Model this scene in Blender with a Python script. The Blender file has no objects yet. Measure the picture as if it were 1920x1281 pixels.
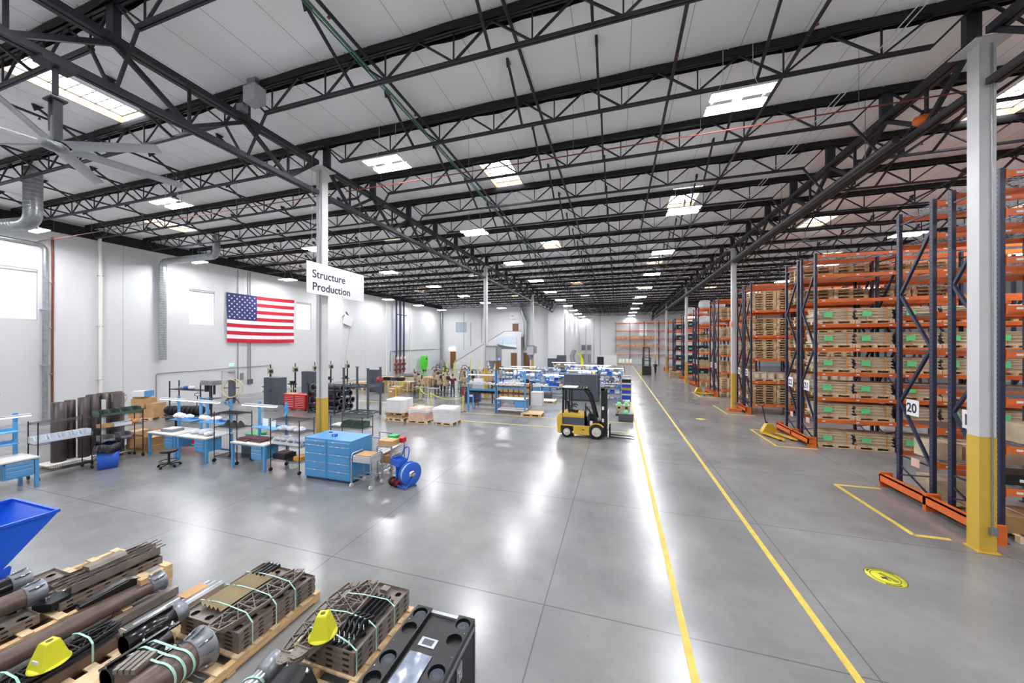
import bpy, math, random
from math import sin, cos, pi, radians, hypot, atan2
from mathutils import Vector, Matrix
rnd = random.Random(7)
scn = bpy.context.scene
COL = scn.collection
# ---------------------------------------------------------------- camera
EYE = 4.1
cam = bpy.data.cameras.new('camera')
cam.sensor_width = 36.0
cam.lens = 36.0 * 641.5 / 1920.0
cam.shift_y = 5.8 / 1920.0
cam.clip_start = 0.05
cam.clip_end = 300
camo = bpy.data.objects.new('camera', cam)
camo.location = (0, 0, EYE)
camo.rotation_euler = (radians(90), 0, radians(17.1))
COL.objects.link(camo)
scn.camera = camo

# ---------------------------------------------------------------- materials
def lin(c):
    if isinstance(c, str):
        c = [int(c[i:i+2], 16) / 255 for i in (0, 2, 4)]
        return tuple(v / 12.92 if v <= .04045 else ((v + .055) / 1.055) ** 2.4 for v in c)
    return tuple(c[:3])
M = {}
def mat(name, color, rough=.5, metal=0., noise=0., scale=4., bump=0., emit=None, spec=.5, color2=None, stretch=None, alpha=1., coat=0., trans=0.):
    m = bpy.data.materials.new(name)
    m.use_nodes = True
    nt = m.node_tree
    b = nt.nodes['Principled BSDF']
    c = lin(color)
    b.inputs['Base Color'].default_value = (*c, 1)
    b.inputs['Roughness'].default_value = rough
    b.inputs['Metallic'].default_value = metal
    b.inputs['Specular IOR Level'].default_value = spec
    b.inputs['Coat Weight'].default_value = coat
    b.inputs['Alpha'].default_value = alpha
    b.inputs['Transmission Weight'].default_value = trans
    if emit:
        b.inputs['Emission Color'].default_value = (*lin(emit[0]), 1)
        b.inputs['Emission Strength'].default_value = emit[1]
    if noise > 0 or bump > 0:
        tc = nt.nodes.new('ShaderNodeTexCoord')
        vec = tc.outputs['Object']
        if stretch:
            mp = nt.nodes.new('ShaderNodeMapping')
            mp.inputs['Scale'].default_value = stretch
            nt.links.new(vec, mp.inputs['Vector'])
            vec = mp.outputs['Vector']
        n = nt.nodes.new('ShaderNodeTexNoise')
        n.inputs['Scale'].default_value = scale
        n.inputs['Detail'].default_value = 5
        nt.links.new(vec, n.inputs['Vector'])
        if noise > 0:
            r = nt.nodes.new('ShaderNodeValToRGB')
            c2 = lin(color2) if color2 else tuple(v * (1 - noise) for v in c)
            c1 = c if color2 else tuple(min(1, v * (1 + noise * .5)) for v in c)
            r.color_ramp.elements[0].position = .32
            r.color_ramp.elements[1].position = .68
            r.color_ramp.elements[0].color = (*c2, 1)
            r.color_ramp.elements[1].color = (*c1, 1)
            nt.links.new(n.outputs['Fac'], r.inputs['Fac'])
            nt.links.new(r.outputs['Color'], b.inputs['Base Color'])
        if bump > 0:
            bp = nt.nodes.new('ShaderNodeBump')
            bp.inputs['Strength'].default_value = bump
            bp.inputs['Distance'].default_value = .02
            nt.links.new(n.outputs['Fac'], bp.inputs['Height'])
            nt.links.new(bp.outputs['Normal'], b.inputs['Normal'])
    M[name] = m
    return m

# ---------------------------------------------------------------- mesh builder
class MB:
    def __init__(s):
        s.v = []; s.f = []; s.mi = []; s.sm = []; s.T = None; s.m = 0
    def add(s, vs, fs, smooth=False):
        k = len(s.v)
        if s.T is not None:
            vs = [tuple(s.T @ Vector(p)) for p in vs]
        s.v += [tuple(p) for p in vs]
        for f in fs:
            s.f.append(tuple(i + k for i in f)); s.mi.append(s.m); s.sm.append(smooth)
        return s
    def box(s, x0, x1, y0, y1, z0, z1):
        vs = [(x, y, z) for x in (x0, x1) for y in (y0, y1) for z in (z0, z1)]
        return s.add(vs, [(0, 1, 3, 2), (4, 6, 7, 5), (0, 4, 5, 1), (2, 3, 7, 6), (0, 2, 6, 4), (1, 5, 7, 3)])
    def cbox(s, x, y, z, sx, sy, sz):
        """box by centre in x and y, by base in z"""
        return s.box(x - sx/2, x + sx/2, y - sy/2, y + sy/2, z, z + sz)
    def frame(s, p, q, up=(0, 0, 1)):
        p, q = Vector(p), Vector(q); d = (q - p)
        L = d.length or 1e-6
        d = d / L
        u = Vector(up)
        if abs(d.dot(u)) > .98:
            u = Vector((0, 1, 0)) if abs(d.y) < .9 else Vector((1, 0, 0))
        a = d.cross(u).normalized(); b = a.cross(d).normalized()
        return p, q, a, b
    def bar(s, p, q, w, h, up=(0, 0, 1)):
        p, q, a, b = s.frame(p, q, up)
        vs = []
        for e in (p, q):
            for i, j in ((-1, -1), (1, -1), (1, 1), (-1, 1)):
                vs.append(e + a * (i * w / 2) + b * (j * h / 2))
        return s.add(vs, [(3, 2, 1, 0), (4, 5, 6, 7), (0, 1, 5, 4), (1, 2, 6, 5), (2, 3, 7, 6), (3, 0, 4, 7)])
    def tube(s, p, q, r, n=8, r2=None, cap=True):
        r2 = r if r2 is None else r2
        p, q, a, b = s.frame(p, q)
        vs = []
        for e, rr in ((p, r), (q, r2)):
            for k in range(n):
                t = 2 * pi * k / n
                vs.append(e + a * (rr * cos(t)) + b * (rr * sin(t)))
        s.add(vs, [(k, (k + 1) % n, n + (k + 1) % n, n + k) for k in range(n)], True)
        if cap:
            s.add(vs, [tuple(range(n))[::-1], tuple(range(n, 2 * n))])
        return s
    def path(s, pts, r, n=8, close=False):
        """swept tube through points"""
        P = [Vector(p) for p in pts]; N = len(P); vs = []
        ref = None
        for i, p in enumerate(P):
            if close:
                t = (P[(i + 1) % N] - P[i - 1]).normalized()
            else:
                t = (P[min(i + 1, N - 1)] - P[max(i - 1, 0)]).normalized()
            if ref is None:
                ref = Vector((0, 0, 1)) if abs(t.z) < .9 else Vector((1, 0, 0))
            a = t.cross(ref)
            if a.length < 1e-4:
                a = t.cross(Vector((1, .3, 0)))
            a.normalize(); b = a.cross(t).normalized(); ref = b
            for k in range(n):
                th = 2 * pi * k / n
                vs.append(p + a * (r * cos(th)) + b * (r * sin(th)))
        fs = []
        for i in range(N if close else N - 1):
            j = (i + 1) % N
            for k in range(n):
                fs.append((i*n + k, i*n + (k+1) % n, j*n + (k+1) % n, j*n + k))
        s.add(vs, fs, True)
        if not close:
            s.add(vs, [tuple(range(n))[::-1], tuple(range((N-1)*n, N*n))])
        return s
    def lathe(s, prof, n=20, c=(0, 0, 0), axis='z', smooth=True):
        """prof: list of (radius, height) about an axis through c"""
        vs = []
        for r, h in prof:
            for k in range(n):
                t = 2 * pi * k / n
                p = (r * cos(t), r * sin(t), h)
                if axis == 'x': p = (p[2], p[0], p[1])
                elif axis == 'y': p = (p[1], p[2], p[0])
                vs.append((p[0] + c[0], p[1] + c[1], p[2] + c[2]))
        fs = []
        for i in range(len(prof) - 1):
            for k in range(n):
                fs.append((i*n + k, i*n + (k+1) % n, (i+1)*n + (k+1) % n, (i+1)*n + k))
        s.add(vs, fs, smooth)
        if prof[0][0] > 1e-4: s.add(vs, [tuple(range(n))[::-1]])
        if prof[-1][0] > 1e-4: s.add(vs, [tuple(range((len(prof)-1)*n, len(prof)*n))])
        return s
    def prism(s, poly, d0, d1, axis='z'):
        """polygon (a,b) extruded along axis: x -> (d,a,b), y -> (a,d,b), z -> (a,b,d)"""
        n = len(poly)
        def P(a, b, d):
            return (a, b, d) if axis == 'z' else ((d, a, b) if axis == 'x' else (a, d, b))
        vs = [P(a, b, d0) for a, b in poly] + [P(a, b, d1) for a, b in poly]
        return s.add(vs, [tuple(range(n))[::-1], tuple(range(n, 2*n))] + [(k, (k+1) % n, n + (k+1) % n, n + k) for k in range(n)])
    def plate(s, x0, x1, y0, y1, z0, z1, holes, n=16):
        """flat plate with round holes (x, y, r); built as a grid of cells, each cell holding one hole"""
        holes = sorted(holes)
        xs = [x0] + [(holes[i][0] + holes[i+1][0]) / 2 for i in range(len(holes) - 1)] + [x1] if holes else [x0, x1]
        for i, (hx, hy, r) in enumerate(holes):
            a0, a1 = xs[i], xs[i+1]
            out = []
            for k in range(n):
                t = 2*pi*k/n
                dx, dy = cos(t), sin(t)
                sx = ((a1 - hx) if dx > 0 else (hx - a0)) / max(abs(dx), 1e-6)
                sy = ((y1 - hy) if dy > 0 else (hy - y0)) / max(abs(dy), 1e-6)
                m_ = min(sx, sy)
                out.append((hx + dx*m_, hy + dy*m_))
            cor = [(a1, y1), (a0, y1), (a0, y0), (a1, y0)]
            for j, (cx, cy) in enumerate(cor):
                tt = atan2(cy - hy, cx - hx) % (2*pi)
                k = round(tt / (2*pi) * n) % n
                out[k] = (cx, cy)
            inn = [(hx + r*cos(2*pi*k/n), hy + r*sin(2*pi*k/n)) for k in range(n)]
            vs = [(a, b, z1) for a, b in out] + [(a, b, z1) for a, b in inn] + [(a, b, z0) for a, b in inn] + [(a, b, z0) for a, b in out]
            fs = []
            for k in range(n):
                q = (k+1) % n
                fs += [(k, q, n+q, n+k), (n+k, n+q, 2*n+q, 2*n+k), (2*n+k, 2*n+q, 3*n+q, 3*n+k)]
            s.add(vs, fs)
        s.add([(x0,y0,z0),(x1,y0,z0),(x1,y1,z0),(x0,y1,z0),(x0,y0,z1),(x1,y0,z1),(x1,y1,z1),(x0,y1,z1)],
              [(0,1,5,4),(1,2,6,5),(2,3,7,6),(3,0,4,7)])
        return s
    def grid(s, fn, nu, nv, smooth=True):
        vs = [fn(i / nu, j / nv) for j in range(nv + 1) for i in range(nu + 1)]
        fs = [(j*(nu+1)+i, j*(nu+1)+i+1, (j+1)*(nu+1)+i+1, (j+1)*(nu+1)+i) for j in range(nv) for i in range(nu)]
        return s.add(vs, fs, smooth)
    def mesh(s, name, mats):
        me = bpy.data.meshes.new(name)
        me.from_pydata(s.v, [], s.f)
        for m in (mats if isinstance(mats, (list, tuple)) else [mats]):
            me.materials.append(M[m])
        me.polygons.foreach_set('material_index', s.mi)
        me.polygons.foreach_set('use_smooth', s.sm)
        me.update()
        return me
    def build(s, name, mats, parent=None, loc=None, rot=None, label=None, bevel=0):
        o = bpy.data.objects.new(name, s.mesh(name, mats))
        COL.objects.link(o)
        if parent is not None: o.parent = parent
        if loc: o.location = loc
        if rot is not None: o.rotation_euler = (0, 0, rot) if not isinstance(rot, (tuple, list)) else rot
        if label: o['label'] = label
        if bevel:
            md = o.modifiers.new('bevel', 'BEVEL'); md.width = bevel; md.segments = 2; md.limit_method = 'ANGLE'
        return o

def bx(*a): return MB().box(*a)
def cb(*a): return MB().cbox(*a)
def tag(o, label, cat, group=None, kind=None):
    if label: o['label'] = label
    if cat: o['category'] = cat
    if group: o['group'] = group
    if kind: o['kind'] = kind
    return o
def thing(name, label, cat, loc=(0, 0, 0), rot=0, group=None):
    o = bpy.data.objects.new(name, None)
    o.empty_display_size = .2
    COL.objects.link(o)
    o.location = loc
    o.rotation_euler = (0, 0, rot) if not isinstance(rot, (tuple, list)) else rot
    return tag(o, label, cat, group)
def struct(o):
    o['kind'] = 'structure'
    return o
def dup(o, loc=None, rot=None, label=None, parent=None, group=None):
    """copy of a thing with copies of its parts and sub-parts"""
    c = o.copy(); COL.objects.link(c)
    if parent is not None: c.parent = parent
    if loc is not None: c.location = loc
    if rot is not None: c.rotation_euler = (0, 0, rot) if not isinstance(rot, (tuple, list)) else rot
    if label: c['label'] = label
    if group: c['group'] = group
    for ch in list(o.children):
        dup(ch, parent=c)
    return c
class Kind:
    """first call moves the source thing, later calls copy it"""
    all = []
    def __init__(s, src): s.src = src; s.used = False; Kind.all.append(s)
    def __call__(s, loc, rot=0, label=None, group=None):
        if not s.used:
            s.used = True
            o = s.src; o.location = loc
            o.rotation_euler = (0, 0, rot) if not isinstance(rot, (tuple, list)) else rot
            if label: o['label'] = label
            if group: o['group'] = group
            return o
        return dup(s.src, loc, rot, label, group=group)
ORD = ['nearest', 'second', 'third', 'fourth', 'fifth', 'sixth', 'seventh', 'eighth', 'ninth', 'tenth', 'eleventh', 'twelfth', 'thirteenth', 'fourteenth',
       'fifteenth', 'sixteenth', 'seventeenth', 'eighteenth', 'nineteenth', 'twentieth', 'twenty-first', 'twenty-second', 'twenty-third', 'twenty-fourth',
       'twenty-fifth', 'twenty-sixth', 'twenty-seventh', 'twenty-eighth', 'twenty-ninth', 'thirtieth', 'thirty-first', 'thirty-second', 'thirty-third']
def text(name, body, size, mname, parent=None, loc=(0, 0, 0), rot=(pi/2, 0, 0), align='LEFT', ext=.002, bold=0, sx=1.):
    c = bpy.data.curves.new(name, 'FONT'); c.body = body; c.size = size; c.align_x = align; c.extrude = ext; c.offset = bold
    c.space_line = 1.0
    tmp = bpy.data.objects.new(name, c); COL.objects.link(tmp)
    dg = bpy.context.evaluated_depsgraph_get(); dg.update()
    me = bpy.data.meshes.new_from_object(tmp.evaluated_get(dg))
    bpy.data.objects.remove(tmp)
    me.materials.clear(); me.materials.append(M[mname])
    o = bpy.data.objects.new(name, me); COL.objects.link(o)
    o.parent = parent; o.location = loc; o.rotation_euler = rot; o.scale = (sx, 1, 1)
    return o
mat('steel_dark', '2a2a31', .5, .0, .25, 3)
mat('nailer', '1d1817', .75, 0, .45, 6)
mat('brown_wood', '4a3728', .7, 0, .4, 5)
mat('deck', 'f9f9fa', .6, 0, .03, .5, .12)
mat('wall', 'd3d4d5', .55, 0, .025, .25)
mat('white', 'dededd', .45)
mat('white_paint', 'c9c9c9', .4, 0, .04, 2)
mat('offwhite', 'e6e2d8', .5)
mat('paper', 'e2e2e2', .7)
mat('yellow_paint', 'cda93f', .45, 0, .08, 3)
mat('line_yellow', 'd9bf56', .5, 0, .15, 6)
mat('led', 'ffffff', .5, emit=('fafbff', 30.))
mat('lamp_body', 'd9dad9', .4)
mat('skylight', 'ffffff', .5, emit=('dfeaff', 2.2))
mat('pine', 'e0bb8a', .65, 0, .3, 6, stretch=(1, 1, 4))
mat('pallet_wood', 'e4c79d', .7, 0, .35, 5, .2, stretch=(3, .6, 1))
mat('pallet_dark', 'bf9f76', .75, 0, .35, 5, .2, stretch=(3, .6, 1))
mat('cardboard', 'c29a6a', .7, 0, .12, 3)
mat('cardboard_dark', 'a07a50', .7, 0, .15, 3)
mat('tan_metal', 'd2c2a5', .45, .0, .22, 3)
mat('tan_dark', 'b39d78', .5, .0, .3, 3)
mat('orange_steel', 'e06c2a', .42, 0, .15, 2)
mat('orange_bright', 'f0742a', .42)
mat('navy_steel', '232842', .42, 0, .2, 3)
mat('wire', '8b8c90', .4, .7)
mat('wire_dark', '3a3b40', .45, .4)
mat('galv', 'a3a7a9', .35, .75, .2, 5)
mat('conduit', '9a9c9e', .38, .7)
mat('red_pipe', '7c3a2c', .5, 0, .2, 3)
mat('navy_pipe', '2e3358', .4)
mat('red', 'c41a22', .4)
mat('maroon', '5a1f2e', .7)
mat('strap_orange', 'e69a3c', .45)
mat('green_tag', '72e69a', .6)
mat('green', '21b463', .5)
mat('lime', '55d836', .4)
mat('bench_blue', '569ace', .4, 0, .06, 3)
mat('cab_blue', '5096cb', .38, 0, .05, 2)
mat('bin_blue', '2f63cb', .4)
mat('deep_blue', '1f52c4', .35, 0, .05, 2)
mat('hopper_blue', '1558cf', .32, 0, .05, 2)
mat('laminate', 'dcd9d2', .4, 0, .04, 3)
mat('black', '141417', .45)
mat('black_gloss', '101013', .22, 0, 0, coat=.3)
mat('black_plastic', '1c1c20', .55)
mat('rubber', '18181a', .75)
mat('grey_cab', '4c515c', .45, 0, .06, 2)
mat('grey', '85878b', .45)
mat('light_grey', 'b9bcc0', .45, 0, .08, 3)
mat('bin_clear', 'd5dbe3', .3)
mat('bag', 'd8dce4', .25, 0, .25, 14, .5)
mat('alu', 'b4b8bd', .28, .85, .15, 5)
mat('chrome', 'd0d3d6', .15, 1.)
mat('cast', '8f9299', .38, .7, .12, 6)
mat('bronze', '6b5c56', .36, .35, .2, 5)
mat('bronze_lt', '8a7f77', .38, .35, .25, 5)
mat('olive_angle', '8c7d5e', .4, .35, .2, 5)
mat('mint', 'a8d4c3', .5)
mat('cone_yellow', 'd6d42a', .45)
mat('fork_yellow', 'd6b03c', .35, 0, .05, 2)
mat('plum', '64424a', .5)
mat('skin', 'c79877', .6)
mat('hair', '2b211c', .7)
mat('jeans', '3c4c68', .8)
mat('dark_cloth', '24262c', .8)
mat('shrink', 'dcdadb', .28, 0, .05, 3, .35)
mat('kraft_pink', 'd6b29e', .6, 0, .1, 3)
mat('dark_tube', '453a38', .4, .3, .25, 2, stretch=(1, 1, .3))
mat('duct_dark', '2c2c30', .4, .3)
mat('door_brown', '7a5330', .5, 0, .2, 2)
mat('tape_blue', '4f6fd0', .5)
mat('machine_tan', 'b9a68a', .45, 0, .08, 4)
mat('olive_green', '44584a', .55)
mat('hub', 'cfc9bb', .4)
mat('flag_red', 'c8102e', .7, 0, .12, 3)
mat('flag_white', 'eeeaf0', .7, 0, .06, 3)
mat('flag_blue', '2a2f6b', .7, 0, .1, 3)
mat('shade', 'f2f5f5', .7, emit=('f2f6f8', .04))
mat('lit_tube', 'ffffff', .5, emit=('ffffff', 1.6))
mat('screen_blue', '3355dd', .4, emit=('3b5ce8', 1.))
mat('exit_green', '6fd39a', .4, emit=('5fe0a0', .6))
mat('ink', '26283c', .6)
mat('clear_plastic', '8f98ab', .2, 0, .3, 8, .3)
mat('teal', '5fb3a6', .5)
mat('rope', 'd8c59a', .7)
mat('green_pipe', '4f7f72', .5)
mat('pic_sky', 'c9d6e2', .6, 0, .12, 2)
mat('pic_land', '5f6672', .6, 0, .3, 6)
mat('pic_foam', 'e8edf0', .6)
mat('steel_lt', '6e7178', .4, .5, .15, 4)
mat('smoked', '9fb0bd', .15, 0, 0)

def floor_material():
    m = bpy.data.materials.new('floor_concrete'); m.use_nodes = True; M['floor'] = m
    nt = m.node_tree; b = nt.nodes['Principled BSDF']; N = nt.nodes.new; L = nt.links.new
    tc = N('ShaderNodeTexCoord')
    n1 = N('ShaderNodeTexNoise'); n1.inputs['Scale'].default_value = .35; n1.inputs['Detail'].default_value = 6; n1.inputs['Roughness'].default_value = .6
    n2 = N('ShaderNodeTexNoise'); n2.inputs['Scale'].default_value = 3.; n2.inputs['Detail'].default_value = 8; n2.inputs['Roughness'].default_value = .7
    mp = N('ShaderNodeMapping'); mp.inputs['Rotation'].default_value = (0, 0, .5); mp.inputs['Scale'].default_value = (.5, 2., 1)
    L(tc.outputs['Object'], n1.inputs['Vector']); L(tc.outputs['Object'], mp.inputs['Vector']); L(mp.outputs['Vector'], n2.inputs['Vector'])
    mx = N('ShaderNodeMix'); mx.data_type = 'FLOAT'; mx.inputs[0].default_value = .12
    L(n1.outputs['Fac'], mx.inputs[2]); L(n2.outputs['Fac'], mx.inputs[3])
    r = N('ShaderNodeValToRGB')
    r.color_ramp.elements[0].position = .3; r.color_ramp.elements[0].color = (*lin('6e6e6e'), 1)
    r.color_ramp.elements[1].position = .7; r.color_ramp.elements[1].color = (*lin('959594'), 1)
    L(mx.outputs[0], r.inputs['Fac'])
    # small dark scuffs and specks
    n3 = N('ShaderNodeTexNoise'); n3.inputs['Scale'].default_value = 5.5; n3.inputs['Detail'].default_value = 2
    mp3 = N('ShaderNodeMapping'); mp3.inputs['Scale'].default_value = (1.2, 4., 1); mp3.inputs['Rotation'].default_value = (0, 0, -.4)
    L(tc.outputs['Object'], mp3.inputs['Vector']); L(mp3.outputs['Vector'], n3.inputs['Vector'])
    r3 = N('ShaderNodeValToRGB'); r3.color_ramp.elements[0].position = .74; r3.color_ramp.elements[0].color = (0, 0, 0, 1)
    r3.color_ramp.elements[1].position = .80; r3.color_ramp.elements[1].color = (.5, .5, .5, 1)
    L(n3.outputs['Fac'], r3.inputs['Fac'])
    mc = N('ShaderNodeMix'); mc.data_type = 'RGBA'; mc.inputs[7].default_value = (*lin('6c6a69'), 1)
    L(r3.outputs['Color'], mc.inputs[0]); L(r.outputs['Color'], mc.inputs[6])
    # sawn joints
    sep = N('ShaderNodeSeparateXYZ'); L(tc.outputs['Object'], sep.inputs[0])
    def joint(out, off, per, w):
        a = N('ShaderNodeMath'); a.operation = 'SUBTRACT'; a.inputs[1].default_value = off; L(out, a.inputs[0])
        d = N('ShaderNodeMath'); d.operation = 'PINGPONG'; d.inputs[1].default_value = per / 2; L(a.outputs[0], d.inputs[0])
        c = N('ShaderNodeMath'); c.operation = 'LESS_THAN'; c.inputs[1].default_value = w; L(d.outputs[0], c.inputs[0])
        return c.outputs[0]
    jx = joint(sep.outputs['X'], JX, 4.17, .010); jy = joint(sep.outputs["Y"], JY, 3.81, .010)
    mxj = N('ShaderNodeMath'); mxj.operation = 'MAXIMUM'; L(jx, mxj.inputs[0]); L(jy, mxj.inputs[1])
    mj = N('ShaderNodeMix'); mj.data_type = 'RGBA'; mj.inputs[7].default_value = (*lin('585756'), 1)
    fj = N('ShaderNodeMath'); fj.operation = 'MULTIPLY'; fj.inputs[1].default_value = .75; L(mxj.outputs[0], fj.inputs[0])
    L(fj.outputs[0], mj.inputs[0]); L(mc.outputs[2], mj.inputs[6])
    L(mj.outputs[2], b.inputs['Base Color'])
    rr = N('ShaderNodeMapRange'); rr.inputs[1].default_value = .1; rr.inputs[2].default_value = .9; rr.inputs[3].default_value = .19; rr.inputs[4].default_value = .30
    L(n1.outputs['Fac'], rr.inputs[0]); L(rr.outputs[0], b.inputs['Roughness'])
    b.inputs['Specular IOR Level'].default_value = .5
    b.inputs['Coat Weight'].default_value = .2; b.inputs['Coat Roughness'].default_value = .2
    bp = N('ShaderNodeBump'); bp.inputs['Strength'].default_value = .015; bp.inputs['Distance'].default_value = .01
    L(n2.outputs['Fac'], bp.inputs['Height']); L(bp.outputs['Normal'], b.inputs['Normal'])
JX, JY = -1.1, 5.3
floor_material()
def lined(name, base, per, w, dark, axis='X', off=0.):
    """painted panels with thin joint lines every `per` metres"""
    m = M[base].copy(); m.name = name; M[name] = m
    nt = m.node_tree; b = nt.nodes['Principled BSDF']; N = nt.nodes.new; L = nt.links.new
    src = b.inputs['Base Color'].links[0].from_socket
    tc = N('ShaderNodeTexCoord'); sep = N('ShaderNodeSeparateXYZ'); L(tc.outputs['Object'], sep.inputs[0])
    a = N('ShaderNodeMath'); a.operation = 'SUBTRACT'; a.inputs[1].default_value = off; L(sep.outputs[axis], a.inputs[0])
    d = N('ShaderNodeMath'); d.operation = 'PINGPONG'; d.inputs[1].default_value = per / 2; L(a.outputs[0], d.inputs[0])
    c = N('ShaderNodeMath'); c.operation = 'LESS_THAN'; c.inputs[1].default_value = w; L(d.outputs[0], c.inputs[0])
    mx = N('ShaderNodeMix'); mx.data_type = 'RGBA'; mx.inputs[7].default_value = (*lin(dark), 1)
    L(c.outputs[0], mx.inputs[0]); L(src, mx.inputs[6]); L(mx.outputs[2], b.inputs['Base Color'])
lined('deck_panels', 'deck', 1.22, .008, 'b9b6b2', 'X', .3)
lined('wall_panels', 'wall', 7.2, .02, 'bdb9b3', 'Y', 13.33)
# ---------------------------------------------------------------- the shell
XW, XE = -29.6, 41.0           # left wall, far right edge of what can be seen
YB, YF = 54.0, 77.0            # back wall of the left bays, far wall
YN = -9.0                      # near end of the hall, behind the camera
XJ = -9.0                      # where the back wall steps back to the far wall
DECK = 11.05
XL, XR, Y1, BAY = -9.67, 6.96, 9.3, 15.25
JS = BAY / 6                   # joist spacing
struct(bx(XW - .3, XE, YN, YF + .3, -.3, 0).build('floor', 'floor'))
# skylight openings (x, y) centres; each 1.25 wide and 2.42 long, between two joists
SK = [(-14.25, 5.49), (-4.5, 13.12), (-14.25, 18.2), (-4.4, 23.28), (3.0, 17.9), (3.0, 30.6), (-25.0, 13.12), (-13.8, 30.9), (-4.35, 38.5), (2.8, 43.6), (-24.5, 38.5),
      (-4.35, 48.7), (-13.8, 46.2), (2.8, 53.8), (10.8, 13.12), (10.8, 23.28), (15.6, 30.9), (15.6, 36.0), (2.8, 64.0), (10.8, 46.2), (-25.0, 23.28), (19.5, 23.28), (-4.4, 0.4), (10.8, 2.95)]
def deck_mesh():
    """flat deck with rectangular openings, cut row by row"""
    mb = MB()
    rows = {}
    for x, y in SK: rows.setdefault(round(y, 2), []).append(x)
    y = YN
    for yc in sorted(rows):
        a, b = yc - 1.21, yc + 1.21
        if a > y: mb.box(XW - .3, XE, y, a, DECK, DECK + .15)
        x = XW - .3
        a = max(a, y)
        for xc in sorted(rows[yc]):
            mb.box(x, xc - .62, a, b, DECK, DECK + .15); x = xc + .62
        mb.box(x, XE, a, b, DECK, DECK + .15)
        y = b
    mb.box(XW - .3, XE, y, YF + .3, DECK, DECK + .15)
    return mb
rr = sorted(set(round(y, 2) for x, y in SK))
struct(deck_mesh().build('ceiling', 'deck_panels'))
# walls (the left wall has three window openings)
WIN = [(7.2, 10.03, 5.42, 8.1), (16.8, 18.45, 5.57, 8.15), (25.45, 27.12, 5.57, 8.25)]
w = MB(); y = YN
for a, b, z0, z1 in WIN:
    w.box(XW - .3, XW, y, a, 0, DECK); w.box(XW - .3, XW, a, b, 0, z0); w.box(XW - .3, XW, a, b, z1, DECK); y = b
w.box(XW - .3, XW, y, YF, 0, DECK)
wl = struct(w.build('wall_left', 'wall_panels'))
struct(bx(XW, XJ - 1.4, YB, YB + .3, 0, DECK).build('wall_back', 'wall'))
w = MB().box(XJ - 1.4, XJ + 1.1, YB - .9, YB + .3, 0, DECK).box(XJ + .8, XJ + 1.1, YB, YF, 0, DECK)
struct(w.build('wall_side', 'wall'))
w = MB()
a, b, z0, z1 = 4.35, 6.04, 5.9, 8.6
w.box(XJ, a, YF, YF + .3, 0, DECK).box(a, b, YF, YF + .3, 0, z0).box(a, b, YF, YF + .3, z1, DECK).box(b, XE, YF, YF + .3, 0, DECK)
struct(w.build('wall_far', 'wall'))
struct(bx(XW, XE, YN - .3, YN, 0, DECK).build('wall_near', 'wall'))
struct(bx(XE, XE + .3, YN, YF, 0, DECK).build('wall_right', 'wall'))
for i, (a, b, z0, z1) in enumerate(WIN):
    o = thing('window_%d' % (i + 1), None, None, (XW, 0, 0)); o['kind'] = 'structure'
    m = MB()
    for q in (a, b - .05): m.box(-.2, -.12, q, q + .05, z0, z1)
    for q in (z0, z0 + (z1 - z0) * .31, z1 - .05): m.box(-.2, -.12, a, b, q, q + .05)
    m.build('frame', 'light_grey', o)
    bx(-.19, -.18, a, b, z0, z1).build('pane', 'smoked', o)
    bx(-.075, -.065, a + .03, b - .03, z0 + .02, z1 - .14).build('roller_shade', 'shade', o)
    MB().tube((-.06, a + .02, z1 - .09), (-.06, b - .02, z1 - .09), .075, 12).build('shade_roll', 'light_grey', o)
o = thing('window_4', None, None, (0, YF, 0)); o['kind'] = 'structure'
m = MB()
for q in (4.35, 5.17, 5.98): m.box(q, q + .06, .1, .2, 5.9, 8.6)
for q in (5.9, 7.5, 8.54): m.box(4.35, 6.04, .1, .2, q, q + .06)
m.build('frame', 'light_grey', o)
bx(4.35, 6.04, .16, .17, 5.9, 8.6).build('pane', 'shade', o)
# skylights: timber curb, prismatic pane, safety grid
def skylight():
    o = thing('window', None, None); o['kind'] = 'structure'
    m = MB()
    for sx in (-.64, .60): m.box(sx, sx + .04, -1.21, 1.21, .0, .26)
    for sy in (-1.21, 1.17): m.box(-.62, .62, sy, sy + .04, .0, .26)
    m.build('curb', 'pine', o)
    bx(-.66, .66, -1.23, 1.23, .26, .29).build('pane', 'skylight', o)
    g = MB()
    for k in range(9): g.box(-.6, .6, -1.17 + k * .29, -1.154 + k * .29, .2, .216)
    for k in range(5): g.box(-.6 + k * .295, -.584 + k * .295, -1.17, 1.17, .216, .232)
    g.build('safety_grid', 'steel_dark', o)
    return o
ks = skylight()
for i, (x, y) in enumerate(SK):
    o = ks if i == 0 else dup(ks)
    o.location = (x, y, DECK); o.name = 'window_%d' % (i + 5)
# ---------------------------------------------------------------- columns
def column(x, y, label):
    t = thing('steel_column', label, 'column', (x, y, 0), 0, 'steel columns')
    s = .125
    b = MB().box(-s, s, -s, s, 2.28, 10.05)
    b.build('shaft', 'white_paint', t)
    m = MB().box(-s - .004, s + .004, -s - .004, s + .004, .02, 2.28); m.build('painted_base', 'yellow_paint', t)
    bx(-.17, .17, -.17, .17, 0, .02).build('base_plate', 'yellow_paint', t)
    c = MB().tube((.05, -s - .02, .45), (.05, -s - .02, 10), .013, 8)
    c.box(0, .1, -s - .07, -s - .004, .38, .52)
    c.build('conduit', 'conduit', t)
    cap = bx(-.3, .3, -.3, .3, 10.05, 10.07); cap.build('cap_plate', 'white_paint', t)
    return t
names = {0: 'beside the front pallet racks', 1: 'at the end of rack row 23', 2: 'third along the rack aisle', 3: 'fourth along the rack aisle', 4: 'farthest along the rack aisle'}
for k in range(5): column(XR, Y1 + k * BAY, 'white steel column with yellow painted base, ' + names[k])
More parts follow.
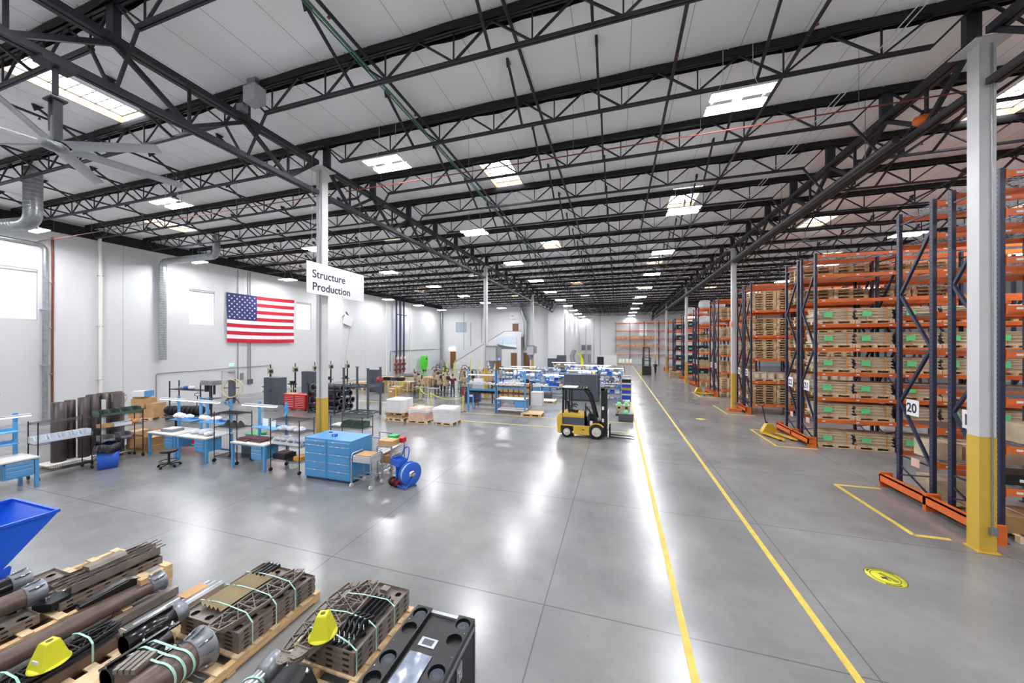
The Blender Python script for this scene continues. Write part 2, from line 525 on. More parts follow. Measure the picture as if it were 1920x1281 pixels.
names = {0: 'behind the blue drawer cabinets', 1: 'among the blue benches in mid hall', 2: 'in front of the back wall by the stairs'}
for k in range(3): column(XL, Y1 + k * BAY, 'white steel column with yellow painted base, ' + names[k])
t = thing('notice_board', 'small orange notice board high on the aisle column by rack row 23', 'sign', (XR - .14, Y1 + BAY - .02, 5.15)); bx(-.02, .0, -.2, .2, 0, .42).build('board', 'kraft_pink', t); bx(-.025, -.02, -.16, .16, .06, .36).build('sheet', 'orange_steel', t)
# guard plates around the second aisle column
t = thing('column_guard', 'orange steel guard angle at the foot of the aisle column by rack row 23', 'guard', (XR, Y1 + BAY, 0))
MB().prism([(-.5, -.36), (-.4, -.5), (.3, -.5), (.3, -.36), (-.4, -.36)], .026, .16).build('guard_plate', 'orange_bright', t)
# ---------------------------------------------------------------- joists and girders
P = 1.76
def joist(x0, x1, braces):
    """open-web joist along x, local z from the deck down, origin at the deck"""
    zb, zt = -.77, -.09
    t = thing('roof_joist', 'black open web roof joist', 'joist', (0, 0, DECK))
    m = MB()
    m.box(x0, x1, -.055, -.012, zt - .06, zt).box(x0, x1, .012, .055, zt - .06, zt)
    m.build('top_chord', 'steel_dark', t)
    m = MB()                                       # timber nailer with the folded insulation edge, uneven; skirts enlarged to include gap shadow
    n = int((x1 - x0) / .35)
    for side in (-1, 1):
        def f(u, v, side=side):
            x = x0 + (x1 - x0) * u
            wv = .012 * sin(x * 5.3 + side) + .014 * sin(x * 11.7 + 2 * side)
            return (x, side * (.12 + .03 * sin(x * 3.1) * .3 + (.025 if .2 < v < .8 else 0)), .0 - v * (.19 + wv))
        m.grid(f, n, 3)
    m.box(x0, x1, -.115, .115, -.088, -.002)
    m.m = 1; x = x0 + .4
    while x < x1:
        for sd in (-1, 1): m.cbox(x + .03 * sd, sd * .15, -.03, .035, .012, .035)
        x += .62
    m.build('nailer', ['nailer', 'pine'], t)
    m = MB()
    a, b = x0 + .75, x1 - .75
    m.box(a, b, -.05, -.01, zb - .06, zb).box(a, b, .01, .05, zb - .06, zb)
    m.build('bottom_chord', 'steel_dark', t)
    m = MB()
    nodes = []
    x = -1.65 - P * 40
    while x < x1 - .6:
        if x > x0 + .7: nodes.append(x)
        x += P
    for x in nodes:
        m.bar((x, 0, zb), (x, 0, zt), .03, .03)
        for sx in (-1, 1):
            q = min(max(x + sx * P / 2, x0 + .1), x1 - .1)
            m.bar((x, 0, zb - .02), (q, 0, zt - .03), .04, .04)
    m.bar((nodes[0], 0, zb), (a, 0, zb), .04, .04)
    m.bar((a, 0, zb - .03), (x0 + .1, 0, zt - .05), .04, .04); m.bar((b, 0, zb - .03), (x1 - .1, 0, zt - .05), .04, .04)
    m.build('web', 'steel_dark', t)
    for bxx in braces:
        m = MB().bar((bxx, -.03, zb - .03), (bxx, -1.36, -.05), .055, .055)
        m.prism([(-1.42, -.005), (-1.2, -.005), (-1.36, -.19)], bxx - .03, bxx + .03, 'x')
        m.build('brace', 'steel_dark', t)
    return t
bays = [('left', XW + .05, XL, [-26.6, -23.1, -19.6, -16.1, -12.6]), ('middle', XL, XR, [-6.05, -2.55, -.45, 3.1]), ('right', XR, XR + 16.67, [9.6, 13.1, 16.6, 20.1])]
for bn, x0, x1, br in bays:
    k0 = Kind(joist(x0, x1, br))
    n = 0
    for k in range(-3, 27):
        y = Y1 + JS * k
        if bn == 'left' and y > YB - .5: break
        if k < -2 and bn != 'left': continue
        k0((0, y, DECK), 0, 'black open-web roof joist across the %s bay, %s from the camera' % (bn, ORD[n]), 'open web roof joists'); n += 1
def girder(n):
    """open-web girder along y, one column bay long"""
    t = thing('roof_girder', 'black roof girder', 'girder', (0, 0, 0))
    MB().box(-.13, -.02, .25, BAY - .25, 10.13, 10.27).box(.02, .13, .25, BAY - .25, 10.13, 10.27).build('top_chord', 'steel_dark', t)
    MB().box(-.11, -.02, .22, BAY - .22, 9.16, 9.28).box(.02, .11, .22, BAY - .22, 9.16, 9.28).build('bottom_chord', 'steel_dark', t)
    m = MB(); 
    for k in range(6):
        a = JS * k
        m.bar((0, max(a, .3), 10.15), (0, a + JS / 2, 9.25), .09, .09)
        m.bar((0, a + JS / 2, 9.25), (0, min(a + JS, BAY - .3), 10.15), .09, .09)
        m.bar((0, a + JS / 2, 9.22), (0, a + JS / 2, 10.2), .055, .055)
    m.build('web', 'steel_dark', t)
    for k in range(1, 6):
        a = JS * k
        m = MB()
        for s in (-1, 1):
            m.bar((s * .1, a, 9.24), (s * .78, a, 10.25), .05, .05)
        m.build('brace', 'steel_dark', t)
    # short posts carrying the joist seats
    for k in range(0, 6): bx(-.12, .12, JS * k + (.14 if k == 0 else -.06), JS * k + (.26 if k == 0 else .06), 10.27, DECK - .16).build('joist_seat', 'steel_dark', t)
    return t
kg = Kind(girder(0))
n = 0
for xg, nm in ((XL, 'left'), (XR, 'right')):
    for k in range(-1, 4 if nm == 'left' else 5):
        y = Y1 + BAY * k
        if xg == XL and y + BAY > YB + 2: break
        kg((xg, y, 0), 0, 'deep black roof girder over the %s column row, %s from the camera' % (nm, ORD[k + 1]), 'roof girders')
# ledger along the left wall
tag(bx(XW, XW + .12, YN, YB, DECK - .75, DECK - .16).build('wall_ledger', 'nailer'), 'dark steel ledger beam along the top of the left wall', 'beam')
# ---------------------------------------------------------------- ceiling services
def sprinkler(x, z, r, mname, nm, y0=-2, y1=76):
    t = thing('sprinkler_pipe', nm, 'pipe', (x, 0, z), 0, 'sprinkler branch pipes')
    MB().tube((0, y0, 0), (0, y1, 0), r, 10).build('pipe', mname, t)
    for k in range(24):
        y = 2.4 + 3.05 * k
        if y < y1: MB().tube((0, y, -r * .5), (0, y, -.09), .018, 6).tube((0, y, -.09), (0, y, -.1), .035, 8).build('sprinkler_head', 'red_pipe', t)
    return t
for x, nm in ((-5.5, 'left of the centre skylight'), (-2.1, 'right of the centre skylight'), (1.3, 'left of the two right-hand skylights'), (3.9, 'nearest the rack aisle girder')):
    sprinkler(x, 10.72, .04, 'steel_dark', 'thin black sprinkler pipe running down the middle bay, ' + nm)
for x, nm in ((-26.5, 'nearest the left wall'), (-23, 'second from the left wall'), (-19.5, 'third from the left wall'), (-16, 'fourth from the left wall'), (-12.5, 'nearest the left columns')):
    sprinkler(x, 10.72, .035, 'steel_dark', 'thin black sprinkler pipe in the left bay, ' + nm, -2, 53)
for x, nm in ((9.5, 'nearest the aisle columns'), (12.9, 'second from the aisle columns'), (16.3, 'third from the aisle columns'), (19.7, 'farthest right')):
    sprinkler(x, 10.72, .035, 'steel_dark', 'thin black sprinkler pipe over the pallet racks, ' + nm)
tag(MB().tube((-5.62, -2, 10.62), (-5.62, 24, 10.62), .03, 8).tube((-5.7, -2, 10.62), (-5.7, 24, 10.62), .018, 6).build('conduit_run', 'green_pipe'), 'pale green conduit pair beside a sprinkler pipe over the middle bay', 'conduit')
t = thing('sprinkler_main', 'thick dark sprinkler main beside the rack aisle girder', 'pipe', (6.6, 0, 9.17))
MB().tube((0, 10.9, 0), (0, 70, 0), .085, 12).build('pipe', 'steel_dark', t)
for k in range(12): MB().tube((0, 12.0 + 5.08 * k, .08), (0, 12.0 + 5.08 * k, DECK - 9.17), .008, 5).build('hanger_rod', 'conduit', t)
def gaspipe(x0, x1, lab):
    t = thing('gas_pipe', lab, 'pipe', (0, 10.0, 9.6))
    MB().tube((x0, 0, 0), (x1, 0, 0), .017, 8).build('pipe', 'red_pipe', t)
    x = x0 + 1.5
    while x < x1:
        MB().tube((x, 0, 0), (x, 0, DECK - 9.6), .005, 5).build('hanger_rod', 'conduit', t); x += 3.3
gaspipe(XL + .35, XR + .5, 'thin red-brown pipe hung level across the middle bay')
gaspipe(XW + .1, XL - .35, 'thin red-brown pipe hung level across the left bay')
for i, x in enumerate((5.3, 5.42)):
    tag(MB().tube((x, 0, 10.35), (x, 52, 10.35), .012, 6).build('conduit_run', 'white_paint'), 'thin white conduit under the joists near the rack aisle, %s one' % ('left' if i == 0 else 'right'), 'conduit')
# LED high-bay fixtures
def fixture():
    t = thing('ceiling_light', 'light', 'light', (0, 0, 9.7))
    m = MB().box(-.62, .62, -.39, -.11, .02, .07).box(-.62, .62, .11, .39, .02, .07).box(-.1, .1, -.11, .11, .06, .14)
    m.box(-.55, -.5, -.34, .34, .07, .09).box(.5, .55, -.34, .34, .07, .09)
    m.build('housing', 'lamp_body', t)
    for s in (-1, 1): bx(-.6, .6, s * .25 - .125, s * .25 + .125, .005, .02).build('diffuser', 'led', t)
    for s in (-1, 1):
        MB().tube((s * .5, 0, .08), (s * .3, 0, .55), .006, 5).tube((s * .3, 0, .55), (s * .3, 0, 1.3), .006, 5).build('hanger', 'white_paint', t)
    return t
kf = Kind(fixture())
cols = [(-27.3, 'by the left wall'), (-17.0, 'in the left bay'), (-6.85, 'left in the middle bay'), (2.65, 'right in the middle bay'), (14.2, 'over the pallet racks'), (24.0, 'far right over racks')]
for x, nm in cols:
    n = 0
    for k in range(-2, 11):
        y = 9.05 + 6.8 * k
        if x < -8 and y > 52.5: break
        if x == 24.0 and (k < -1 or k > 5): continue
        kf((x, y, 9.7), 0, 'white twin-panel LED light %s, %s from the near end' % (nm, ORD[n] if n else 'first'), 'LED high-bay lights'); n += 1
# light through the racks end is left to the lamps; a soft sky outside the windows
wd = bpy.data.worlds.new('world'); scn.world = wd; wd.use_nodes = True
wd.node_tree.nodes['Background'].inputs[0].default_value = (.85, .92, 1, 1)
wd.node_tree.nodes['Background'].inputs[1].default_value = 1.
scn.view_settings.view_transform = 'Standard'; scn.view_settings.look = 'None'
scn.view_settings.exposure = 2.4
scn.cycles.diffuse_bounces = 6; scn.view_settings.gamma = 1.0
scn.view_settings.use_curve_mapping = False
# ---------------------------------------------------------------- floor markings
def strip(pts, lab, w=.1):
    m = MB()
    for (x0, y0), (x1, y1) in zip(pts, pts[1:]):
        if abs(x1 - x0) > abs(y1 - y0): m.box(min(x0, x1), max(x0, x1), y0 - w / 2, y0 + w / 2, .0, .004)
        else: m.box(x0 - w / 2, x0 + w / 2, min(y0, y1), max(y0, y1), .0, .004)
    tag(m.build('floor_line', 'line_yellow'), lab, 'floor marking', 'yellow floor lines')
strip([(.91, -2), (.91, 70)], 'long yellow floor line marking the left edge of the walkway')
strip([(2.82, -2), (2.82, 70)], 'long yellow floor line marking the right edge of the walkway')
strip([(-8.6, 16.8), (.8, 16.8)], 'yellow cross line on the floor running behind the forklift, nearer of two')
strip([(-8.9, 18.85), (.8, 18.85)], 'yellow cross line on the floor in front of the blue shelf bench, farther of two')
strip([(7.15, 12.37), (6.1, 12.37), (6.1, 9.58), (6.7, 9.58)], 'yellow floor bracket around the end of racks 19 and 20')
strip([(7.3, 19.2), (6.15, 19.2), (6.15, 16.32), (7.5, 16.32)], 'yellow floor bracket around the pallet jack beside rack 21')
strip([(6.2, 26.2), (6.2, 22.95), (7.6, 22.95)], 'yellow floor bracket by the second aisle column')
strip([(6.2, 33), (6.2, 29.9), (7.6, 29.9)], 'yellow floor bracket around the farther pallet jack')
strip([(-20, 27.5), (-12.9, 27.5)], 'yellow floor line among the tan presses')
strip([(-18.5, 20.6), (-12.6, 20.6)], 'yellow floor line behind the empty steel rack')
t = thing('floor_decal', 'round yellow floor decal with a pictogram on the open floor', 'decal', (4.51, 7.69, 0))
MB().lathe([(.27, 0), (.27, .004), (0, .0041)], 40).build('disc', 'cone_yellow', t)
m = MB()
for r in (.265, .19):
    m.path([(r * cos(a * pi / 24), r * sin(a * pi / 24), .0045) for a in range(48)], .005, 4, True)
m.bar((-.04, .1, .0045), (.1, -.12, .0045), .018, .004).bar((-.01, .12, .0045), (.13, -.1, .0045), .018, .004).cbox(-.03, -.03, .003, .08, .06, .003).bar((-.06, -.02, .0045), (.02, -.1, .0045), .02, .004)
for k in range(16):
    a = pi * .2 + k * pi * .6 / 15
    m.cbox(.228 * cos(a), .228 * sin(a), .003, .02, .03, .003)
    a += pi
    if 3 < k < 12: m.cbox(.228 * cos(a), .228 * sin(a), .003, .02, .03, .003)
m.build('pictogram', 'ink', t)
tag(MB().lathe([(.25, 0), (.25, .004), (0, .0041)], 32, (4.4, 21.05, 0)).build('floor_decal', 'line_yellow'), 'farther round yellow floor decal beside the walkway', 'decal')
# ---------------------------------------------------------------- pallets and loads
PD, PW, PH = 1.02, 1.17, .14
def pallet_mb(w=PW, d=PD):
    m = MB()
    for k in range(7):
        x = -w/2 + .05 + k * (w - .1) / 6
        m.cbox(x, 0, PH - .018, .1, d, .018)
    for k in range(3):
        y = -d/2 + .02 + k * (d/2 - .02)
        for j in range(3):
            x = -w/2 + .07 + j * (w/2 - .07)
            m.cbox(x, max(min(y, d/2 - .05), -d/2 + .05), .018, .14, .1, PH - .056)
        m.cbox(0, max(min(y, d/2 - .05), -d/2 + .05), PH - .038, w, .1, .02)
        m.cbox(0, max(min(y, d/2 - .05), -d/2 + .05), 0, w, .1, .018)
    return m
def pallet_src(mname):
    return tag(pallet_mb().build('pallet', mname), 'wooden pallet', 'pallet')
kpal = [Kind(pallet_src('pallet_wood')), Kind(pallet_src('pallet_dark'))]
def bundle(seed, lean=0):
    """stack of tan ribbed steel sections, banded twice, with a green tag"""
    r = random.Random(seed)
    t = thing('steel_bundle', 'bundle', 'bundle')
    m = MB(); z = 0
    for k in range(7):
        h = .058
        a, b = -.56 + r.uniform(-.05, .04), .56 + r.uniform(-.03, .07)
        inset = .03 if k % 2 else 0
        m.prism([(-.45 + inset, z), (.45 - inset, z), (.45 - inset - .02, z + h * .55), (.40, z + h * .55), (.40, z + h - .004), (-.40, z + h - .004), (-.40, z + h * .55), (-.43 + inset, z + h * .55)], a, b, 'x')
        z += h
    for k in range(6): m.tube((-.57, -.36 + k * .14, z + .03), (.58 + r.uniform(0, .05), -.36 + k * .14, z + .03), .033, 8)
    m.build('sections', 'tan_metal', t)
    e = MB()
    for k in range(9): e.cbox(.66 + r.uniform(-.03, .02), -.4 + k * .1, .02 + r.uniform(0, .3), .1, .05, .07)
    e.box(.58, .62, -.43, .43, .02, .38)
    e.build('dark_ends', 'black_plastic', t)
    for x in (-.22, .37):
        MB().box(x - .017, x + .017, -.46, -.452, 0, z + .05).box(x - .017, x + .017, .452, .46, 0, z + .05).box(x - .017, x + .017, -.46, .46, z + .062, z + .07).build('strap', 'strap_orange', t)
    g = MB(); g.T = Matrix.Translation((-.25, -.475, .14)) @ Matrix.Rotation(r.uniform(-.1, .1), 4, 'Y')
    g.box(-.14, .14, -.004, .004, 0, .2).build('tag', 'green_tag', t, label='bright green paper tag')
    return t
kbun = [Kind(bundle(s)) for s in (1, 2, 3)]
def boxload():
    t = thing('boxed_load', 'load', 'boxes')
    for k in range(3):
        cb(-.37 + .37 * k, 0, 0, .34, .8, .36).build('carton', 'tan_metal', t)
        cb(-.37 + .37 * k, -.405, .06, .2, .008, .24).build('label_sheet', 'offwhite', t)
    return t
kbox = Kind(boxload())
def crate_src():
    t = thing('storage_crate', 'crate', 'crate')
    m = MB().box(-.55, .55, -.48, .48, .06, .7)
    for x in (-.52, .52):
        m.box(x - .03, x + .03, -.5, -.48, .0, .72)
    m.box(-.56, .56, -.5, -.48, .66, .72)
    m.build('body', 'black_plastic', t)
    cb(-.1, -.492, .25, .3, .012, .2).build('label_sheet', 'teal', t)
    return t
kcr = Kind(crate_src())
def wrapped_src():
    t = thing('wrapped_load', 'load', 'load')
    m = MB()
    m.lathe([(.0, .0), (.62, .02), (.66, .3), (.64, .65), (.5, .85), (0, .95)], 16)
    o = m.build('wrap', 'shrink', t); o.scale = (.85, .75, .9)
    return t
kwr = Kind(wrapped_src())
def woodcrate_src():
    t = thing('wooden_crate', 'crate', 'crate')
    m = MB().box(-.55, .55, -.46, .46, 0, .62)
    for x in (-.55, 0, .55): m.box(x - .04, x + .04, -.48, -.46, 0, .62)
    m.box(-.55, .55, -.48, -.46, 0, .07).box(-.55, .55, -.48, -.46, .55, .62)
    m.build('body', 'tan_dark', t)
    return t
kwc = Kind(woodcrate_src())
LV = [1.06, 1.93, 2.92, 3.89, 4.84, 5.84, 6.82, 7.62]
LV2 = [.52, 1.86, 3.2, 4.56, 6.05, 7.6]
LEVN = ['on the floor', 'on the lowest beams', 'on the second beams', 'on the third beams', 'on the fourth beams', 'on the fifth beams', 'on the sixth beams', 'on the seventh beams', 'on the eighth beams']
BW = 2.56
_fr = {}
def rack(num, y, levels, bays, x0=7.6, top=7.75, depth=1.07, decks=True, label='', guard=True, sign=True, ga=-.2, gb=.14):
    """one row of pallet racking along x; its end faces the aisle"""
    t = thing('pallet_rack', label, 'rack', (x0, y, 0), 0, 'pallet rack rows')
    key = (round(top, 2), depth)
    if key not in _fr:
        m = MB()
        for yy in (0, depth):
            m.box(-.04, .04, yy - .05, yy + .05, .01, top)
            m.box(-.09, .09, yy - .08, yy + .08, 0, .012)
            m.m = 1
            for k in range(int(top / .1)): m.box(-.0415, .0415, yy - .012, yy + .012, .1 + k * .1, .125 + k * .1)
            m.m = 0
        z = .18; up = True
        m.bar((0, .04, z), (0, depth - .04, z), .035, .035)
        m.bar((0, .04, .75), (0, depth - .04, .45), .035, .035)
        m.bar((0, .04, 1.0), (0, depth - .04, 1.0), .035, .035)
        m.bar((0, .04, .22), (0, depth - .04, .72), .035, .035)
        z = 1.0
        while z + 1.5 < top:
            m.bar((0, .04 if up else depth - .04, z), (0, depth - .04 if up else .04, z + 1.5), .06, .06); z += 1.5; up = not up
        m.bar((0, .04, top - .3), (0, depth - .04, top - .3), .04, .04)
        dk = MB()
        for k in range(9): dk.box(.06, BW - .06, .06 + k * (depth - .12) / 8 - .004, .06 + k * (depth - .12) / 8 + .004, -.012, 0)
        for k in range(25): dk.box(.08 + k * (BW - .16) / 24 - .003, .08 + k * (BW - .16) / 24 + .003, .0, depth, .0, .006)
        for k in range(3): dk.box(.4 + k * .88 - .02, .4 + k * .88 + .02, .02, depth - .02, -.04, -.012)
        bm = MB().box(.05, BW - .05, -.055, -.01, -.065, .065)
        for e in (.045, BW - .065): bm.box(e, e + .02, -.07, .02, -.1, .1)
        bm.m = 1
        for e in (.2, BW * .5, BW - .28): bm.box(e, e + .1, -.058, -.055, -.02, .025)
        bm2 = MB().box(.05, BW - .05, .01, .055, -.065, .065)
        _fr[key] = (m.mesh('upright_frame', ['navy_steel', 'steel_lt']), dk.mesh('wire_deck', 'wire'), bm.mesh('beam', ['orange_steel', 'paper']), bm2.mesh('beam', 'orange_steel'))
    fm, dm, bm, bm2 = _fr[key]
    def part(nm, me, loc):
        o = bpy.data.objects.new(nm, me); COL.objects.link(o); o.parent = t; o.location = loc
    for k in range(bays + 1): part('upright_frame', fm, (k * BW, 0, 0))
    for k in range(bays):
        for z in levels:
            part('beam', bm, (k * BW, 0, z)); part('beam', bm2, (k * BW, depth, z))
            if decks and k < 2: part('wire_deck', dm, (k * BW, 0, z + .068))
    if guard:
        g = MB().box(-.34, -.3, ga, depth + gb, .14, .36)
        g.box(-.34, -.18, ga, depth + gb, .33, .36).box(-.34, -.18, ga, depth + gb, .14, .16)
        g.box(-.34, -.05, ga, ga + .04, .0, .42).box(-.34, -.05, depth + gb - .04, depth + gb, .0, .42)
        g.build('end_guard', 'orange_steel', t)
    if sign:
        s = MB().box(-.062, -.052, depth * .5 - .2, depth * .5 + .2, 2.2, 2.62).build('row_sign', 'paper', t)
        text('row_number', str(num), .34, 'ink', s, (-.064, depth * .5 + .185, 2.29), (pi/2, 0, -pi/2), bold=.008, sx=.95)
        MB().box(-.06, -.05, depth * .3, depth * .3 + .26, .86, 1.08).build('paper_notice', 'kraft_pink', t)
    return t
PAIRY = [9.77, 16.7, 23.6, 30.5, 37.4, 44.3, 51.2, 58.1]
where = {9.77: 'nearest the camera', 16.7: 'second pair from the camera', 23.6: 'third pair from the camera', 30.5: 'fourth pair', 37.4: 'fifth pair', 44.3: 'sixth pair', 51.2: 'seventh pair', 58.1: 'eighth pair'}
NUMW = ['nineteen', 'twenty', 'twenty-one', 'twenty-two', 'twenty-three', 'twenty-four', 'twenty-five', 'twenty-six', 'twenty-seven', 'twenty-eight']
n = 19
for i, y in enumerate(PAIRY):
    L = LV if i < 2 else LV2
    b = 3 if i < 3 else 2
    for j in (0, 1):
        rack(n, y + j * (1.58 if i == 0 else 1.37), L, b, decks=(i < 4), label='orange and navy pallet rack %s, %s, %s row' % (('numbered ' + NUMW[n - 19]) if i < 5 else ('along the aisle'), where[y], 'front' if j == 0 else 'back'), sign=i < 5, ga=-.2 if j == 0 else (-.25 if i == 0 else -.14), gb=(.25 if i == 0 else .14) if j == 0 else .2)
        n += 1
def slotx(bay, s): return 7.6 + bay * BW + .67 + s * 1.22
SIDE = ['left', 'right']
BAYN = ['first bay', 'second bay', 'third bay']
def stack(x, y, z, n, lab, grp, dark=.35, r=rnd):
    for k in range(n):
        kind = kpal[1] if r.random() < dark else kpal[0]
        kind((x + r.uniform(-.02, .02), y + r.uniform(-.03, .03), z + k * (PH + .001)), r.uniform(-.02, .02), '%s wooden pallet up, %s' % ('first' if k == 0 else ORD[k], lab), grp)
# row 21: banded bundles on pallets, two to a bay
for bay in range(3):
    for li, z in enumerate([0] + [v + .076 for v in LV[:5]]):
        for s in (0, 1):
            x, y = slotx(bay, s), 16.7 + .5
            lab = '%s of rack twenty-one, %s, %s slot' % (LEVN[li], BAYN[bay], SIDE[s])
            kpal[0]((x, y, z), 0, 'pallet under tan bundle ' + lab, 'pallets in rack twenty-one')
            kbun[(bay + li + s) % 3]((x + rnd.uniform(-.02, .02), y, z + PH), rnd.uniform(-.015, .015), 'tan steel bundle %s' % lab, 'banded steel bundles in rack twenty-one')
# row 22: short stacks of empty pallets behind
for bay in range(2):
    for li, z in enumerate([v + .076 for v in LV]):
        if li in (0, 7): continue
        for s in (0, 1):
            stack(slotx(bay, s), 16.7 + 1.37 + .54, z, 3 if li < 5 else 4, '%s of rack twenty-two, %s stack, %s' % (LEVN[li + 1], SIDE[s], BAYN[bay]), 'empty pallets in rack twenty-two')
# row 23: tall stacks of empty pallets, one level of cartons
for bay in range(2):
    for li, z in enumerate([0] + [v + .076 for v in LV2]):
        if li == 6: continue
        for s in (0, 1):
            x, y = slotx(bay, s), 23.6 + .5
            lab = '%s of rack twenty-three, %s stack, %s' % (LEVN[li], SIDE[s], BAYN[bay])
            if li == 2:
                kpal[0]((x, y, z), 0, 'wooden pallet under cartons ' + lab, 'pallets in rack twenty-three')
                kbox((x, y, z + PH), 0, 'tan cartons ' + lab, 'cartons in rack twenty-three')
            elif li:
                stack(x, y, z, 8 if li != 4 else 7, lab, 'empty pallets in rack twenty-three', .5 if li < 3 else .15)
# row 24 to 34: the first bay only can be seen
for s in (0, 1):
    for li, z in enumerate([0] + [v + .076 for v in LV2]):
        if li < 6: stack(slotx(0, s), 30.5 + .5, z, 3 if li == 0 else 6, '%s of rack twenty-five, %s slot' % (LEVN[li], SIDE[s]), 'empty pallets in rack twenty-five', .3)
        x, y = slotx(0, s), 37.4 + .5
        lab = '%s of rack twenty-seven, %s slot' % (LEVN[li], SIDE[s])
        if li in (6, 5): kwr((x, y, z), 0, 'white plastic-wrapped load ' + lab, 'wrapped loads in rack twenty-seven')
        elif li in (1, 2): kwc((x, y, z), 0, 'tan wooden crate ' + lab, 'wooden crates in rack twenty-seven')
        else: stack(x, y, z, 3, lab, 'empty pallets in rack twenty-seven', .3)
        x, y = slotx(0, s), 44.3 + .5
        lab = '%s of rack twenty-nine, %s slot' % (LEVN[li], SIDE[s])
        if li == 6: kwr((x, y, z), 0, 'white plastic-wrapped load ' + lab, 'wrapped loads in rack twenty-nine')
        elif li: kcr((x, y, z), 0, 'black storage crate with teal sheet ' + lab, 'black crates in the far racks')
        x, y = slotx(0, s), 51.2 + .5
        lab = '%s of rack thirty-one, %s slot' % (LEVN[li], SIDE[s])
        if li and li < 6: kcr((x, y, z), 0, 'black storage crate with teal sheet ' + lab, 'black crates in the far racks')
# rows 19 and 20: nearly empty decks, cartons low down
def carton(x, y, z, w, d, h, lab, grp=None, mname='cardboard', rot=0, taped=True, cat='box'):
    t = thing('cardboard_box', lab, cat, (x, y, z), rot, grp)
    m = MB().cbox(0, 0, 0, w, d, h); m.build('carton', mname, t)
    if taped: cb(0, 0, h, .05, d, .003).build('tape', 'tan_metal' if mname == 'cardboard' else 'kraft_pink', t)
    return t
for i, (x, y, z, w, d, h, lab) in enumerate([
    (8.05, 11.9, LV[0] - .52 + .6, .62, .5, .42, 'tan carton on the lowest deck of rack twenty, nearest the aisle'),
    (8.75, 11.9, LV[0] - .52 + .6, .62, .5, .36, 'tan carton on the lowest deck of rack twenty, second from the aisle'),
    (9.45, 11.9, LV[0] - .52 + .6, .62, .5, .42, 'tan carton on the lowest deck of rack twenty, third from the aisle'),
    (8.15, 11.8, .14, .8, .6, .5, 'tan carton on the floor pallet inside rack twenty'),
    (8.5, 10.25, LV[1] + .076, .7, .6, .4, 'tan carton on the second deck of rack nineteen'),
    (8.25, 10.3, .14, .8, .7, .34, 'tan carton on the floor pallet inside rack nineteen, left one'),
    (9.1, 10.3, .14, .7, .7, .55, 'tan carton on the floor pallet inside rack nineteen, right one')]):
    carton(x, y, z, w, d, h, lab, 'cartons in racks 19 and 20', 'tan_metal' if i < 5 else 'cardboard_dark')
kpal[0]((8.3, 11.8, 0), 0, 'wooden pallet on the floor inside rack twenty', 'floor pallets in racks 19 and 20')
kpal[0]((8.5, 10.3, 0), 0, 'wooden pallet on the floor inside rack nineteen', 'floor pallets in racks 19 and 20')
def case_flat(x, y, z, lab):
    t = thing('equipment_case', lab, 'case', (x, y, z), 0, 'black cases in rack nineteen')
    cb(0, 0, 0, .7, .5, .16).build('body', 'black_plastic', t)
    cb(0, 0, .16, .72, .52, .06).build('lid', 'black', t)
    cb(0, -.262, .07, .16, .01, .06).build('label_sheet', 'paper', t)
case_flat(8.15, 10.25, LV[0] + .076, 'flat black case on the lowest deck of rack nineteen, left one')
case_flat(8.95, 10.25, LV[0] + .076, 'flat black case on the lowest deck of rack nineteen, right one')
# far rack against the far wall
t = rack(0, 0, [1.98, 3.64, 5.28, 6.95, 8.55], 4, decks=False, top=8.95, guard=False, sign=False, x0=0, label='tall orange and navy rack against the far wall')
t.location = (-.3, 75.4, 0); t.scale = (1.1, 1, 1)
for i in range(24):
    c = i % 12; lv = i // 12
    carton(.0 + c * .72 if lv else .0 + c * .66, 75.9, [5.36, 3.72][lv], .5, .5, .35 + .25 * (i * 7 % 3) / 2, 'small carton on %s deck of far wall rack, %s from its left end' % (['third', 'second'][lv], ORD[c] if c else 'first'), 'cartons on the far wall rack', taped=False)
# pallet jacks
def pallet_jack():
    t = thing('pallet_jack', 'jack', 'pallet jack')
    for s in (-1, 1):
        m = MB().box(s * .27 - .08, s * .27 + .08, .05, 1.05, .07, .13)
        m.prism([(s * .27 - .08, 1.05), (s * .27 + .08, 1.05), (s * .27 + .04, 1.2), (s * .27 - .04, 1.2)], .07, .11)
        f = m.build('fork', 'fork_yellow', t)
        MB().tube((s * .27 - .05, .95, .04), (s * .27 + .05, .95, .04), .04, 10).build('roller', 'rubber', f)
    m = MB().prism([(-.35, .07), (.35, .07), (.35, .16), (.14, .5), (-.14, .5), (-.35, .16)], -.12, .06, 'y')
    m.build('body', 'fork_yellow', t)
    for s in (-1, 1): MB().tube((s * .1 - .03, -.16, .09), (s * .1 + .03, -.16, .09), .09, 14).build('wheel', 'rubber', t)
    MB().tube((0, -.15, .15), (0, -.15, .55), .05, 10).build('pump', 'black', t)
    m = MB().tube((0, -.16, .4), (0, -.42, 1.22), .022, 8)
    m.path([(0, -.42, 1.22), (-.13, -.44, 1.28), (-.13, -.47, 1.38), (0, -.48, 1.42), (.13, -.47, 1.38), (.13, -.44, 1.28)], .016, 6, True)
    m.build('handle', 'black', t)
    return t
kpj = Kind(pallet_jack())
kpj((6.6, 18.3, 0), pi + .32, 'yellow pallet jack parked in the floor bracket beside rack twenty-one', 'yellow pallet jacks')
kpj((6.55, 32.1, 0), pi + .5, 'yellow pallet jack parked farther down the aisle by rack twenty-five', 'yellow pallet jacks')
FANX, FANY, FANZ, FANA = -9.67, 3.47, 7.65, radians(20.5)
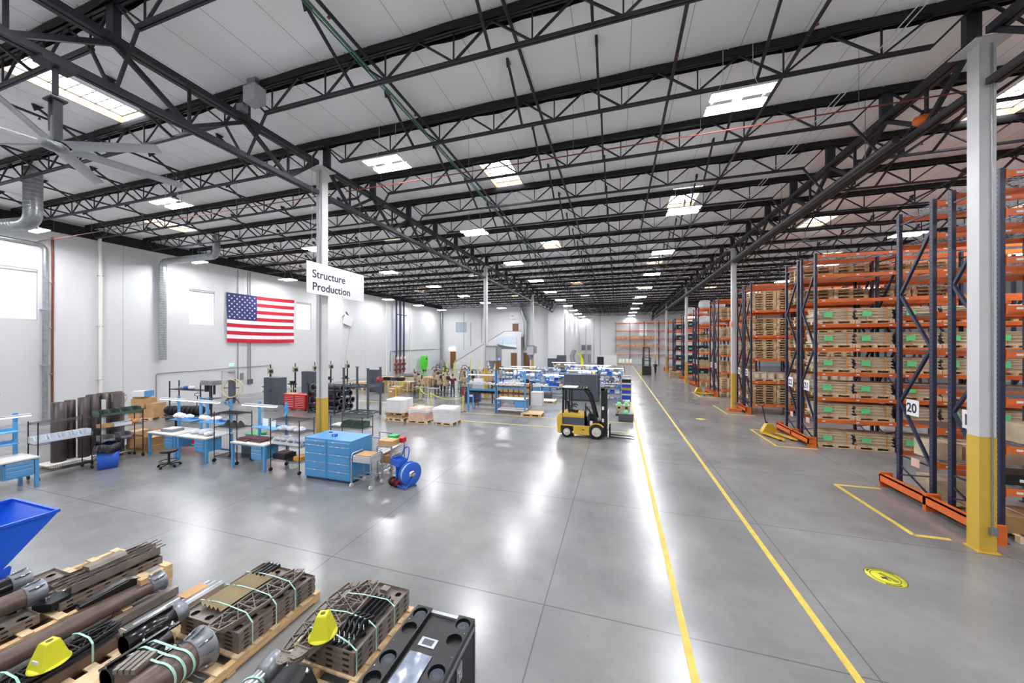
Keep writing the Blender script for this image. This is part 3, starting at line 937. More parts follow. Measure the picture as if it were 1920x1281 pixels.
# ---------------------------------------------------------------- things on the walls
def flag():
    """cloth flag with 13 stripes and 50 stars, gently rippled, top pinned to the wall"""
    ya, yb, z0, z1 = 19.2, 25.12, 4.3, 8.25
    t = thing('flag', 'large American flag hung flat on the white left wall', 'flag', (XW, 0, 0))
    H_, Wd = z1 - z0, yb - ya
    def P(u, v, off=0.):
        sag = .05 * sin(u * pi) * (1 - v)
        rip = .035 * sin((u * 9 + v * 5)) * (1 - abs(v - .5) * .6) + .03 * sin(u * 21 - v * 9) * (1 - v)
        return (.09 + rip + off + .06 * (1 - v) * sin(u * 3), ya + Wd * u + .08 * (1 - v) * (.5 - u), z0 + H_ * v - sag - .05 * sin(u * pi) * v + .1 * v * u)
    m = MB()
    for k in range(13):
        m.m = 0 if k % 2 == 0 else 1
        v1, v0 = 1 - k / 13, 1 - (k + 1) / 13
        u0 = .4 if k < 7 else 0
        n = 36 if u0 else 60
        m.grid(lambda a, b: P(u0 + (1 - u0) * a, v0 + (v1 - v0) * b), n, 3)
    m.build('striped_field', ['flag_red', 'flag_white'], t)
    c = MB(); c.grid(lambda a, b: P(.4 * a, 6/13 + 7/13 * b), 26, 21); c.build('canton', 'flag_blue', t)
    s = MB()
    for r_ in range(9):
        for q in range(6 if r_ % 2 == 0 else 5):
            u = .4 * ((q * 2 + 1 + (r_ % 2)) / 12); v = 1 - 7/13 * ((r_ + 1) / 10)
            vs = []
            for k in range(10):
                rr_ = .022 if k % 2 == 0 else .009
                a = pi / 2 + k * pi / 5
                vs.append(P(u + rr_ * cos(a) * .66, v + rr_ * sin(a), .012))
            s.add(vs + [P(u, v, .012)], [(10, k, (k + 1) % 10) for k in range(10)])
    s.build('stars', 'white', t)
flag()
def wallpipe(name, pts, r, mname, lab, cat='pipe', clips=None, n=10):
    t = thing(name, lab, cat)
    MB().path(pts, r, n).build('pipe', mname, t)
    if clips:
        for z in clips: MB().box(XW + .006, pts[0][0] + r, pts[0][1] - r - .05, pts[0][1] + r + .05, z - .02, z + .02).build('clamp', 'light_grey', t)
    return t
def elbow(a, b, c, r, n=5):
    """points rounding the corner b between a and c"""
    a, b, c = Vector(a), Vector(b), Vector(c)
    p = b + (a - b).normalized() * r; q = b + (c - b).normalized() * r
    return [tuple((1-t)**2 * p + 2*t*(1-t) * b + t*t * q) for t in [k / n for k in range(n + 1)]]
x = XW + .14
wallpipe('exhaust_pipe', [(x, 10.22, 0)] + elbow((x, 10.22, 1), (x, 10.22, 9.45), (x, 5, 9.5), .3) + [(x, 4, 9.55)], .1, 'galv', 'thick grey galvanised pipe beside the first wall window', clips=(3, 6))
wallpipe('sprinkler_riser', [(XW + .05, 10.5, .0), (XW + .07, 10.5, 9.9), (XW + .07, 10.5, 9.95)], .045, 'red_pipe', 'thin red riser pipe on the left wall by the grey pipe', clips=(2.5, 5, 7.5))
t = wallpipe('downspout', [(XW + .11, 12.3, 0), (XW + .12, 12.3, 9.4), (XW + .12, 12.3, 9.5), (XW + .3, 12.2, 9.8), (XW + .3, 12.2, 10.4)], .075, 'offwhite', 'cream roof drain pipe down the left wall', clips=(2, 5.2, 8.2))
# spiral duct
def duct(pts, r, lab, open_end=True):
    t = thing('ventilation_duct', lab, 'duct')
    m = MB().path(pts, r, 18)
    m.build('duct_tube', 'galv', t)
    sm = MB()
    for (a, b) in zip(pts, pts[1:]):
        a, b = Vector(a), Vector(b); L = (b - a).length
        if L > 1.2:
            d = (b - a) / L
            for k in range(int(L / .16)): sm.tube(a + d * (k * .16), a + d * (k * .16 + .03), r + .008, 18)
    sm.build('spiral_seam', 'light_grey', t)
    return t
xa, yd = XW + .35, 15.1
duct([(xa, yd, 3.05)] + elbow((xa, yd, 4), (xa, yd, 9.68), (-25, yd, 9.68), .45) + elbow((xa, yd, 9.68), (-24.1, yd, 9.68), (-24.1, yd, 10.9), .4) + [(-24.1, yd, 10.95)], .2, 'long silver spiral duct elbowing down the left wall to an open end')
duct([(-29, 6.2, 8.75)] + elbow((-29, 6.2, 8.75), (-21.6, 7.2, 8.8), (-21.6, 7.2, 10), .45) + [(-21.6, 7.2, 10.9)], .24, 'short silver duct elbow under the roof at the left edge')
# door, exit sign, conduits
def door(num, x, y, w, z0, z1, mname, face='x', frame='light_grey'):
    t = thing('door_%d' % num, None, None, (x, y, z0)); t['kind'] = 'structure'
    h = z1 - z0
    def B(m, a, b, d0, d1, za, zb):
        return m.box(d0, d1, a, b, za, zb) if face == 'x' else m.box(a, b, -d1, -d0, za, zb)
    m = MB(); B(m, -w/2 - .07, -w/2, 0, .06, 0, h + .07); B(m, w/2, w/2 + .07, 0, .06, 0, h + .07); B(m, -w/2, w/2, 0, .06, h, h + .07); m.build('door_frame', frame, t)
    m = MB(); B(m, -w/2, w/2, 0, .035, 0, h); p = m.build('door_leaf', mname, t)
    m = MB(); B(m, w/2 - .14, w/2 - .05, .035, .09, h * .46, h * .48); m.build('door_handle', 'chrome', p)
    return t
d = door(1, XW, 19.4, .86, 0, 2.0, 'white_paint')
bx(0, .12, -.05, .4, 1.86, 1.94).build('door_closer', 'grey', d)
t = thing('exit_sign', 'small green exit sign above the white side door', 'sign', (XW, 19.6, 2.34))
bx(0, .05, -.22, .22, 0, .3).build('housing', 'white', t)
text('lettering', 'EXIT', .26, 'exit_green', t, (.053, -.2, .05), (pi/2, 0, pi/2), bold=.012, sx=.72)
cp = [(XW + .03, 14.92, .2)] + elbow((XW + .03, 14.92, 1), (XW + .03, 14.92, 2.15), (XW + .03, 20, 2.15), .15) + elbow((XW + .03, 15, 2.15), (XW + .03, 22.9, 2.27), (XW + .03, 22.9, 1), .15) + [(XW + .03, 22.9, .5)]
wallpipe('conduit_run', cp, .025, 'conduit', 'thin grey conduit arching over the white side door', 'conduit')
for y, z, nm in ((20.1, .9, 'left of three under the flag'), (20.9, 1.1, 'middle of three under the flag'), (21.08, 1.1, 'right of three under the flag')):
    wallpipe('conduit_run', [(XW + .034, y, z), (XW + .034, y, 6), (XW + .034, y, 10.2)], .03, 'conduit', 'thin grey vertical conduit on the left wall, ' + nm, 'conduit')
tag(bx(XW, XW + .09, 20.3, 20.5, 1.2, 1.75).build('switch_box', 'grey'), 'narrow grey switch box on the wall beside the white door', 'electrical box')
tag(bx(XW, XW + .18, 20.85, 21.2, .8, 1.2).build('junction_box', 'steel_lt'), 'grey junction box at the foot of the wall conduits', 'electrical box')
for y, nm in ((31.2, 'left'), (38.73, 'beyond the antenna'), (44.3, 'right of the three navy risers')):
    wallpipe('downspout', [(XW + .1, y, 0), (XW + .1, y, 5), (XW + .1, y, 10.1)], .07 if y != 31.2 else .02, 'offwhite', 'slim cream pipe down the left wall, ' + nm)
t = thing('antenna_panel', 'white square antenna box with bracket high on the left wall', 'antenna', (XW, 31.9, 6.85))
m = MB(); m.T = Matrix.Rotation(-.3, 4, 'X'); m.box(.12, .22, -.62, .62, -.55, .55); m.build('panel', 'white', t)
m = MB().bar((.13, -.5, .6), (.06, -.8, .3), .06, .06).bar((.15, .1, .5), (.15, -.3, .95), .1, .1); m.build('bracket', 'steel_dark', t)
MB().tube((.1, .4, -.5), (.1, -.6, -5.6), .012, 5).build('cable', 'conduit', t)
for i, y in enumerate((40.6, 41.45, 42.35)):
    t = thing('fire_riser', 'tall navy fire riser with red valve on the left wall, %s of three' % ['left', 'middle', 'right'][i], 'pipe', (XW + .35, y, 0), 0, 'fire risers')
    MB().tube((0, 0, 2.4), (0, 0, 10.6), .12, 12).build('pipe', 'navy_pipe', t)
    m = MB().tube((0, 0, 0), (0, 0, 2.4), .14, 12); m.lathe([(.2, .5), (.26, .55), (.26, .7), (.2, .75)], 14).lathe([(.2, 1.2), (.28, 1.25), (.28, 1.45), (.2, 1.5)], 14)
    m.build('valve', 'red_pipe', t)
    MB().lathe([(.0, .18), (.24, .18), (.24, .3), (0, .3)], 16, (0, 0, 2.2), 'x').build('gauge', 'white', t)
    bx(-.05, .5, -.05, .05, 8.2, 8.3).build('bracket', 'steel_dark', t)
wallpipe('conduit_run', [(XW + .05, 39.7, .4)] + elbow((XW + .05, 39.7, 1), (XW + .05, 39.7, 3.2), (XW + .05, 50, 3.3), .2) + [(XW + .05, 53.3, 3.35)], .05, 'conduit', 'grey pipe running level along the far left wall', 'pipe')
wallpipe('exhaust_pipe', [(XW + .25, 53.6, 0), (XW + .25, 53.6, 5), (XW + .25, 53.6, 10.3)], .17, 'galv', 'grey vertical duct in the far left corner', 'duct')
t = thing('compressor', 'grey round-topped machine standing in the far left corner', 'machine', (XW + .9, 52.6, 0))
MB().lathe([(.5, 0), (.52, .9), (.4, 1.25), (.15, 1.5)], 16).build('body', 'grey', t)
tag(MB().lathe([(.3, 0), (.3, .5), (.15, .62)], 14, (-27.6, 51.3, 0)).build('waste_bin', 'grey_cab'), 'small dark bin on the floor in the far left corner', 'bin')
# lime green machine by the wall
t = thing('floor_scrubber', 'bright lime green machine standing against the left wall', 'machine', (XW + 1.0, 46.6, 0))
MB().prism([(-.42, .75), (.4, .75), (.5, 1.5), (.42, 2.35), (-.3, 2.35), (-.4, 1.6)], -.4, .4, 'y').build('body', 'lime', t)
bm = MB().box(-.35, .35, -.3, .3, .2, .75).build('base', 'lime', t)
for s in (-1, 1): MB().tube((.1, s * .3 - .04, .15), (.1, s * .3 + .04, .15), .15, 12).build('wheel', 'rubber', t)
cb(.3, 0, 1.72, .35, .5, .3).build('panel', 'olive_green', t)
# ---------------------------------------------------------------- stair wall at the back
yb = YB - 1.4
t = thing('staircase', 'white enclosed stair rising left to right along the back wall', 'stairs', (0, yb, 0))
m = MB().prism([(-26.6, 0), (-14.7, 0), (-14.7, 6.2), (-17.5, 6.2), (-26.6, .9)], 0, .15, 'y')
m.build('stair_wall', 'wall', t)
MB().bar((-26.7, .07, .93), (-17.5, .07, 6.26), .2, .06).bar((-17.5, .07, 6.24), (-14.7, .07, 6.24), .2, .06).build('cap_rail', 'grey', t)
bx(-17.6, -14.7, .15, 1.4, 5.2, 5.35).build('landing', 'light_grey', t)
m = MB()
for k in range(24): m.box(-26.4 + k * .37, -26.03 + k * .37, .15, 1.35, .0, .2 + k * .215)
m.build('treads', 'light_grey', t)
t = thing('wall_picture', 'large seascape photo print on the white stair wall', 'picture', (-17.05, yb - .03, 3.4))
m = MB().box(-1.62, 1.62, -.02, .02, .75, 2.05); m.build('sky', 'pic_sky', t)
MB().prism([(-1.62, 0), (1.62, 0), (1.62, .22), (.1, .42), (-1.62, .78)], -.022, .018, 'y').build('shore', 'pic_land', t)
MB().prism([(-1.62, .75), (1.62, .75), (1.62, .22), (.1, .42), (-1.62, .78)], -.02, .02, 'y').build('sea', 'pic_foam', t)
cb(-.7, -.03, .7, .02, .015, 1.2).build('mast', 'grey', t)
door(2, -18.5, yb, 1.0, 0, 2.8, 'door_brown', 'y', 'tan_metal')
door(3, -15.85, yb, 1.0, 0, 2.75, 'door_brown', 'y')
door(4, -14.1, YB, 1.0, 0, 2.75, 'door_brown', 'y')
door(5, -16.0, YB, 1.0, 5.3, 7.55, 'door_brown', 'y')
door(6, -27.35, YB, 1.0, 0, 2.85, 'door_brown', 'y', 'yellow_paint')
tag(bx(-19.05, -18.15, yb - .09, yb - .05, 1.55, 2.05).build('wall_screen', 'screen_blue'), 'blue glowing screen hung in the brown doorway under the picture', 'screen')
tag(bx(-28.1, -26.9, YB - .12, YB - .02, 3.2, 3.5).build('wall_light', 'lit_tube'), 'bright wall light over the brown corner door', 'light')
t = thing('window_6', None, None, (0, YB, 0)); t['kind'] = 'structure'
m = MB()
for q in (-26.8, -25.85, -24.85): m.box(q, q + .06, -.05, 0, 6.2, 8.0)
for q in (6.2, 7.94): m.box(-26.8, -24.79, -.05, 0, q, q + .06)
m.build('frame', 'light_grey', t); bx(-26.75, -24.85, -.02, -.012, 6.25, 7.95).build('pane', 'smoked', t)
wallpipe('exhaust_pipe', [(-14.2, yb + .9, 3.4), (-14.2, yb + .9, 7.8), (-14.8, yb + .9, 9.6), (-14.8, yb + .9, 10.8)], .3, 'galv', 'grey duct dropping down the back wall right of the stair', 'duct', n=14)
for x_, z0, z1 in ((-25.3, 3.2, 9.8), (-24.0, 3.9, 7.9), (-22.0, 4.4, 10.2)):
    tag(MB().tube((x_, YB - .04, z0), (x_, YB - .04, z1), .03, 6).build('conduit_run', 'conduit'), 'thin conduit on the back wall above the stair slope, %s of three' % {-25.3: 'left', -24.0: 'middle', -22.0: 'right'}[x_], 'conduit')
# hanging signs
def hanging_sign(loc, w, h, lines, size, lab, ztop, rot=0):
    t = thing('hanging_sign', lab, 'sign', loc, rot)
    bx(-w/2, w/2, -.012, .012, 0, h).build('board', 'white', t)
    y = h - .2 - size * .8
    for ln in lines:
        text('lettering', ln, size, 'ink', t, (-w/2 + .2, -.014, y), (pi/2, 0, 0), bold=.004); y -= size * 1.12
    for s in (-1, 1): MB().tube((s * w * .42, 0, h), (s * w * .42, 0, ztop - loc[2]), .005, 5).build('hanging_wire', 'conduit', t)
    return t
hanging_sign((-9.38, 9.69, 5.75), 2.54, 1.02, ['Structure', 'Production'], .365, 'large white hanging sign reading Structure Production', 10.2, pi/2)
t = thing('hanging_sign', 'small distant white hanging sign in front of the upper brown door', 'sign', (-13.5, 45.0, 7.2), 0)
bx(-.62, .62, -.012, .012, 0, 1.25).build('board', 'white', t)
bx(-.5, -.12, -.016, -.012, .75, .95).build('printed_line', 'light_grey', t); bx(-.5, .35, -.016, -.012, .3, .42).build('printed_line', 'light_grey', t)
for s in (-1, 1): MB().tube((s * .5, 0, 1.25), (s * .5, 0, 3.0), .006, 5).build('hanging_wire', 'conduit', t)
# electric gear near the third left column
for i, (x_, y_, z_, nm) in enumerate(((-9.0, 24.2, 2.9, 'hung on the second left column'), (-9.75, 39.22, 2.9, 'hung on the third left column'))):
    t = thing('transformer', 'grey electrical transformer box ' + nm, 'transformer', (x_, y_, z_))
    cb(0, 0, 0, .75, .6, 1.0).build('body', 'light_grey', t); cb(0, 0, 1.0, .8, .65, .12).build('lid', 'grey', t)
    cb(.55, 0, .2, .28, .3, .8).build('disconnect', 'grey', t)
    MB().lathe([(.1, -.6), (.28, -.1), (.3, 0)], 12).build('funnel', 'grey', t)
for i, x_ in enumerate((-7.1, -5.9)):
    t = thing('breaker_panel', 'grey breaker panel on the far wall, %s one' % ['left', 'right'][i], 'electrical box', (x_ - .0, YF - .154, 2.8))
    cb(0, 0, 0, .95, .3, 1.3).build('body', 'grey', t); cb(0, -.16, .1, .7, .03, 1.0).build('door', 'steel_lt', t)
    t = thing('breaker_panel', 'taller grey electrical cabinet low on the far wall, %s one' % ['left', 'right'][i], 'electrical box', (x_ - .0, YF - .179, .0))
    cb(0, 0, 0, .95, .35, 2.8).build('body', 'light_grey', t); cb(0, -.18, .1, .7, .03, 1.9).build('door', 'grey', t)
tag(MB().path([(-8.2, YF - 1.5, 0)] + elbow((-8.2, YF - 1.5, 0), (-8.2, YF - 1.5, 10), (0, YF - 1.5, 10.2), .6) + [(-4.5, YF - 1.5, 10.2)], .35, 14).build('ventilation_duct', 'white_paint'), 'fat white flexible duct rising beside the far wall corner', 'duct')
for x_, nm in ((-6.6, 'left'), (-4.9, 'middle'), (-3.6, 'right')):
    tag(MB().tube((x_, YF - .06, .0), (x_, YF - .06, 10.4), .04, 6).build('conduit_run', 'conduit'), 'vertical conduit on the far wall by the breaker panels, %s of three' % nm, 'conduit')
t = thing('whiteboard', 'white board standing by the far wall', 'board', (-1.6, 62, 0))
cb(0, 0, .5, 3.0, .06, 1.7).build('panel', 'white', t)
for s in (-1, 1): cb(s * 1.4, 0, 0, .06, .5, .5).build('leg', 'light_grey', t)
# ceiling fan near the camera
t = thing('ceiling_fan', 'huge grey six-blade ceiling fan hanging at upper left', 'fan', (FANX, FANY, 0))
m = MB().box(-.03, .03, -.03, .03, FANZ + .95, 9.16); m.box(-.16, .16, -.2, .2, 9.08, 9.16); m.build('drop_rod', 'steel_dark', t)
m = MB().box(-.14, .14, -.1, .1, FANZ + .83, FANZ + .86).box(-.1, -.06, -.05, .05, FANZ + .3, FANZ + .83).box(.05, .1, -.05, .05, FANZ + .1, FANZ + .83); m.build('motor_bracket', 'steel_dark', t)
MB().lathe([(.06, .08), (.06, .5), (.045, .56)], 16, (-.0, -.0, FANZ)).build('motor', 'steel_lt', t)
MB().lathe([(.05, -.05), (.16, -.03), (.16, .03), (.08, .09)], 20, (0, 0, FANZ)).build('hub', 'grey', t)
for k in range(6):
    m = MB(); m.T = Matrix.Translation((0, 0, FANZ)) @ Matrix.Rotation(FANA + k * pi / 3, 4, 'Z')
    def bl(u, v):
        x = .2 + 1.55 * u; c = (v - .5)
        w = .17 * (.8 + .2 * (1 - u))
        return (x, c * w * 1.1, .02 - c * .07 + .02 * (1 - 4 * c * c) + .02)
    m.grid(bl, 12, 6)
    m.grid(lambda u, v: (bl(u, v)[0], bl(u, v)[1], bl(u, v)[2] - .012), 12, 6)
    m.build('blade', 'light_grey', t)
t = thing('junction_box', 'grey control box on the second roof joist near the left girder', 'electrical box', (-9.1, 6.6, 10.42))
cb(0, 0, 0, .42, .3, .42).build('housing', 'light_grey', t); cb(.0, 0, .42, .3, .2, .2).build('bracket', 'conduit', t); cb(-.45, 0, -.12, .18, .18, .18).build('side_box', 'grey', t)
MB().path([(-.2, 0, .05), (-.32, 0, .02), (-.42, 0, -.02)], .015, 6).build('cable', 'conduit', t)
tag(MB().lathe([(0, -.27), (.09, -.22), (.13, -.1), (.13, .1), (.09, .22), (0, .27)], 12, (7.0, 10.62, 9.42), 'x').build('alarm_bell', 'orange_steel'), 'orange-red oval device on the rack aisle girder', 'device')
# ---------------------------------------------------------------- workshop furniture
def bench(L, D, lab, loc, rot=0, h=.87, drawers=(1,), uprights=True, bar=True, up=2.08, shelf=True, low=False, grp='blue workbenches', mtop='laminate', rails=1, nlegs=4):
    """front edge on local y=0, back at y=D, runs along local x from 0 to L"""
    t = thing('workbench', lab, 'workbench', loc, rot, grp)
    MB().box(-.0, L + .0, -.03, D, h - .04, h).build('worktop', mtop, t)
    for x in (.04, L - .04):
        for y in (.04, D - .06): cb(x, y, .0, .07, .07, h - .04).build('leg', 'bench_blue', t)
    MB().box(.04, L - .04, D - .1, D - .06, .2, .26).box(.0, L, .02, .05, h - .1, h - .04).build('stretcher', 'bench_blue', t)
    if low: bx(.03, L - .03, .05, D - .06, .24, .27).build('lower_shelf', mtop, t)
    for d in drawers:
        x0 = .1 if d == 0 else L - .1 - .5
        c = bx(x0, x0 + .5, .02, .55, .36, h - .045).build('drawer_unit', 'bench_blue', t)
        z = h - .06
        for k, hh in enumerate((.11, .11, .2)):
            m = MB().box(x0 + .02, x0 + .48, -.005, .02, z - hh + .01, z); m.m = 1; m.box(x0 + .03, x0 + .47, -.016, -.004, z - .025, z - .012)
            m.build('drawer', ['bench_blue', 'light_grey'], c); z -= hh
    if uprights:
        for x in (.12, L - .12): bx(x - .04, x + .04, D - .06, D + .0, h, up).build('upright', 'bench_blue', t)
        for k in range(rails):
            z = h + .32 + .35 * k
            bx(.12, L - .12, D - .05, D - .01, z, z + .12).build('back_rail', 'bench_blue', t)
            if shelf: bx(.14, L - .14, D - .36, D - .05, z + .02, z + .045).build('shelf', 'bench_blue', t)
    if bar:
        for x in (.12, L - .12): MB().path([(x, D - .05, up - .25), (x, D - .2, up - .06), (x, D * .45, up - .02)], .022, 6).build('lamp_arm', 'bench_blue', t)
        l = bx(-.0, L - .0, D * .45 - .07, D * .45 + .07, up - .04, up + .0).build('bench_lamp', 'light_grey', t)
        bx(.02, L - .02, D * .45 - .075, D * .45 + .05, up - .06, up - .04).build('lamp_tube', 'lit_tube', l)
    return t
def wire_shelf(L, D, H_, levels, lab, loc, rot=0, mname='wire_dark', caster=True, grp='black wire shelving carts'):
    t = thing('wire_shelf', lab, 'shelf', loc, rot, grp)
    for x in (0, L):
        for y in (0, D):
            p = MB().tube((x, y, .1 if caster else 0), (x, y, H_ + .04), .014, 8).build('post', 'black', t)
            if caster: MB().tube((x - .018, y, .06), (x + .018, y, .06), .06, 12).build('caster', 'rubber', p)
    for z in levels:
        m = MB()
        for y in (0, D): m.box(0, L, y - .006, y + .006, z - .035, z - .025).box(0, L, y - .006, y + .006, z, z + .01)
        for x in (0, L): m.box(x - .006, x + .006, 0, D, z - .035, z - .025).box(x - .006, x + .006, 0, D, z, z + .01)
        n = int(L / .045)
        for k in range(1, n): m.box(k * L / n - .004, k * L / n + .004, 0, D, z, z + .007)
        m.build('shelf', mname, t)
    return t
def binmesh(w, d, h, thick=.012):
    """stacking bin with sloped open front"""
    m = MB()
    m.box(-w/2, w/2, -d/2, d/2, 0, thick)
    for s in (-1, 1):
        m.prism([(-d/2, 0), (d/2, 0), (d/2, h), (-d/2 + d*.25, h), (-d/2, h*.45)], s*w/2 - (thick if s > 0 else 0), s*w/2 + (0 if s > 0 else thick), 'x')
    m.box(-w/2, w/2, d/2 - thick, d/2, 0, h).box(-w/2, w/2, -d/2, -d/2 + thick, 0, h*.45)
    return m
kbin = {c: Kind(tag(binmesh(.3, .38, .2).build('storage_bin', c), 'bin', 'bin')) for c in ('bin_clear', 'bin_blue', 'olive_green', 'grey')}
def parts_bag_mesh(seed, w=.26, d=.2, h=.13):
    r = random.Random(seed); m = MB()
    ph = [r.uniform(0, 6) for _ in range(4)]
    def f(u, v):
        a = u * 2 * pi; e = (v - .5) * pi
        k = 1 + .18 * sin(3 * a + ph[0]) + .12 * sin(5 * a + ph[1] + 3 * e)
        return (w/2 * cos(a) * cos(e) * k, d/2 * sin(a) * cos(e) * k, max(0, h * .5 + h * .55 * sin(e) * (1 + .15 * sin(4 * a + ph[2]))))
    return m.grid(f, 18, 8)
kbag = Kind(tag(parts_bag_mesh(3).build('parts_bag', 'bag'), 'bag', 'bag'))
def row(kind, n, p0, step, lab, grp, rot=0, jit=.01):
    for k in range(n):
        kind((p0[0] + step[0] * k + rnd.uniform(-jit, jit), p0[1] + step[1] * k + rnd.uniform(-jit, jit), p0[2]), rot + rnd.uniform(-.04, .04), '%s, %s' % (lab, ('first of %d' % n) if k == 0 else ORD[k] + ' of %d' % n), grp)
R90 = pi / 2
# --- left station, running along y
bench(1.9, .98, 'blue workbench at the left edge with three-drawer unit and light bar', (-16.0, 3.55, 0), R90, drawers=(1,), rails=2)
t = thing('jib_crane', 'grey jib crane post with small blue hoist by the left wall', 'crane', (-21.6, 6.05, 0))
MB().box(-.07, .07, -.07, .07, 0, 2.35).build('post', 'grey', t); cb(0, 0, 0, .4, .4, .03).build('base_plate', 'grey', t)
MB().box(-.9, 1.25, -.04, .04, 2.32, 2.42).bar((-.0, 0, 1.9), (.35, 0, 2.32), .06, .06).build('arm', 'steel_lt', t)
h = MB().lathe([(.05, -.1), (.12, -.08), (.14, .04), (.06, .12)], 14, (.9, 0, 2.12)).build('hoist', 'bin_blue', t)
MB().path([(.88 + .05 * cos(k * .9), .05 * sin(k * .9), 2.0 - k * .018) for k in range(50)], .007, 5).build('coiled_hose', 'light_grey', h)
t = thing('hose_reel', 'round hose reel on a thin post behind the brown tubes', 'reel', (-18.9, 8.4, 0))
MB().path([(.22 * cos(k * pi / 10), .12 * cos(k * pi / 10), 2.0 + .22 * sin(k * pi / 10)) for k in range(20)], .02, 6, True).build('hose_coil', 'rope', t)
m = MB()
for k in range(4): m.bar((0, 0, 2.0), (.24 * cos(k * pi / 2 + .4), .12 * cos(k * pi / 2 + .4), 2.0 + .24 * sin(k * pi / 2 + .4)), .02, .02)
m.build('spokes', 'bin_blue', t); MB().tube((0, 0, 0), (0, 0, 2.0), .02, 8).cbox(0, 0, 0, .35, .35, .02).build('post', 'grey', t)
wire_shelf(1.1, .55, 1.72, [.25, 1.1, 1.7], 'black wire cart with a row of clear bins, left of the blue waste bin', (-16.58, 5.62, 0), R90)
for k in range(5): kbin['bin_clear']((-16.82, 5.73 + .22 * k, 1.115), R90, 'clear bin in the row on the left wire cart, %s' % ('first' if k == 0 else ORD[k]), 'clear bins on the left cart')
t = thing('tube_pallet', 'pale wooden skid under the standing brown tubes', 'pallet', (-17.95, 7.15, 0))
for y in (-.8, 0, .8): bx(-.45, .45, y - .06, y + .06, 0, .1).build('runner', 'pallet_dark', t)
bx(-.5, .5, -.95, .95, .1, .13).build('deck', 'offwhite', t)
def tube_shell(r, h, open_=.0):
    m = MB()
    prof = [(r, 0), (r, h), (r - .015, h), (r - .015, .0)]
    return m.lathe(prof, 24)
for i, (x, y, r, h, nm) in enumerate([(-18.14, 6.58, .17, 2.0, 'leftmost'), (-18.36, 6.92, .13, 2.02, 'second from left'), (-18.05, 7.12, .14, 2.1, 'third from left, slightly shorter'), (-18.2, 7.4, .17, 2.15, 'fourth from left'), (-18.3, 7.75, .2, 2.16, 'fifth from left'), (-18.15, 7.98, .17, 2.18, 'sixth from left'), (-17.75, 7.85, .17, 2.17, 'rightmost')]):
    t = thing('steel_tube', 'tall dark brown tube standing on the skid, ' + nm, 'tube', (x, y, .13), 0, 'standing brown tubes')
    tube_shell(r, h).build('shell', 'dark_tube', t)
    if i in (0, 2): MB().box(r * .4, r * .95, -.02, .02, .32, .36).build('label_strip', 'paper', t)
tag(cb(-17.6, 7.42, .13, .14, .06, 2.0).build('white_board', 'white'), 'narrow white strip board standing among the brown tubes', 'board')
wire_shelf(1.08, .5, 1.72, [.25, .75, 1.22, 1.62], 'black wire cart with green bins on its top shelf', (-16.7, 6.97, 0), R90)
row(kbin['olive_green'], 4, (-16.95, 7.1, 1.635), (0, .27), 'dark green bin on top of the second wire cart', 'dark green bins on the cart', R90)
carton(-16.95, 7.18, 1.235, .3, .3, .12, 'small open tan carton on the second wire cart', rot=R90)
t = thing('parts_tray', 'shallow clear tray on the second wire cart', 'tray', (-16.95, 7.55, 1.235), R90)
MB().box(-.22, .22, -.2, .2, 0, .012).build('base', 'bin_clear', t)
for s in (-1, 1): MB().box(s*.22 - .006, s*.22 + .006, -.2, .2, .0, .1).build('side', 'bin_clear', t); MB().box(-.22, .22, s*.2 - .006, s*.2 + .006, .0, .1).build('side', 'bin_clear', t)
tag(MB().tube((-16.95, 7.85, 1.3), (-16.95, 8.0, 1.3), .07, 14).build('tape_roll', 'strap_orange'), 'orange tape roll on the second wire cart', 'tape')
row(kbin['grey'], 2, (-16.95, 7.2, .765), (0, .45), 'grey bin on the lower shelf of the second wire cart', 'grey bins on the cart', R90)
for i, (x, y, z, w, d, h_) in enumerate([(-17.55, 8.35, 0, .6, .5, .3), (-17.5, 8.35, .3, .55, .5, .28), (-17.5, 8.3, .58, .5, .45, .25), (-17.1, 8.6, 0, .5, .45, .25), (-17.15, 8.6, .25, .45, .4, .3)]):
    carton(x, y, z, w, d, h_, 'brown carton in the heap behind the second wire cart, %s' % ['bottom left', 'middle left', 'top left', 'bottom right', 'top right'][i], 'cartons behind the cart')
t = thing('waste_bin', 'bright blue waste bin lined with a black bag', 'bin', (-16.22, 6.95, 0), .3)
MB().lathe([(.0, .0), (.3, .0), (.335, .6), (.32, .6), (.285, .02)], 4).build('tub', 'bin_blue', t)
m = MB(); m.grid(lambda u, v: ((.33 + .015 * sin(u * 50) - .06 * v * v) * cos(u * 2 * pi + pi/4) * (1 + .12 * abs(sin(u * 4 * pi)) * .5), (.33 + .015 * sin(u * 50) - .06 * v * v) * sin(u * 2 * pi + pi/4) * (1 + .12 * abs(sin(u * 4 * pi)) * .5), .54 + .28 * v + .02 * sin(u * 30)), 48, 5)
m.build('bag_liner', 'black_gloss', t)
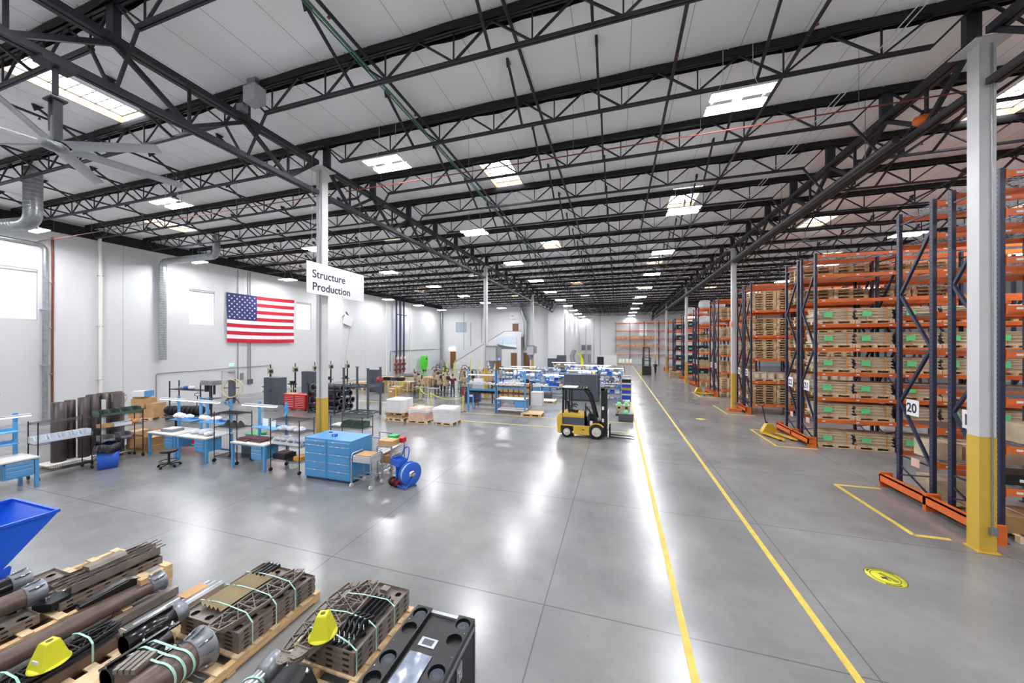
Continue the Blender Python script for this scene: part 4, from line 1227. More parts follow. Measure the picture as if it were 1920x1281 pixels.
# --- benches along x at y = 8.1
bench(1.5, .9, 'blue workbench behind the stool with light bar above', (-16.6, 8.14, 0), drawers=(1,), rails=1)
bench(1.5, .9, 'blue workbench strewn with plastic bags, light bar above', (-15.0, 8.14, 0), drawers=(1,), rails=1)
bench(1.5, .9, 'blue workbench holding flat plum castings, light bar above', (-12.3, 8.14, 0), drawers=(1,), rails=1)
t = thing('work_stool', 'black saddle stool on castors beside the blue bench', 'stool', (-14.4, 7.6, 0))
MB().lathe([(0, .5), (.2, .49), (.24, .53), (.2, .57), (0, .55)], 18).build('seat', 'black', t)
MB().tube((0, 0, .1), (0, 0, .5), .035, 10).build('column', 'black', t)
MB().path([(.24 * cos(k*pi/12), .24 * sin(k*pi/12), .2) for k in range(24)], .013, 6, True).build('foot_ring', 'black', t)
for k in range(5):
    a = k * 2*pi/5
    l = MB().bar((0, 0, .1), (.28 * cos(a), .28 * sin(a), .08), .04, .03).build('leg', 'black', t)
    MB().tube((.28*cos(a) - .02, .28*sin(a), .035), (.28*cos(a) + .02, .28*sin(a), .035), .035, 10).build('caster', 'rubber', l)
t = thing('parts_tray', 'grey tray of papers on the bench behind the stool', 'tray', (-15.9, 8.5, .872), .1)
cb(0, 0, 0, .55, .4, .09).build('tub', 'grey', t); cb(0, 0, .09, .45, .32, .03).build('paper_stack', 'paper', t)
tag(MB().prism([(-16.5, 8.3), (-16.1, 8.25), (-16.15, 8.5), (-16.45, 8.6)], .872, .9).build('paper_stack', 'kraft_pink'), 'pink papers on the left corner of the stool bench', 'paper')
for i, (x, y, z, s) in enumerate([(-14.6, 8.5, .872, 1.5), (-14.2, 8.55, .872, 1.7), (-13.85, 8.45, .872, 1.4), (-14.1, 8.85, 1.3, 1.4), (-16.2, 8.85, 1.3, 1.5), (-15.6, 8.85, 1.3, 1.3)]):
    o = kbag((x, y, z), i * 1.3, 'pale plastic parts bag, %s' % ['left on the bag-strewn bench', 'middle of the bag-strewn bench', 'right on the bag-strewn bench', 'on the shelf over the bag-strewn bench', 'left on the shelf behind the stool', 'right on the shelf behind the stool'][i], 'plastic parts bags'); o.scale = (s, s, s * .8)
def pipe_roll(x, y, z, lab): return tag(MB().tube((x, y, z), (x + .42, y - .03, z), .085, 14).build('paper_roll', 'paper'), lab, 'roll')
pipe_roll(-16.1, 8.75, 1.4, 'white roll lying on the shelf behind the stool')
pipe_roll(-14.75, 8.75, 1.4, 'white roll lying on the shelf over the bag-strewn bench')
wire_shelf(1.1, .5, 1.72, [.2, 1.22, 1.7], 'black wire cart with two bare shelves between the benches', (-13.48, 8.38, 0))
for k in range(3):
    t = thing('pump_housing', 'small dark cast housing on the bare wire cart, %s of three' % ['left', 'middle', 'right'][k], 'casting', (-13.2 + .3 * k, 8.65, 1.235), 0, 'castings on the wire cart')
    MB().lathe([(.14, 0), (.12, .05), (.05, .17), (.03, .2)], 12).build('body', 'black', t)
t = thing('plastic_crate', 'bright green crate beyond the bare wire cart', 'crate', (-12.75, 9.3, .55), 0)
cb(0, 0, 0, .5, .4, .26).build('tub', 'green', t); cb(0, 0, .26, .54, .44, .03).build('rim', 'green', t)
tag(cb(-12.75, 9.3, 0, .7, .55, .55).build('storage_box', 'grey_cab'), 'dark box carrying the bright green crate', 'box')
for k in range(6):
    m = MB(); m.box(-.26, .26, -.17, .17, 0, .022)
    for q in range(3):
        for r_ in range(2): m.box(-.2 + q * .15, -.1 + q * .15, -.13 + r_ * .14, -.03 + r_ * .14, .022, .032)
    tag(m.build('flat_casting', 'plum', None, (-12.0 + (k % 2) * .58, 8.42 + .03 * k, .872 + (k // 2) * .034), .05 * k - .1), 'flat plum metal casting on the bench, %s pile, %s' % (['left', 'right'][k % 2], ['bottom', 'middle', 'top'][k // 2]), 'casting', 'plum castings')
for i, (x, lab) in enumerate(((-11.95, 'white paper sheet clipped on the bench rail, left'), (-11.6, 'white paper sheet clipped on the bench rail, right'))):
    m = MB().box(x, x + .26, 8.94, 8.955, 1.2, 1.5); tag(m.build('paper_sheet', 'paper'), lab, 'paper')
wire_shelf(1.2, .55, 1.68, [.38, .86, 1.28, 1.66], 'black wire cart packed with bagged parts beside the blue cabinets', (-10.74, 8.3, 0))
for k in range(3): 
    o = kbag((-10.5 + .36 * k, 8.55, 1.293), k, 'pale bag on the upper shelf of the packed cart, %s of three' % ['left', 'middle', 'right'][k], 'bags on the packed cart'); o.scale = (1.3, 1.6, 1.1)
row(kbin['bin_clear'], 4, (-10.57, 8.52, .875), (.29, 0), 'clear bin of bagged parts on the packed cart', 'clear bins on the packed cart')
for k in range(4):
    o = kbag((-10.57 + .29 * k, 8.55, .96), k * 2, 'bag of parts heaped in a clear bin on the packed cart, %s' % ('first' if k == 0 else ORD[k]), 'bags on the packed cart')
t = thing('parts_box', 'black open box on the bottom shelf of the packed cart', 'box', (-10.45, 8.55, .395))
cb(0, 0, 0, .5, .42, .16).build('tub', 'black_plastic', t); cb(0, 0, .16, .4, .3, .03).build('contents', 'plum', t)
tag(cb(-9.75, 8.55, .395, .3, .3, .12).build('parts_tray', 'strap_orange'), 'orange tray on the bottom shelf of the packed cart', 'tray')
t = thing('bucket', 'white bucket with purple rim under the packed cart', 'bucket', (-10.3, 8.75, 0))
MB().lathe([(.12, 0), (.15, .3), (.14, .3), (.11, .02)], 18).build('pail', 'white', t)
MB().lathe([(.155, .27), (.16, .27), (.16, .31), (.14, .31)], 18).build('rim', 'flag_blue', t)
MB().path([(-.155 * cos(k*pi/8), -.1 * sin(k * pi/8) - .03, .26 - .1 * sin(k*pi/8)) for k in range(9)], .004, 4).build('handle', 'chrome', t)
# --- blue drawer cabinets
def drawer_cabinet(x, lab, rows, grips):
    t = thing('drawer_cabinet', lab, 'cabinet', (x, 8.17, 0), 0, 'blue drawer cabinets')
    W_, D_, H_ = .865, .9, 1.26
    MB().box(0, W_, .012, D_, .08, H_).build('body', 'cab_blue', t)
    bx(.03, W_ - .03, .04, D_ - .04, 0, .08).build('plinth', 'navy_pipe', t)
    z = H_ - .05
    for k, h in enumerate(rows):
        m = MB().box(.04, W_ - .04, -.004, .012, z - h + .008, z); m.m = 1
        m.box(.05, W_ - .05, -.02, -.004, z - .03, z - .018); m.m = 2
        for g in grips[k]: m.box(.04 + g * (W_ - .14), .04 + g * (W_ - .14) + .08, -.024, -.012, z - .034, z - .014)
        m.build('drawer', ['cab_blue', 'light_grey', 'paper'], t); z -= h
    return t
drawer_cabinet(-9.18, 'blue drawer cabinet, left of the pair in front of the column', (.13, .25, .25, .24, .24), ([.5], [.15, .65, .9], [.05, .75], [.45], [.45]))
drawer_cabinet(-8.305, 'blue drawer cabinet, right of the pair in front of the column', (.13, .25, .25, .24, .24), ([.2], [.1, .4, .7], [.5], [.5], [.5]))
t = thing('parts_box', 'small dark blue box on top of the blue cabinets', 'box', (-8.35, 8.5, 1.26)); cb(0, 0, 0, .14, .1, .08).build('tub', 'bin_blue', t); cb(.02, -.052, .02, .06, .004, .03).build('label_sheet', 'paper', t)
tag(cb(-8.85, 8.85, 1.26, .1, .07, .02).build('tape_measure', 'black'), 'small black tool on the left blue cabinet', 'tool')
# --- carts right of the cabinets
def caster(p, x, y, r=.06, m='light_grey'): MB().tube((x - .02, y, r), (x + .02, y, r), r, 12).build('caster', m, p)
t = thing('tray_cart', 'small aluminium cart with cardboard sheet on top, in front of the cabinets', 'cart', (-7.3, 8.02, 0))
for x in (0, .66):
    f = MB().path([(x, .02, .12), (x, .02, .9), (x, .08, .96), (x, .46, .96), (x, .52, .9), (x, .52, .12)], .02, 8).build('side_frame', 'alu', t)
    for y in (.02, .52): caster(f, x, y, .065, 'white')
MB().box(0, .66, .04, .06, .25, .28).box(0, .66, .48, .5, .25, .28).box(.02, .05, .04, .5, .25, .28).box(.61, .64, .04, .5, .25, .28).box(0, .66, .26, .28, .25, .28).build('lower_frame', 'alu', t)
MB().box(.03, .63, .04, .5, .72, .9).build('tray', 'light_grey', t)
cb(.33, .27, .9, .5, .4, .03).build('card', 'cardboard', t)
def tray_rack(loc, rot, lab, n=16, h=1.02):
    t = thing('tray_rack', lab, 'rack', loc, rot, 'aluminium tray racks')
    for x in (0, .5):
        for y in (0, .66):
            p = bx(x - .015, x + .015, y - .015, y + .015, .1, h).build('post', 'alu', t); caster(p, x, y, .06, 'grey')
    for k in range(n):
        z = .2 + k * (h - .25) / n
        MB().box(-.01, .04, 0, .66, z, z + .012).box(.46, .51, 0, .66, z, z + .012).build('slide', 'alu', t)
    MB().box(0, .5, -.01, .02, h - .03, h).box(0, .5, .64, .67, h - .03, h).build('top_rail', 'alu', t)
    return t
tray_rack((-6.98, 8.75, 0), 0, 'aluminium tray rack loaded with boxes beside the blue cabinets')
carton(-6.72, 8.95, 1.03, .5, .36, .15, 'tan carton on top of the aluminium tray rack')
tag(cb(-6.78, 9.28, 1.03, .26, .24, .2).build('storage_bin', 'green'), 'bright green bin on top of the aluminium tray rack', 'bin')
tag(cb(-6.5, 9.3, 1.03, .2, .2, .14).build('storage_bin', 'red'), 'red bin on top of the aluminium tray rack', 'bin')
carton(-6.72, 9.05, .5, .4, .5, .22, 'brown carton inside the aluminium tray rack', mname='cardboard_dark')
tray_rack((-8.05, 9.55, 0), 0, 'aluminium tray rack behind the blue cabinets')
tag(MB().lathe([(.02, 0), (.075, 0), (.075, .62), (.02, .62)], 16, (-6.22, 8.85, 0)).build('paper_roll', 'white'), 'white plastic film roll standing beside the tray rack', 'roll')
wire_shelf(1.4, .55, 1.46, [.3, 1.06, 1.45], 'black wire cart behind the column and blue cabinets', (-10.1, 10.1, 0))
row(kbin['olive_green'], 4, (-9.55, 10.35, 1.075), (.22, 0), 'dark green bin on the cart behind the cabinets', 'dark green bins behind the cabinets')
tag(cb(-9.95, 10.4, 1.075, .5, .4, .05).build('parts_tray', 'bin_clear'), 'flat pale tray on the cart behind the cabinets', 'tray')
# --- strapping cart
t = thing('strapping_cart', 'blue strapping cart with mint reel and red wheels', 'cart', (-5.85, 8.65, 0), -.35)
for s in (-1, 1):
    m = MB()
    m.lathe([(.1, 0), (.33, 0), (.34, .008), (.33, .016), (.1, .016)], 40, (.12 + s * .075 - .008, 0, .36), 'x').build('reel_flange', 'bin_blue', t)
MB().lathe([(.1, -.065), (.29, -.065), (.29, .065), (.1, .065)], 40, (.12, 0, .36), 'x').build('strapping_coil', 'mint', t)
m = MB().tube((-.05, 0, .36), (.27, 0, .36), .03, 12); m.lathe([(.11, 0), (.11, .012), (0, .02)], 20, (.21, 0, .36), 'x'); m.build('axle', 'chrome', t)
m = MB().box(-.22, -.18, -.25, .1, .03, .75).box(-.26, .25, -.3, -.26, .03, .07).bar((-.2, -.1, .7), (-.2, .12, .36), .04, .04).bar((.28, -.25, .05), (.28, .1, .36), .03, .03).box(-.2, .3, .06, .09, .02, .06); m.build('frame', 'bin_blue', t)
MB().box(-.42, .0, -.28, -.02, .6, .63).box(-.42, -.4, -.28, -.02, .63, .78).box(-.02, .0, -.28, -.02, .63, .78).box(-.42, 0, -.3, -.28, .6, .78).box(-.42, 0, -.02, 0, .6, .78).build('tool_box', 'bin_blue', t)
MB().path([(-.3, 0, .75), (-.3, .1, .98), (-.2, .12, 1.06), (-.05, .1, 1.06), (.02, .04, .98), (0, 0, .75)], .018, 8).build('handle', 'deep_blue', t)
for s in (-1, 1):
    w_ = MB().lathe([(.04, -.035), (.12, -.035), (.13, 0), (.12, .035), (.04, .035)], 18, (-.22 + s * .1, -.28, .13), 'x').build('wheel', 'rubber', t)
    MB().lathe([(.0, -.04), (.08, -.04), (.08, .04), (0, .04)], 14, (-.22 + s * .1, -.28, .13), 'x').build('rim', 'red', w_)
# --- along the left wall
kpal[0]((-24.7, 12.2, 0), .3, 'wooden pallet of brown cartons near the left wall', 'pallet near the left wall')
for i, (x, y, z, w, d, h_) in enumerate([(-25.0, 12.0, .14, .6, .8, .5), (-24.4, 12.3, .14, .6, .8, .45), (-25.0, 12.1, .64, .7, .7, .5), (-24.35, 12.3, .59, .5, .6, .3), (-25.2, 12.1, 1.14, .5, .5, .1)]):
    carton(x, y, z, w, d, h_, 'brown carton on the pallet by the left wall, %s' % ['bottom left', 'bottom right', 'upper left', 'upper right', 'flat one on top'][i], 'cartons by the left wall', rot=.3)
t = thing('tool_case', 'blue-fronted white case on top of the cartons by the left wall', 'case', (-24.95, 12.0, 1.26), .3); cb(0, 0, 0, .7, .45, .3).build('body', 'white', t); cb(.38, 0, 0, .06, .46, .32).build('front', 'bench_blue', t)
t = thing('drill_press', 'grey drill press on a table near the left wall', 'machine', (-22.6, 13.9, 0))
MB().box(-.3, .3, -.25, .25, 0, .06).tube((0, 0, .06), (0, 0, 1.75), .05, 12).build('column', 'steel_dark', t)
MB().box(-.45, .4, -.25, .25, .95, 1.0).build('table', 'steel_lt', t)
MB().prism([(-.55, 1.75), (.45, 1.75), (.5, 2.0), (-.5, 2.02)], -.24, .24, 'y').build('belt_cover', 'grey', t)
MB().tube((.25, 0, 1.2), (.25, 0, 1.75), .06, 10).tube((-.35, 0, 1.35), (-.35, 0, 1.75), .12, 12).build('spindle', 'steel_dark', t)
t = thing('storage_rack', 'black tube frame rack holding bottles against the left wall', 'shelf', (-27.6, 14.6, 0))
for x in (0, 2.9):
    for y in (0, .5): MB().box(x - .025, x + .025, y - .025, y + .025, 0, 1.75).build('post', 'steel_dark', t)
for z in (.5, 1.2): MB().box(0, 2.9, 0, .5, z, z + .04).build('shelf', 'steel_dark', t)
for i, (dx, c) in enumerate(((.9, 'light_grey'), (1.3, 'bin_blue'), (1.75, 'white'))):
    t = thing('bottle', '%s bottle lying on the tube frame rack' % ['clear', 'blue', 'white'][i], 'bottle', (-27.6 + dx, 14.8, 1.36)); MB().lathe([(.05, -.2), (.11, -.18), (.11, .12), (.04, .2)], 14, axis='x').build('body', c, t)
t = thing('cable_drum', 'big pale hoop drum in a grey stand before the white door', 'drum', (-25.9, 17.1, 0), .35)
MB().path([(.62 * cos(k*pi/18), 0, 1.02 + .62 * sin(k*pi/18)) for k in range(36)], .035, 8, True).path([(.62 * cos(k*pi/18), .3, 1.02 + .62 * sin(k*pi/18)) for k in range(36)], .035, 8, True).build('hoop', 'rope', t)
MB().box(-.16, .16, .02, .28, 0, 1.65).bar((-.55, .15, 1.05), (.55, .15, 1.05), .06, .06).bar((-.5, .15, 0), (0, .15, .6), .08, .08).bar((.5, .15, 0), (0, .15, .6), .08, .08).build('stand', 'steel_lt', t)
kpj((-22.7, 13.2, 0), 1.2, 'yellow and black pallet jack standing by the black rolls', 'yellow pallet jacks')
for k in range(8): tag(MB().lathe([(.1, 0), (.24, 0), (.24, .2), (.1, .2)], 16, axis='x').build('black_roll', 'black', None, (-23.3 + .23 * k, 12.3 + .06 * k, .55)), 'black roll in the row behind the blue benches, %s from the left' % ('first' if k == 0 else ORD[k]), 'roll', 'row of black rolls')
t = thing('roll_stand', 'low dark stand carrying the row of black rolls', 'stand', (-22.5, 12.5, 0)); MB().box(-1.05, 1.05, -.3, .25, .22, .31).build('shelf', 'steel_dark', t)
for s in (-1, 1): cb(s * 1.0, 0, 0, .06, .5, .22).build('leg', 'steel_dark', t)
tag(MB().tube((-17.55, 9.5, 0), (-17.55, 9.5, 1.05), .045, 10).lathe([(.3, 1.05), (.33, 1.09), (.3, 1.13), (.27, 1.09), (.3, 1.05)], 20, (-17.55, 9.5, 0)).build('round_stand', 'black'), 'black ring-topped stand behind the left end of the benches', 'stand')
t = thing('parts_bin', 'red floor bin with orange straps behind the left carts', 'bin', (-17.0, 9.6, 0)); cb(0, 0, 0, .9, .6, .4).build('tub', 'red', t); MB().tube((-.4, 0, .46), (.4, 0, .46), .1, 10).build('strap_bundle', 'strap_orange', t)
def cabinet2(loc, w, d, h, lab, doors=2, rot=0):
    t = thing('steel_cabinet', lab, 'cabinet', loc, rot, 'grey steel cabinets')
    MB().box(0, w, 0, d, .06, h).build('body', 'grey_cab', t); bx(.02, w - .02, .02, d - .02, 0, .06).build('plinth', 'black', t)
    for k in range(doors):
        a = w / doors * k
        p = bx(a + .01, a + w / doors - .01, -.018, 0, .1, h - .03).build('door', 'grey_cab', t)
        x = a + w / doors - .08 if k % 2 == 0 else a + .06
        bx(x, x + .025, -.04, -.018, h * .48, h * .56).build('handle', 'black', p)
    return t
cabinet2((-23.0, 17.3, 0), 1.25, .65, 1.86, 'grey two-door steel cabinet left of the red tool chest')
cabinet2((-23.9, 21.0, 0), 1.25, .65, 1.98, 'grey two-door steel cabinet behind the black pipe stack')
t = thing('tool_chest', 'wide red tool chest with many drawers', 'tool chest', (-20.05, 16.35, 0))
MB().box(0, 1.75, 0, .6, .1, .95).build('body', 'red', t); MB().box(-.02, 1.77, -.01, .61, .95, .99).build('top', 'red', t); cb(.25, .3, .99, .7, .5, .02).build('mat', 'strap_orange', t)
for c in range(2):
    for k in range(7):
        m = MB().box(.05 + c * .85, .85 + c * .85, -.012, 0, .16 + k * .108, .25 + k * .108); m.m = 1; m.box(.1 + c * .85, .8 + c * .85, -.022, -.012, .225 + k * .108, .24 + k * .108); m.build('drawer', ['red', 'paper'], t)
for x in (.1, 1.65): caster(t, x, .1, .055, 'rubber'); caster(t, x, .5, .055, 'rubber')
# pipe rack with flanged black pipes
t = thing('pipe_rack', 'dark steel rack cradling flanged black pipes', 'rack', (-17.9, 16.1, 0))
for x in (.15, 2.1):
    for y in (-.04, 1.2): MB().box(x - .03, x + .03, y - .03, y + .03, 0, 1.72).build('post', 'steel_dark', t)
    MB().box(x - .03, x + .03, 0, 1.2, .08, .14).build('crossbar', 'steel_dark', t)
MB().box(.15, 2.1, -.06, -.02, .08, .14).box(.15, 2.1, 1.18, 1.22, .08, .14).build('side_rail', 'steel_dark', t)
def flange_pipe():
    t = thing('flanged_pipe', 'pipe', 'pipe')
    MB().lathe([(.11, 0), (.13, 0), (.13, 2.25), (.11, 2.25), (.11, 0)], 18, axis='x').build('barrel', 'duct_dark', t)
    for q in (.0, 2.2): MB().lathe([(.12, 0), (.19, 0), (.19, .05), (.12, .05), (.12, 0)], 20, (q, 0, 0), 'x').build('flange', 'grey_cab', t)
    return t
kfp = Kind(flange_pipe())
for lv in range(4):
    for k in range(3): kfp((-17.9 + [.0, .12, -.05, .2][lv] + .04 * k, 16.32 + .4 * k, .34 + .4 * lv), 0, 'black flanged pipe in the rack, %s layer, %s column' % (['bottom', 'second', 'third', 'top'][lv], ['front', 'middle', 'back'][k]), 'flanged black pipes')
t = thing('stacking_rack', 'empty dark stacking rack with four tall posts', 'rack', (-14.92, 15.85, 0))
for x in (0, 1.65):
    for y in (0, 1.05): MB().box(x - .045, x + .045, y - .045, y + .045, 0, 2.75).cbox(x, y, 2.75, .14, .14, .03).build('post', 'grey_cab', t)
for z in (.16, 1.68):
    m = MB()
    for y in (0, .52, 1.05): m.box(0, 1.65, y - .03, y + .03, z, z + .07)
    for x in (0, .55, 1.1, 1.65): m.box(x - .03, x + .03, 0, 1.05, z, z + .07)
    m.build('deck_frame', 'grey_cab', t)
# shrink wrapped pallets
def wrapped(x, y, w, d, z0, h, lab, mname, seed, cover=False):
    r = random.Random(seed); t = thing('wrapped_load', lab, 'load', (x, y, z0))
    m = MB()
    def f(u, v):
        a = u * 2 * pi
        c, s_ = cos(a), sin(a); k = 1 / max(abs(c), abs(s_)); k = min(k, 1.34)
        e = 1 + .012 * sin(v * 40 + u * 5) + .015 * sin(u * 17 + seed)
        top = 1 if v < .8 else 1 - ((v - .8) / .2) ** 2
        zz = h * min(1, v / .8) + (.05 * (1 - top) * (1 + .5 * sin(u * 9)))
        return (w/2 * c * k * e * top, d/2 * s_ * k * e * top, zz)
    m.grid(f, 56, 20, True)
    m.build('wrap', mname, t)
    if cover:
        m = MB()
        m.grid(lambda u, v: ((f(u, .62 + .38 * v)[0]) * 1.03, f(u, .62 + .38 * v)[1] * 1.03, f(u, .62 + .38 * v)[2] - .1 * (1 - v) * (1 + .6 * sin(u * 14)) + .012), 56, 8)
        m.build('plastic_cover', 'shrink', t)
    return t
kpal[0]((-11.5, 16.2, 0), 0, 'wooden pallet, lower of two under the tall wrapped load', 'pallets under the wrapped loads'); kpal[1]((-11.45, 16.2, .3), .02, 'wooden pallet, upper of two under the tall wrapped load', 'pallets under the wrapped loads')
tag(cb(-11.5, 16.2, .14, 1.0, .9, .16).build('wood_packing', 'pallet_dark'), 'layer of dark timber between the two pallets of the tall wrapped load', 'timber')
wrapped(-11.45, 16.2, 1.1, 1.0, .44, .7, 'tallest shrink-wrapped load, left of three', 'shrink', 1)
kpal[0]((-10.0, 16.05, 0), .05, 'wooden pallet under the pinkish carton load', 'pallets under the wrapped loads'); wrapped(-10.0, 16.05, 1.05, .95, .14, .62, 'pinkish carton load half covered in plastic, middle of three', 'kraft_pink', 2, True)
kpal[0]((-8.5, 16.1, 0), -.05, 'wooden pallet under the white wrapped load', 'pallets under the wrapped loads'); wrapped(-8.5, 16.1, 1.15, 1.02, .13, .72, 'all-white shrink-wrapped load, right of three', 'shrink', 3, True)
# ---------------------------------------------------------------- forklift (faces +x)
def wheel(p, x, y, r, w, rim, name='wheel'):
    m = MB().lathe([(r * .55, -w/2), (r * .96, -w/2), (r, -w/2 + .02), (r, w/2 - .02), (r * .96, w/2), (r * .55, w/2)], 28, (x, y, r), 'y')
    o = m.build(name, 'rubber', p)
    MB().lathe([(0, -w/2 - .03), (r * .2, -w/2 - .03), (r * .25, -w/2 - .008), (r * .52, -w/2 - .008), (r * .62, -w/2 - .02), (r * .64, -w/2 - .002), (r * .62, w/2 + .02), (0, w/2 + .01)], 28, (x, y, r), 'y').build('rim', rim, o)
    return o
t = thing('forklift', 'yellow and black electric forklift with empty seat, forks down, parked mid floor', 'forklift', (-2.14, 15.2, 0))
W_ = 1.05
for y in (.1, W_ - .1):
    wheel(t, 0, y, .24, .2, 'hub', 'rear_wheel'); wheel(t, 1.28, y, .31, .22, 'hub', 'front_wheel')
m = MB()    # counterweight and chassis
m.prism([(-.43, .22), (-.26, .12), (-.26, .5), (.28, .5), (.28, .14), (.98, .14), (.98, .48), (1.0, .56), (-.2, .56), (-.2, .9), (-.38, 1.0), (-.45, .8)], .0, W_, 'y')
m.build('counterweight', 'fork_yellow', t, bevel=.03)
m = MB().prism([(-.2, .9), (-.2, 1.06), (-.05, 1.1), (.55, 1.02), (.84, .96), (.84, .86), (-.2, .86)], .04, W_ - .04, 'y'); m.build('hood', 'fork_yellow', t, bevel=.03)
MB().box(-.16, .76, .015, W_ - .015, .56, .88).box(.78, .9, .02, W_ - .02, .56, .96).build('battery_panel', 'grey_cab', t)
MB().prism([(.9, .5), (1.3, .5), (1.42, .75), (1.3, .8), (.9, .62)], .1, W_ - .1, 'y').prism([(.76, .5), (1.1, .5), (1.1, .72), (.9, .72), (.84, 1.2), (.76, 1.2)], .02, .1, 'y').build('floor_step', 'black', t)
fm = MB()
for y in (.06, W_ - .06):
    P_ = [(.98 + .36 * cos(k * pi / 10), y, .31 + .36 * sin(k * pi / 10)) for k in range(2, 9)]
    for a, b in zip(P_, P_[1:]): fm.bar((a[0] + .3, a[1], a[2]), (b[0] + .3, b[1], b[2]), .16, .04)
fm.build('fender', 'fork_yellow', t)
cb(1.06, .008, .6, .12, .012, .18).build('warning_label', 'paper', t)
cb(.72, .0, .36, .12, .01, .03).build('step_grip', 'black', t)
# guard
g = MB()
for y in (.1, W_ - .1):
    g.bar((-.18, y, .55), (-.16, y, 2.1), .08, .1).bar((.1, y, 1.0), (.12, y, 2.12), .05, .06)
    pts = [(1.28, y, .62), (1.2, y, 1.1), (1.06, y, 1.62), (.94, y, 1.92), (.78, y, 2.1)]
    for a, b in zip(pts, pts[1:]): g.bar(a, b, .09, .1)
    g.bar((1.32, y, .75), (1.02, y, 1.86), .04, .05)
g.build('guard_posts', 'black', t)
r_ = MB().box(-.22, .86, .06, .16, 2.09, 2.17).box(-.22, .86, W_ - .16, W_ - .06, 2.09, 2.17).box(-.22, -.12, .06, W_ - .06, 2.09, 2.17).box(.78, .86, .06, W_ - .06, 2.09, 2.17)
for k in range(7): r_.box(-.1 + k * .13, -.06 + k * .13, .1, W_ - .1, 2.11, 2.16)
r_.build('overhead_guard', 'black', t)
bx(-.2, .42, .12, W_ - .12, 2.165, 2.185).build('roof_panel', 'light_grey', t)
s = MB(); s.prism([(.0, 1.1), (.46, 1.06), (.48, 1.16), (.08, 1.2), (.0, 1.16)], .3, .75, 'y').prism([(.0, 1.14), (.1, 1.2), (.04, 1.58), (-.06, 1.56)], .32, .73, 'y').build('seat', 'black', t, bevel=.03)
a_ = MB(); a_.path([(.12, .28, 1.34), (.34, .26, 1.36), (.4, .26, 1.3)], .03, 8).path([(.12, .77, 1.34), (.34, .79, 1.36), (.4, .79, 1.3)], .03, 8); a_.build('armrest', 'black', t)
MB().path([(.78, .52 + .17 * cos(k * pi / 8), 1.32 + .16 * sin(k * pi / 8)) for k in range(16)], .014, 6, True).tube((.8, .52, 1.3), (1.05, .52, 1.0), .03, 8).box(.95, 1.2, .25, .8, .75, 1.05).build('steering_column', 'black', t)
MB().tube((.78, .25, .95), (.82, .25, 1.3), .03, 8).build('lever', 'black', t)
m = MB()     # mast
for y in (.22, W_ - .34):
    m.box(1.46, 1.62, y, y + .12, .08, 2.18)
    m.box(1.64, 1.72, y + .02, y + .1, .1, 2.1)
for z in (.25, 1.2, 2.1): m.box(1.46, 1.6, .22, W_ - .22, z, z + .08)
m.build('mast', 'black', t)
MB().tube((1.53, .42, .3), (1.53, .42, 1.95), .04, 10).tube((1.53, W_ - .42, .3), (1.53, W_ - .42, 1.95), .04, 10).build('lift_cylinder', 'steel_lt', t)
MB().path([(1.5, .46, 2.0), (1.45, .5, 1.7), (1.5, .52, 1.2), (1.5, .5, .7)], .018, 6).path([(1.45, .56, 1.95), (1.42, .6, 1.6), (1.5, .58, 1.0)], .018, 6).build('hose', 'teal', t)
cb(1.46, .32, 1.62, .03, .1, .3).build('caution_plate', 'cone_yellow', t)
for z in (1.25, .72): cb(1.545, .215, z, .09, .01, .15).build('white_label', 'paper', t)
m = MB().box(1.74, 1.79, .05, W_ - .05, .12, .2).box(1.74, 1.79, .05, W_ - .05, .45, .53)
for k in range(7): m.box(1.75, 1.77, .06 + k * .15, .09 + k * .15, .5, 1.15)
m.box(1.74, 1.78, .05, W_ - .05, 1.12, 1.16); m.build('carriage', 'offwhite', t)
for y in (.28, .7): MB().prism([(1.79, .06), (2.86, .045), (2.86, .065), (1.86, .11), (1.86, .55), (1.79, .55)], y, y + .1, 'y').build('fork', 'black', t)
# ---------------------------------------------------------------- reach truck far down the aisle
t = thing('reach_truck', 'black stand-up reach truck with tall mast far down the aisle', 'forklift', (3.75, 49.2, 0))
cb(0, 0, .08, 1.15, 1.0, 1.15).build('body', 'black_plastic', t, bevel=.05)
m = MB()
for x in (-.45, .33): m.box(x, x + .12, .5, .65, .1, 3.75)
for z in (.4, 1.9, 3.65): m.box(-.45, .45, .52, .62, z, z + .1)
m.build('mast', 'black', t)
m = MB()
for x in (-.5, .5):
    for y in (-.4, .4): m.box(x - .03, x + .03, y - .03, y + .03, 1.2, 2.3)
m.box(-.53, .53, -.43, .43, 2.3, 2.36); m.build('overhead_guard', 'black', t)
for x in (-.5, .5): cb(x, .9, .02, .14, 1.2, .14).build('outrigger', 'black', t)
for x in (-.35, .35): MB().tube((x - .05, -.3, .1), (x + .05, -.3, .1), .1, 12).build('wheel', 'rubber', t)
tag(MB().tube((3.0, 47.2, 0), (3.0, 47.2, 1.3), .06, 10).build('bollard', 'yellow_paint'), 'yellow bollard in front of the reach truck', 'bollard')
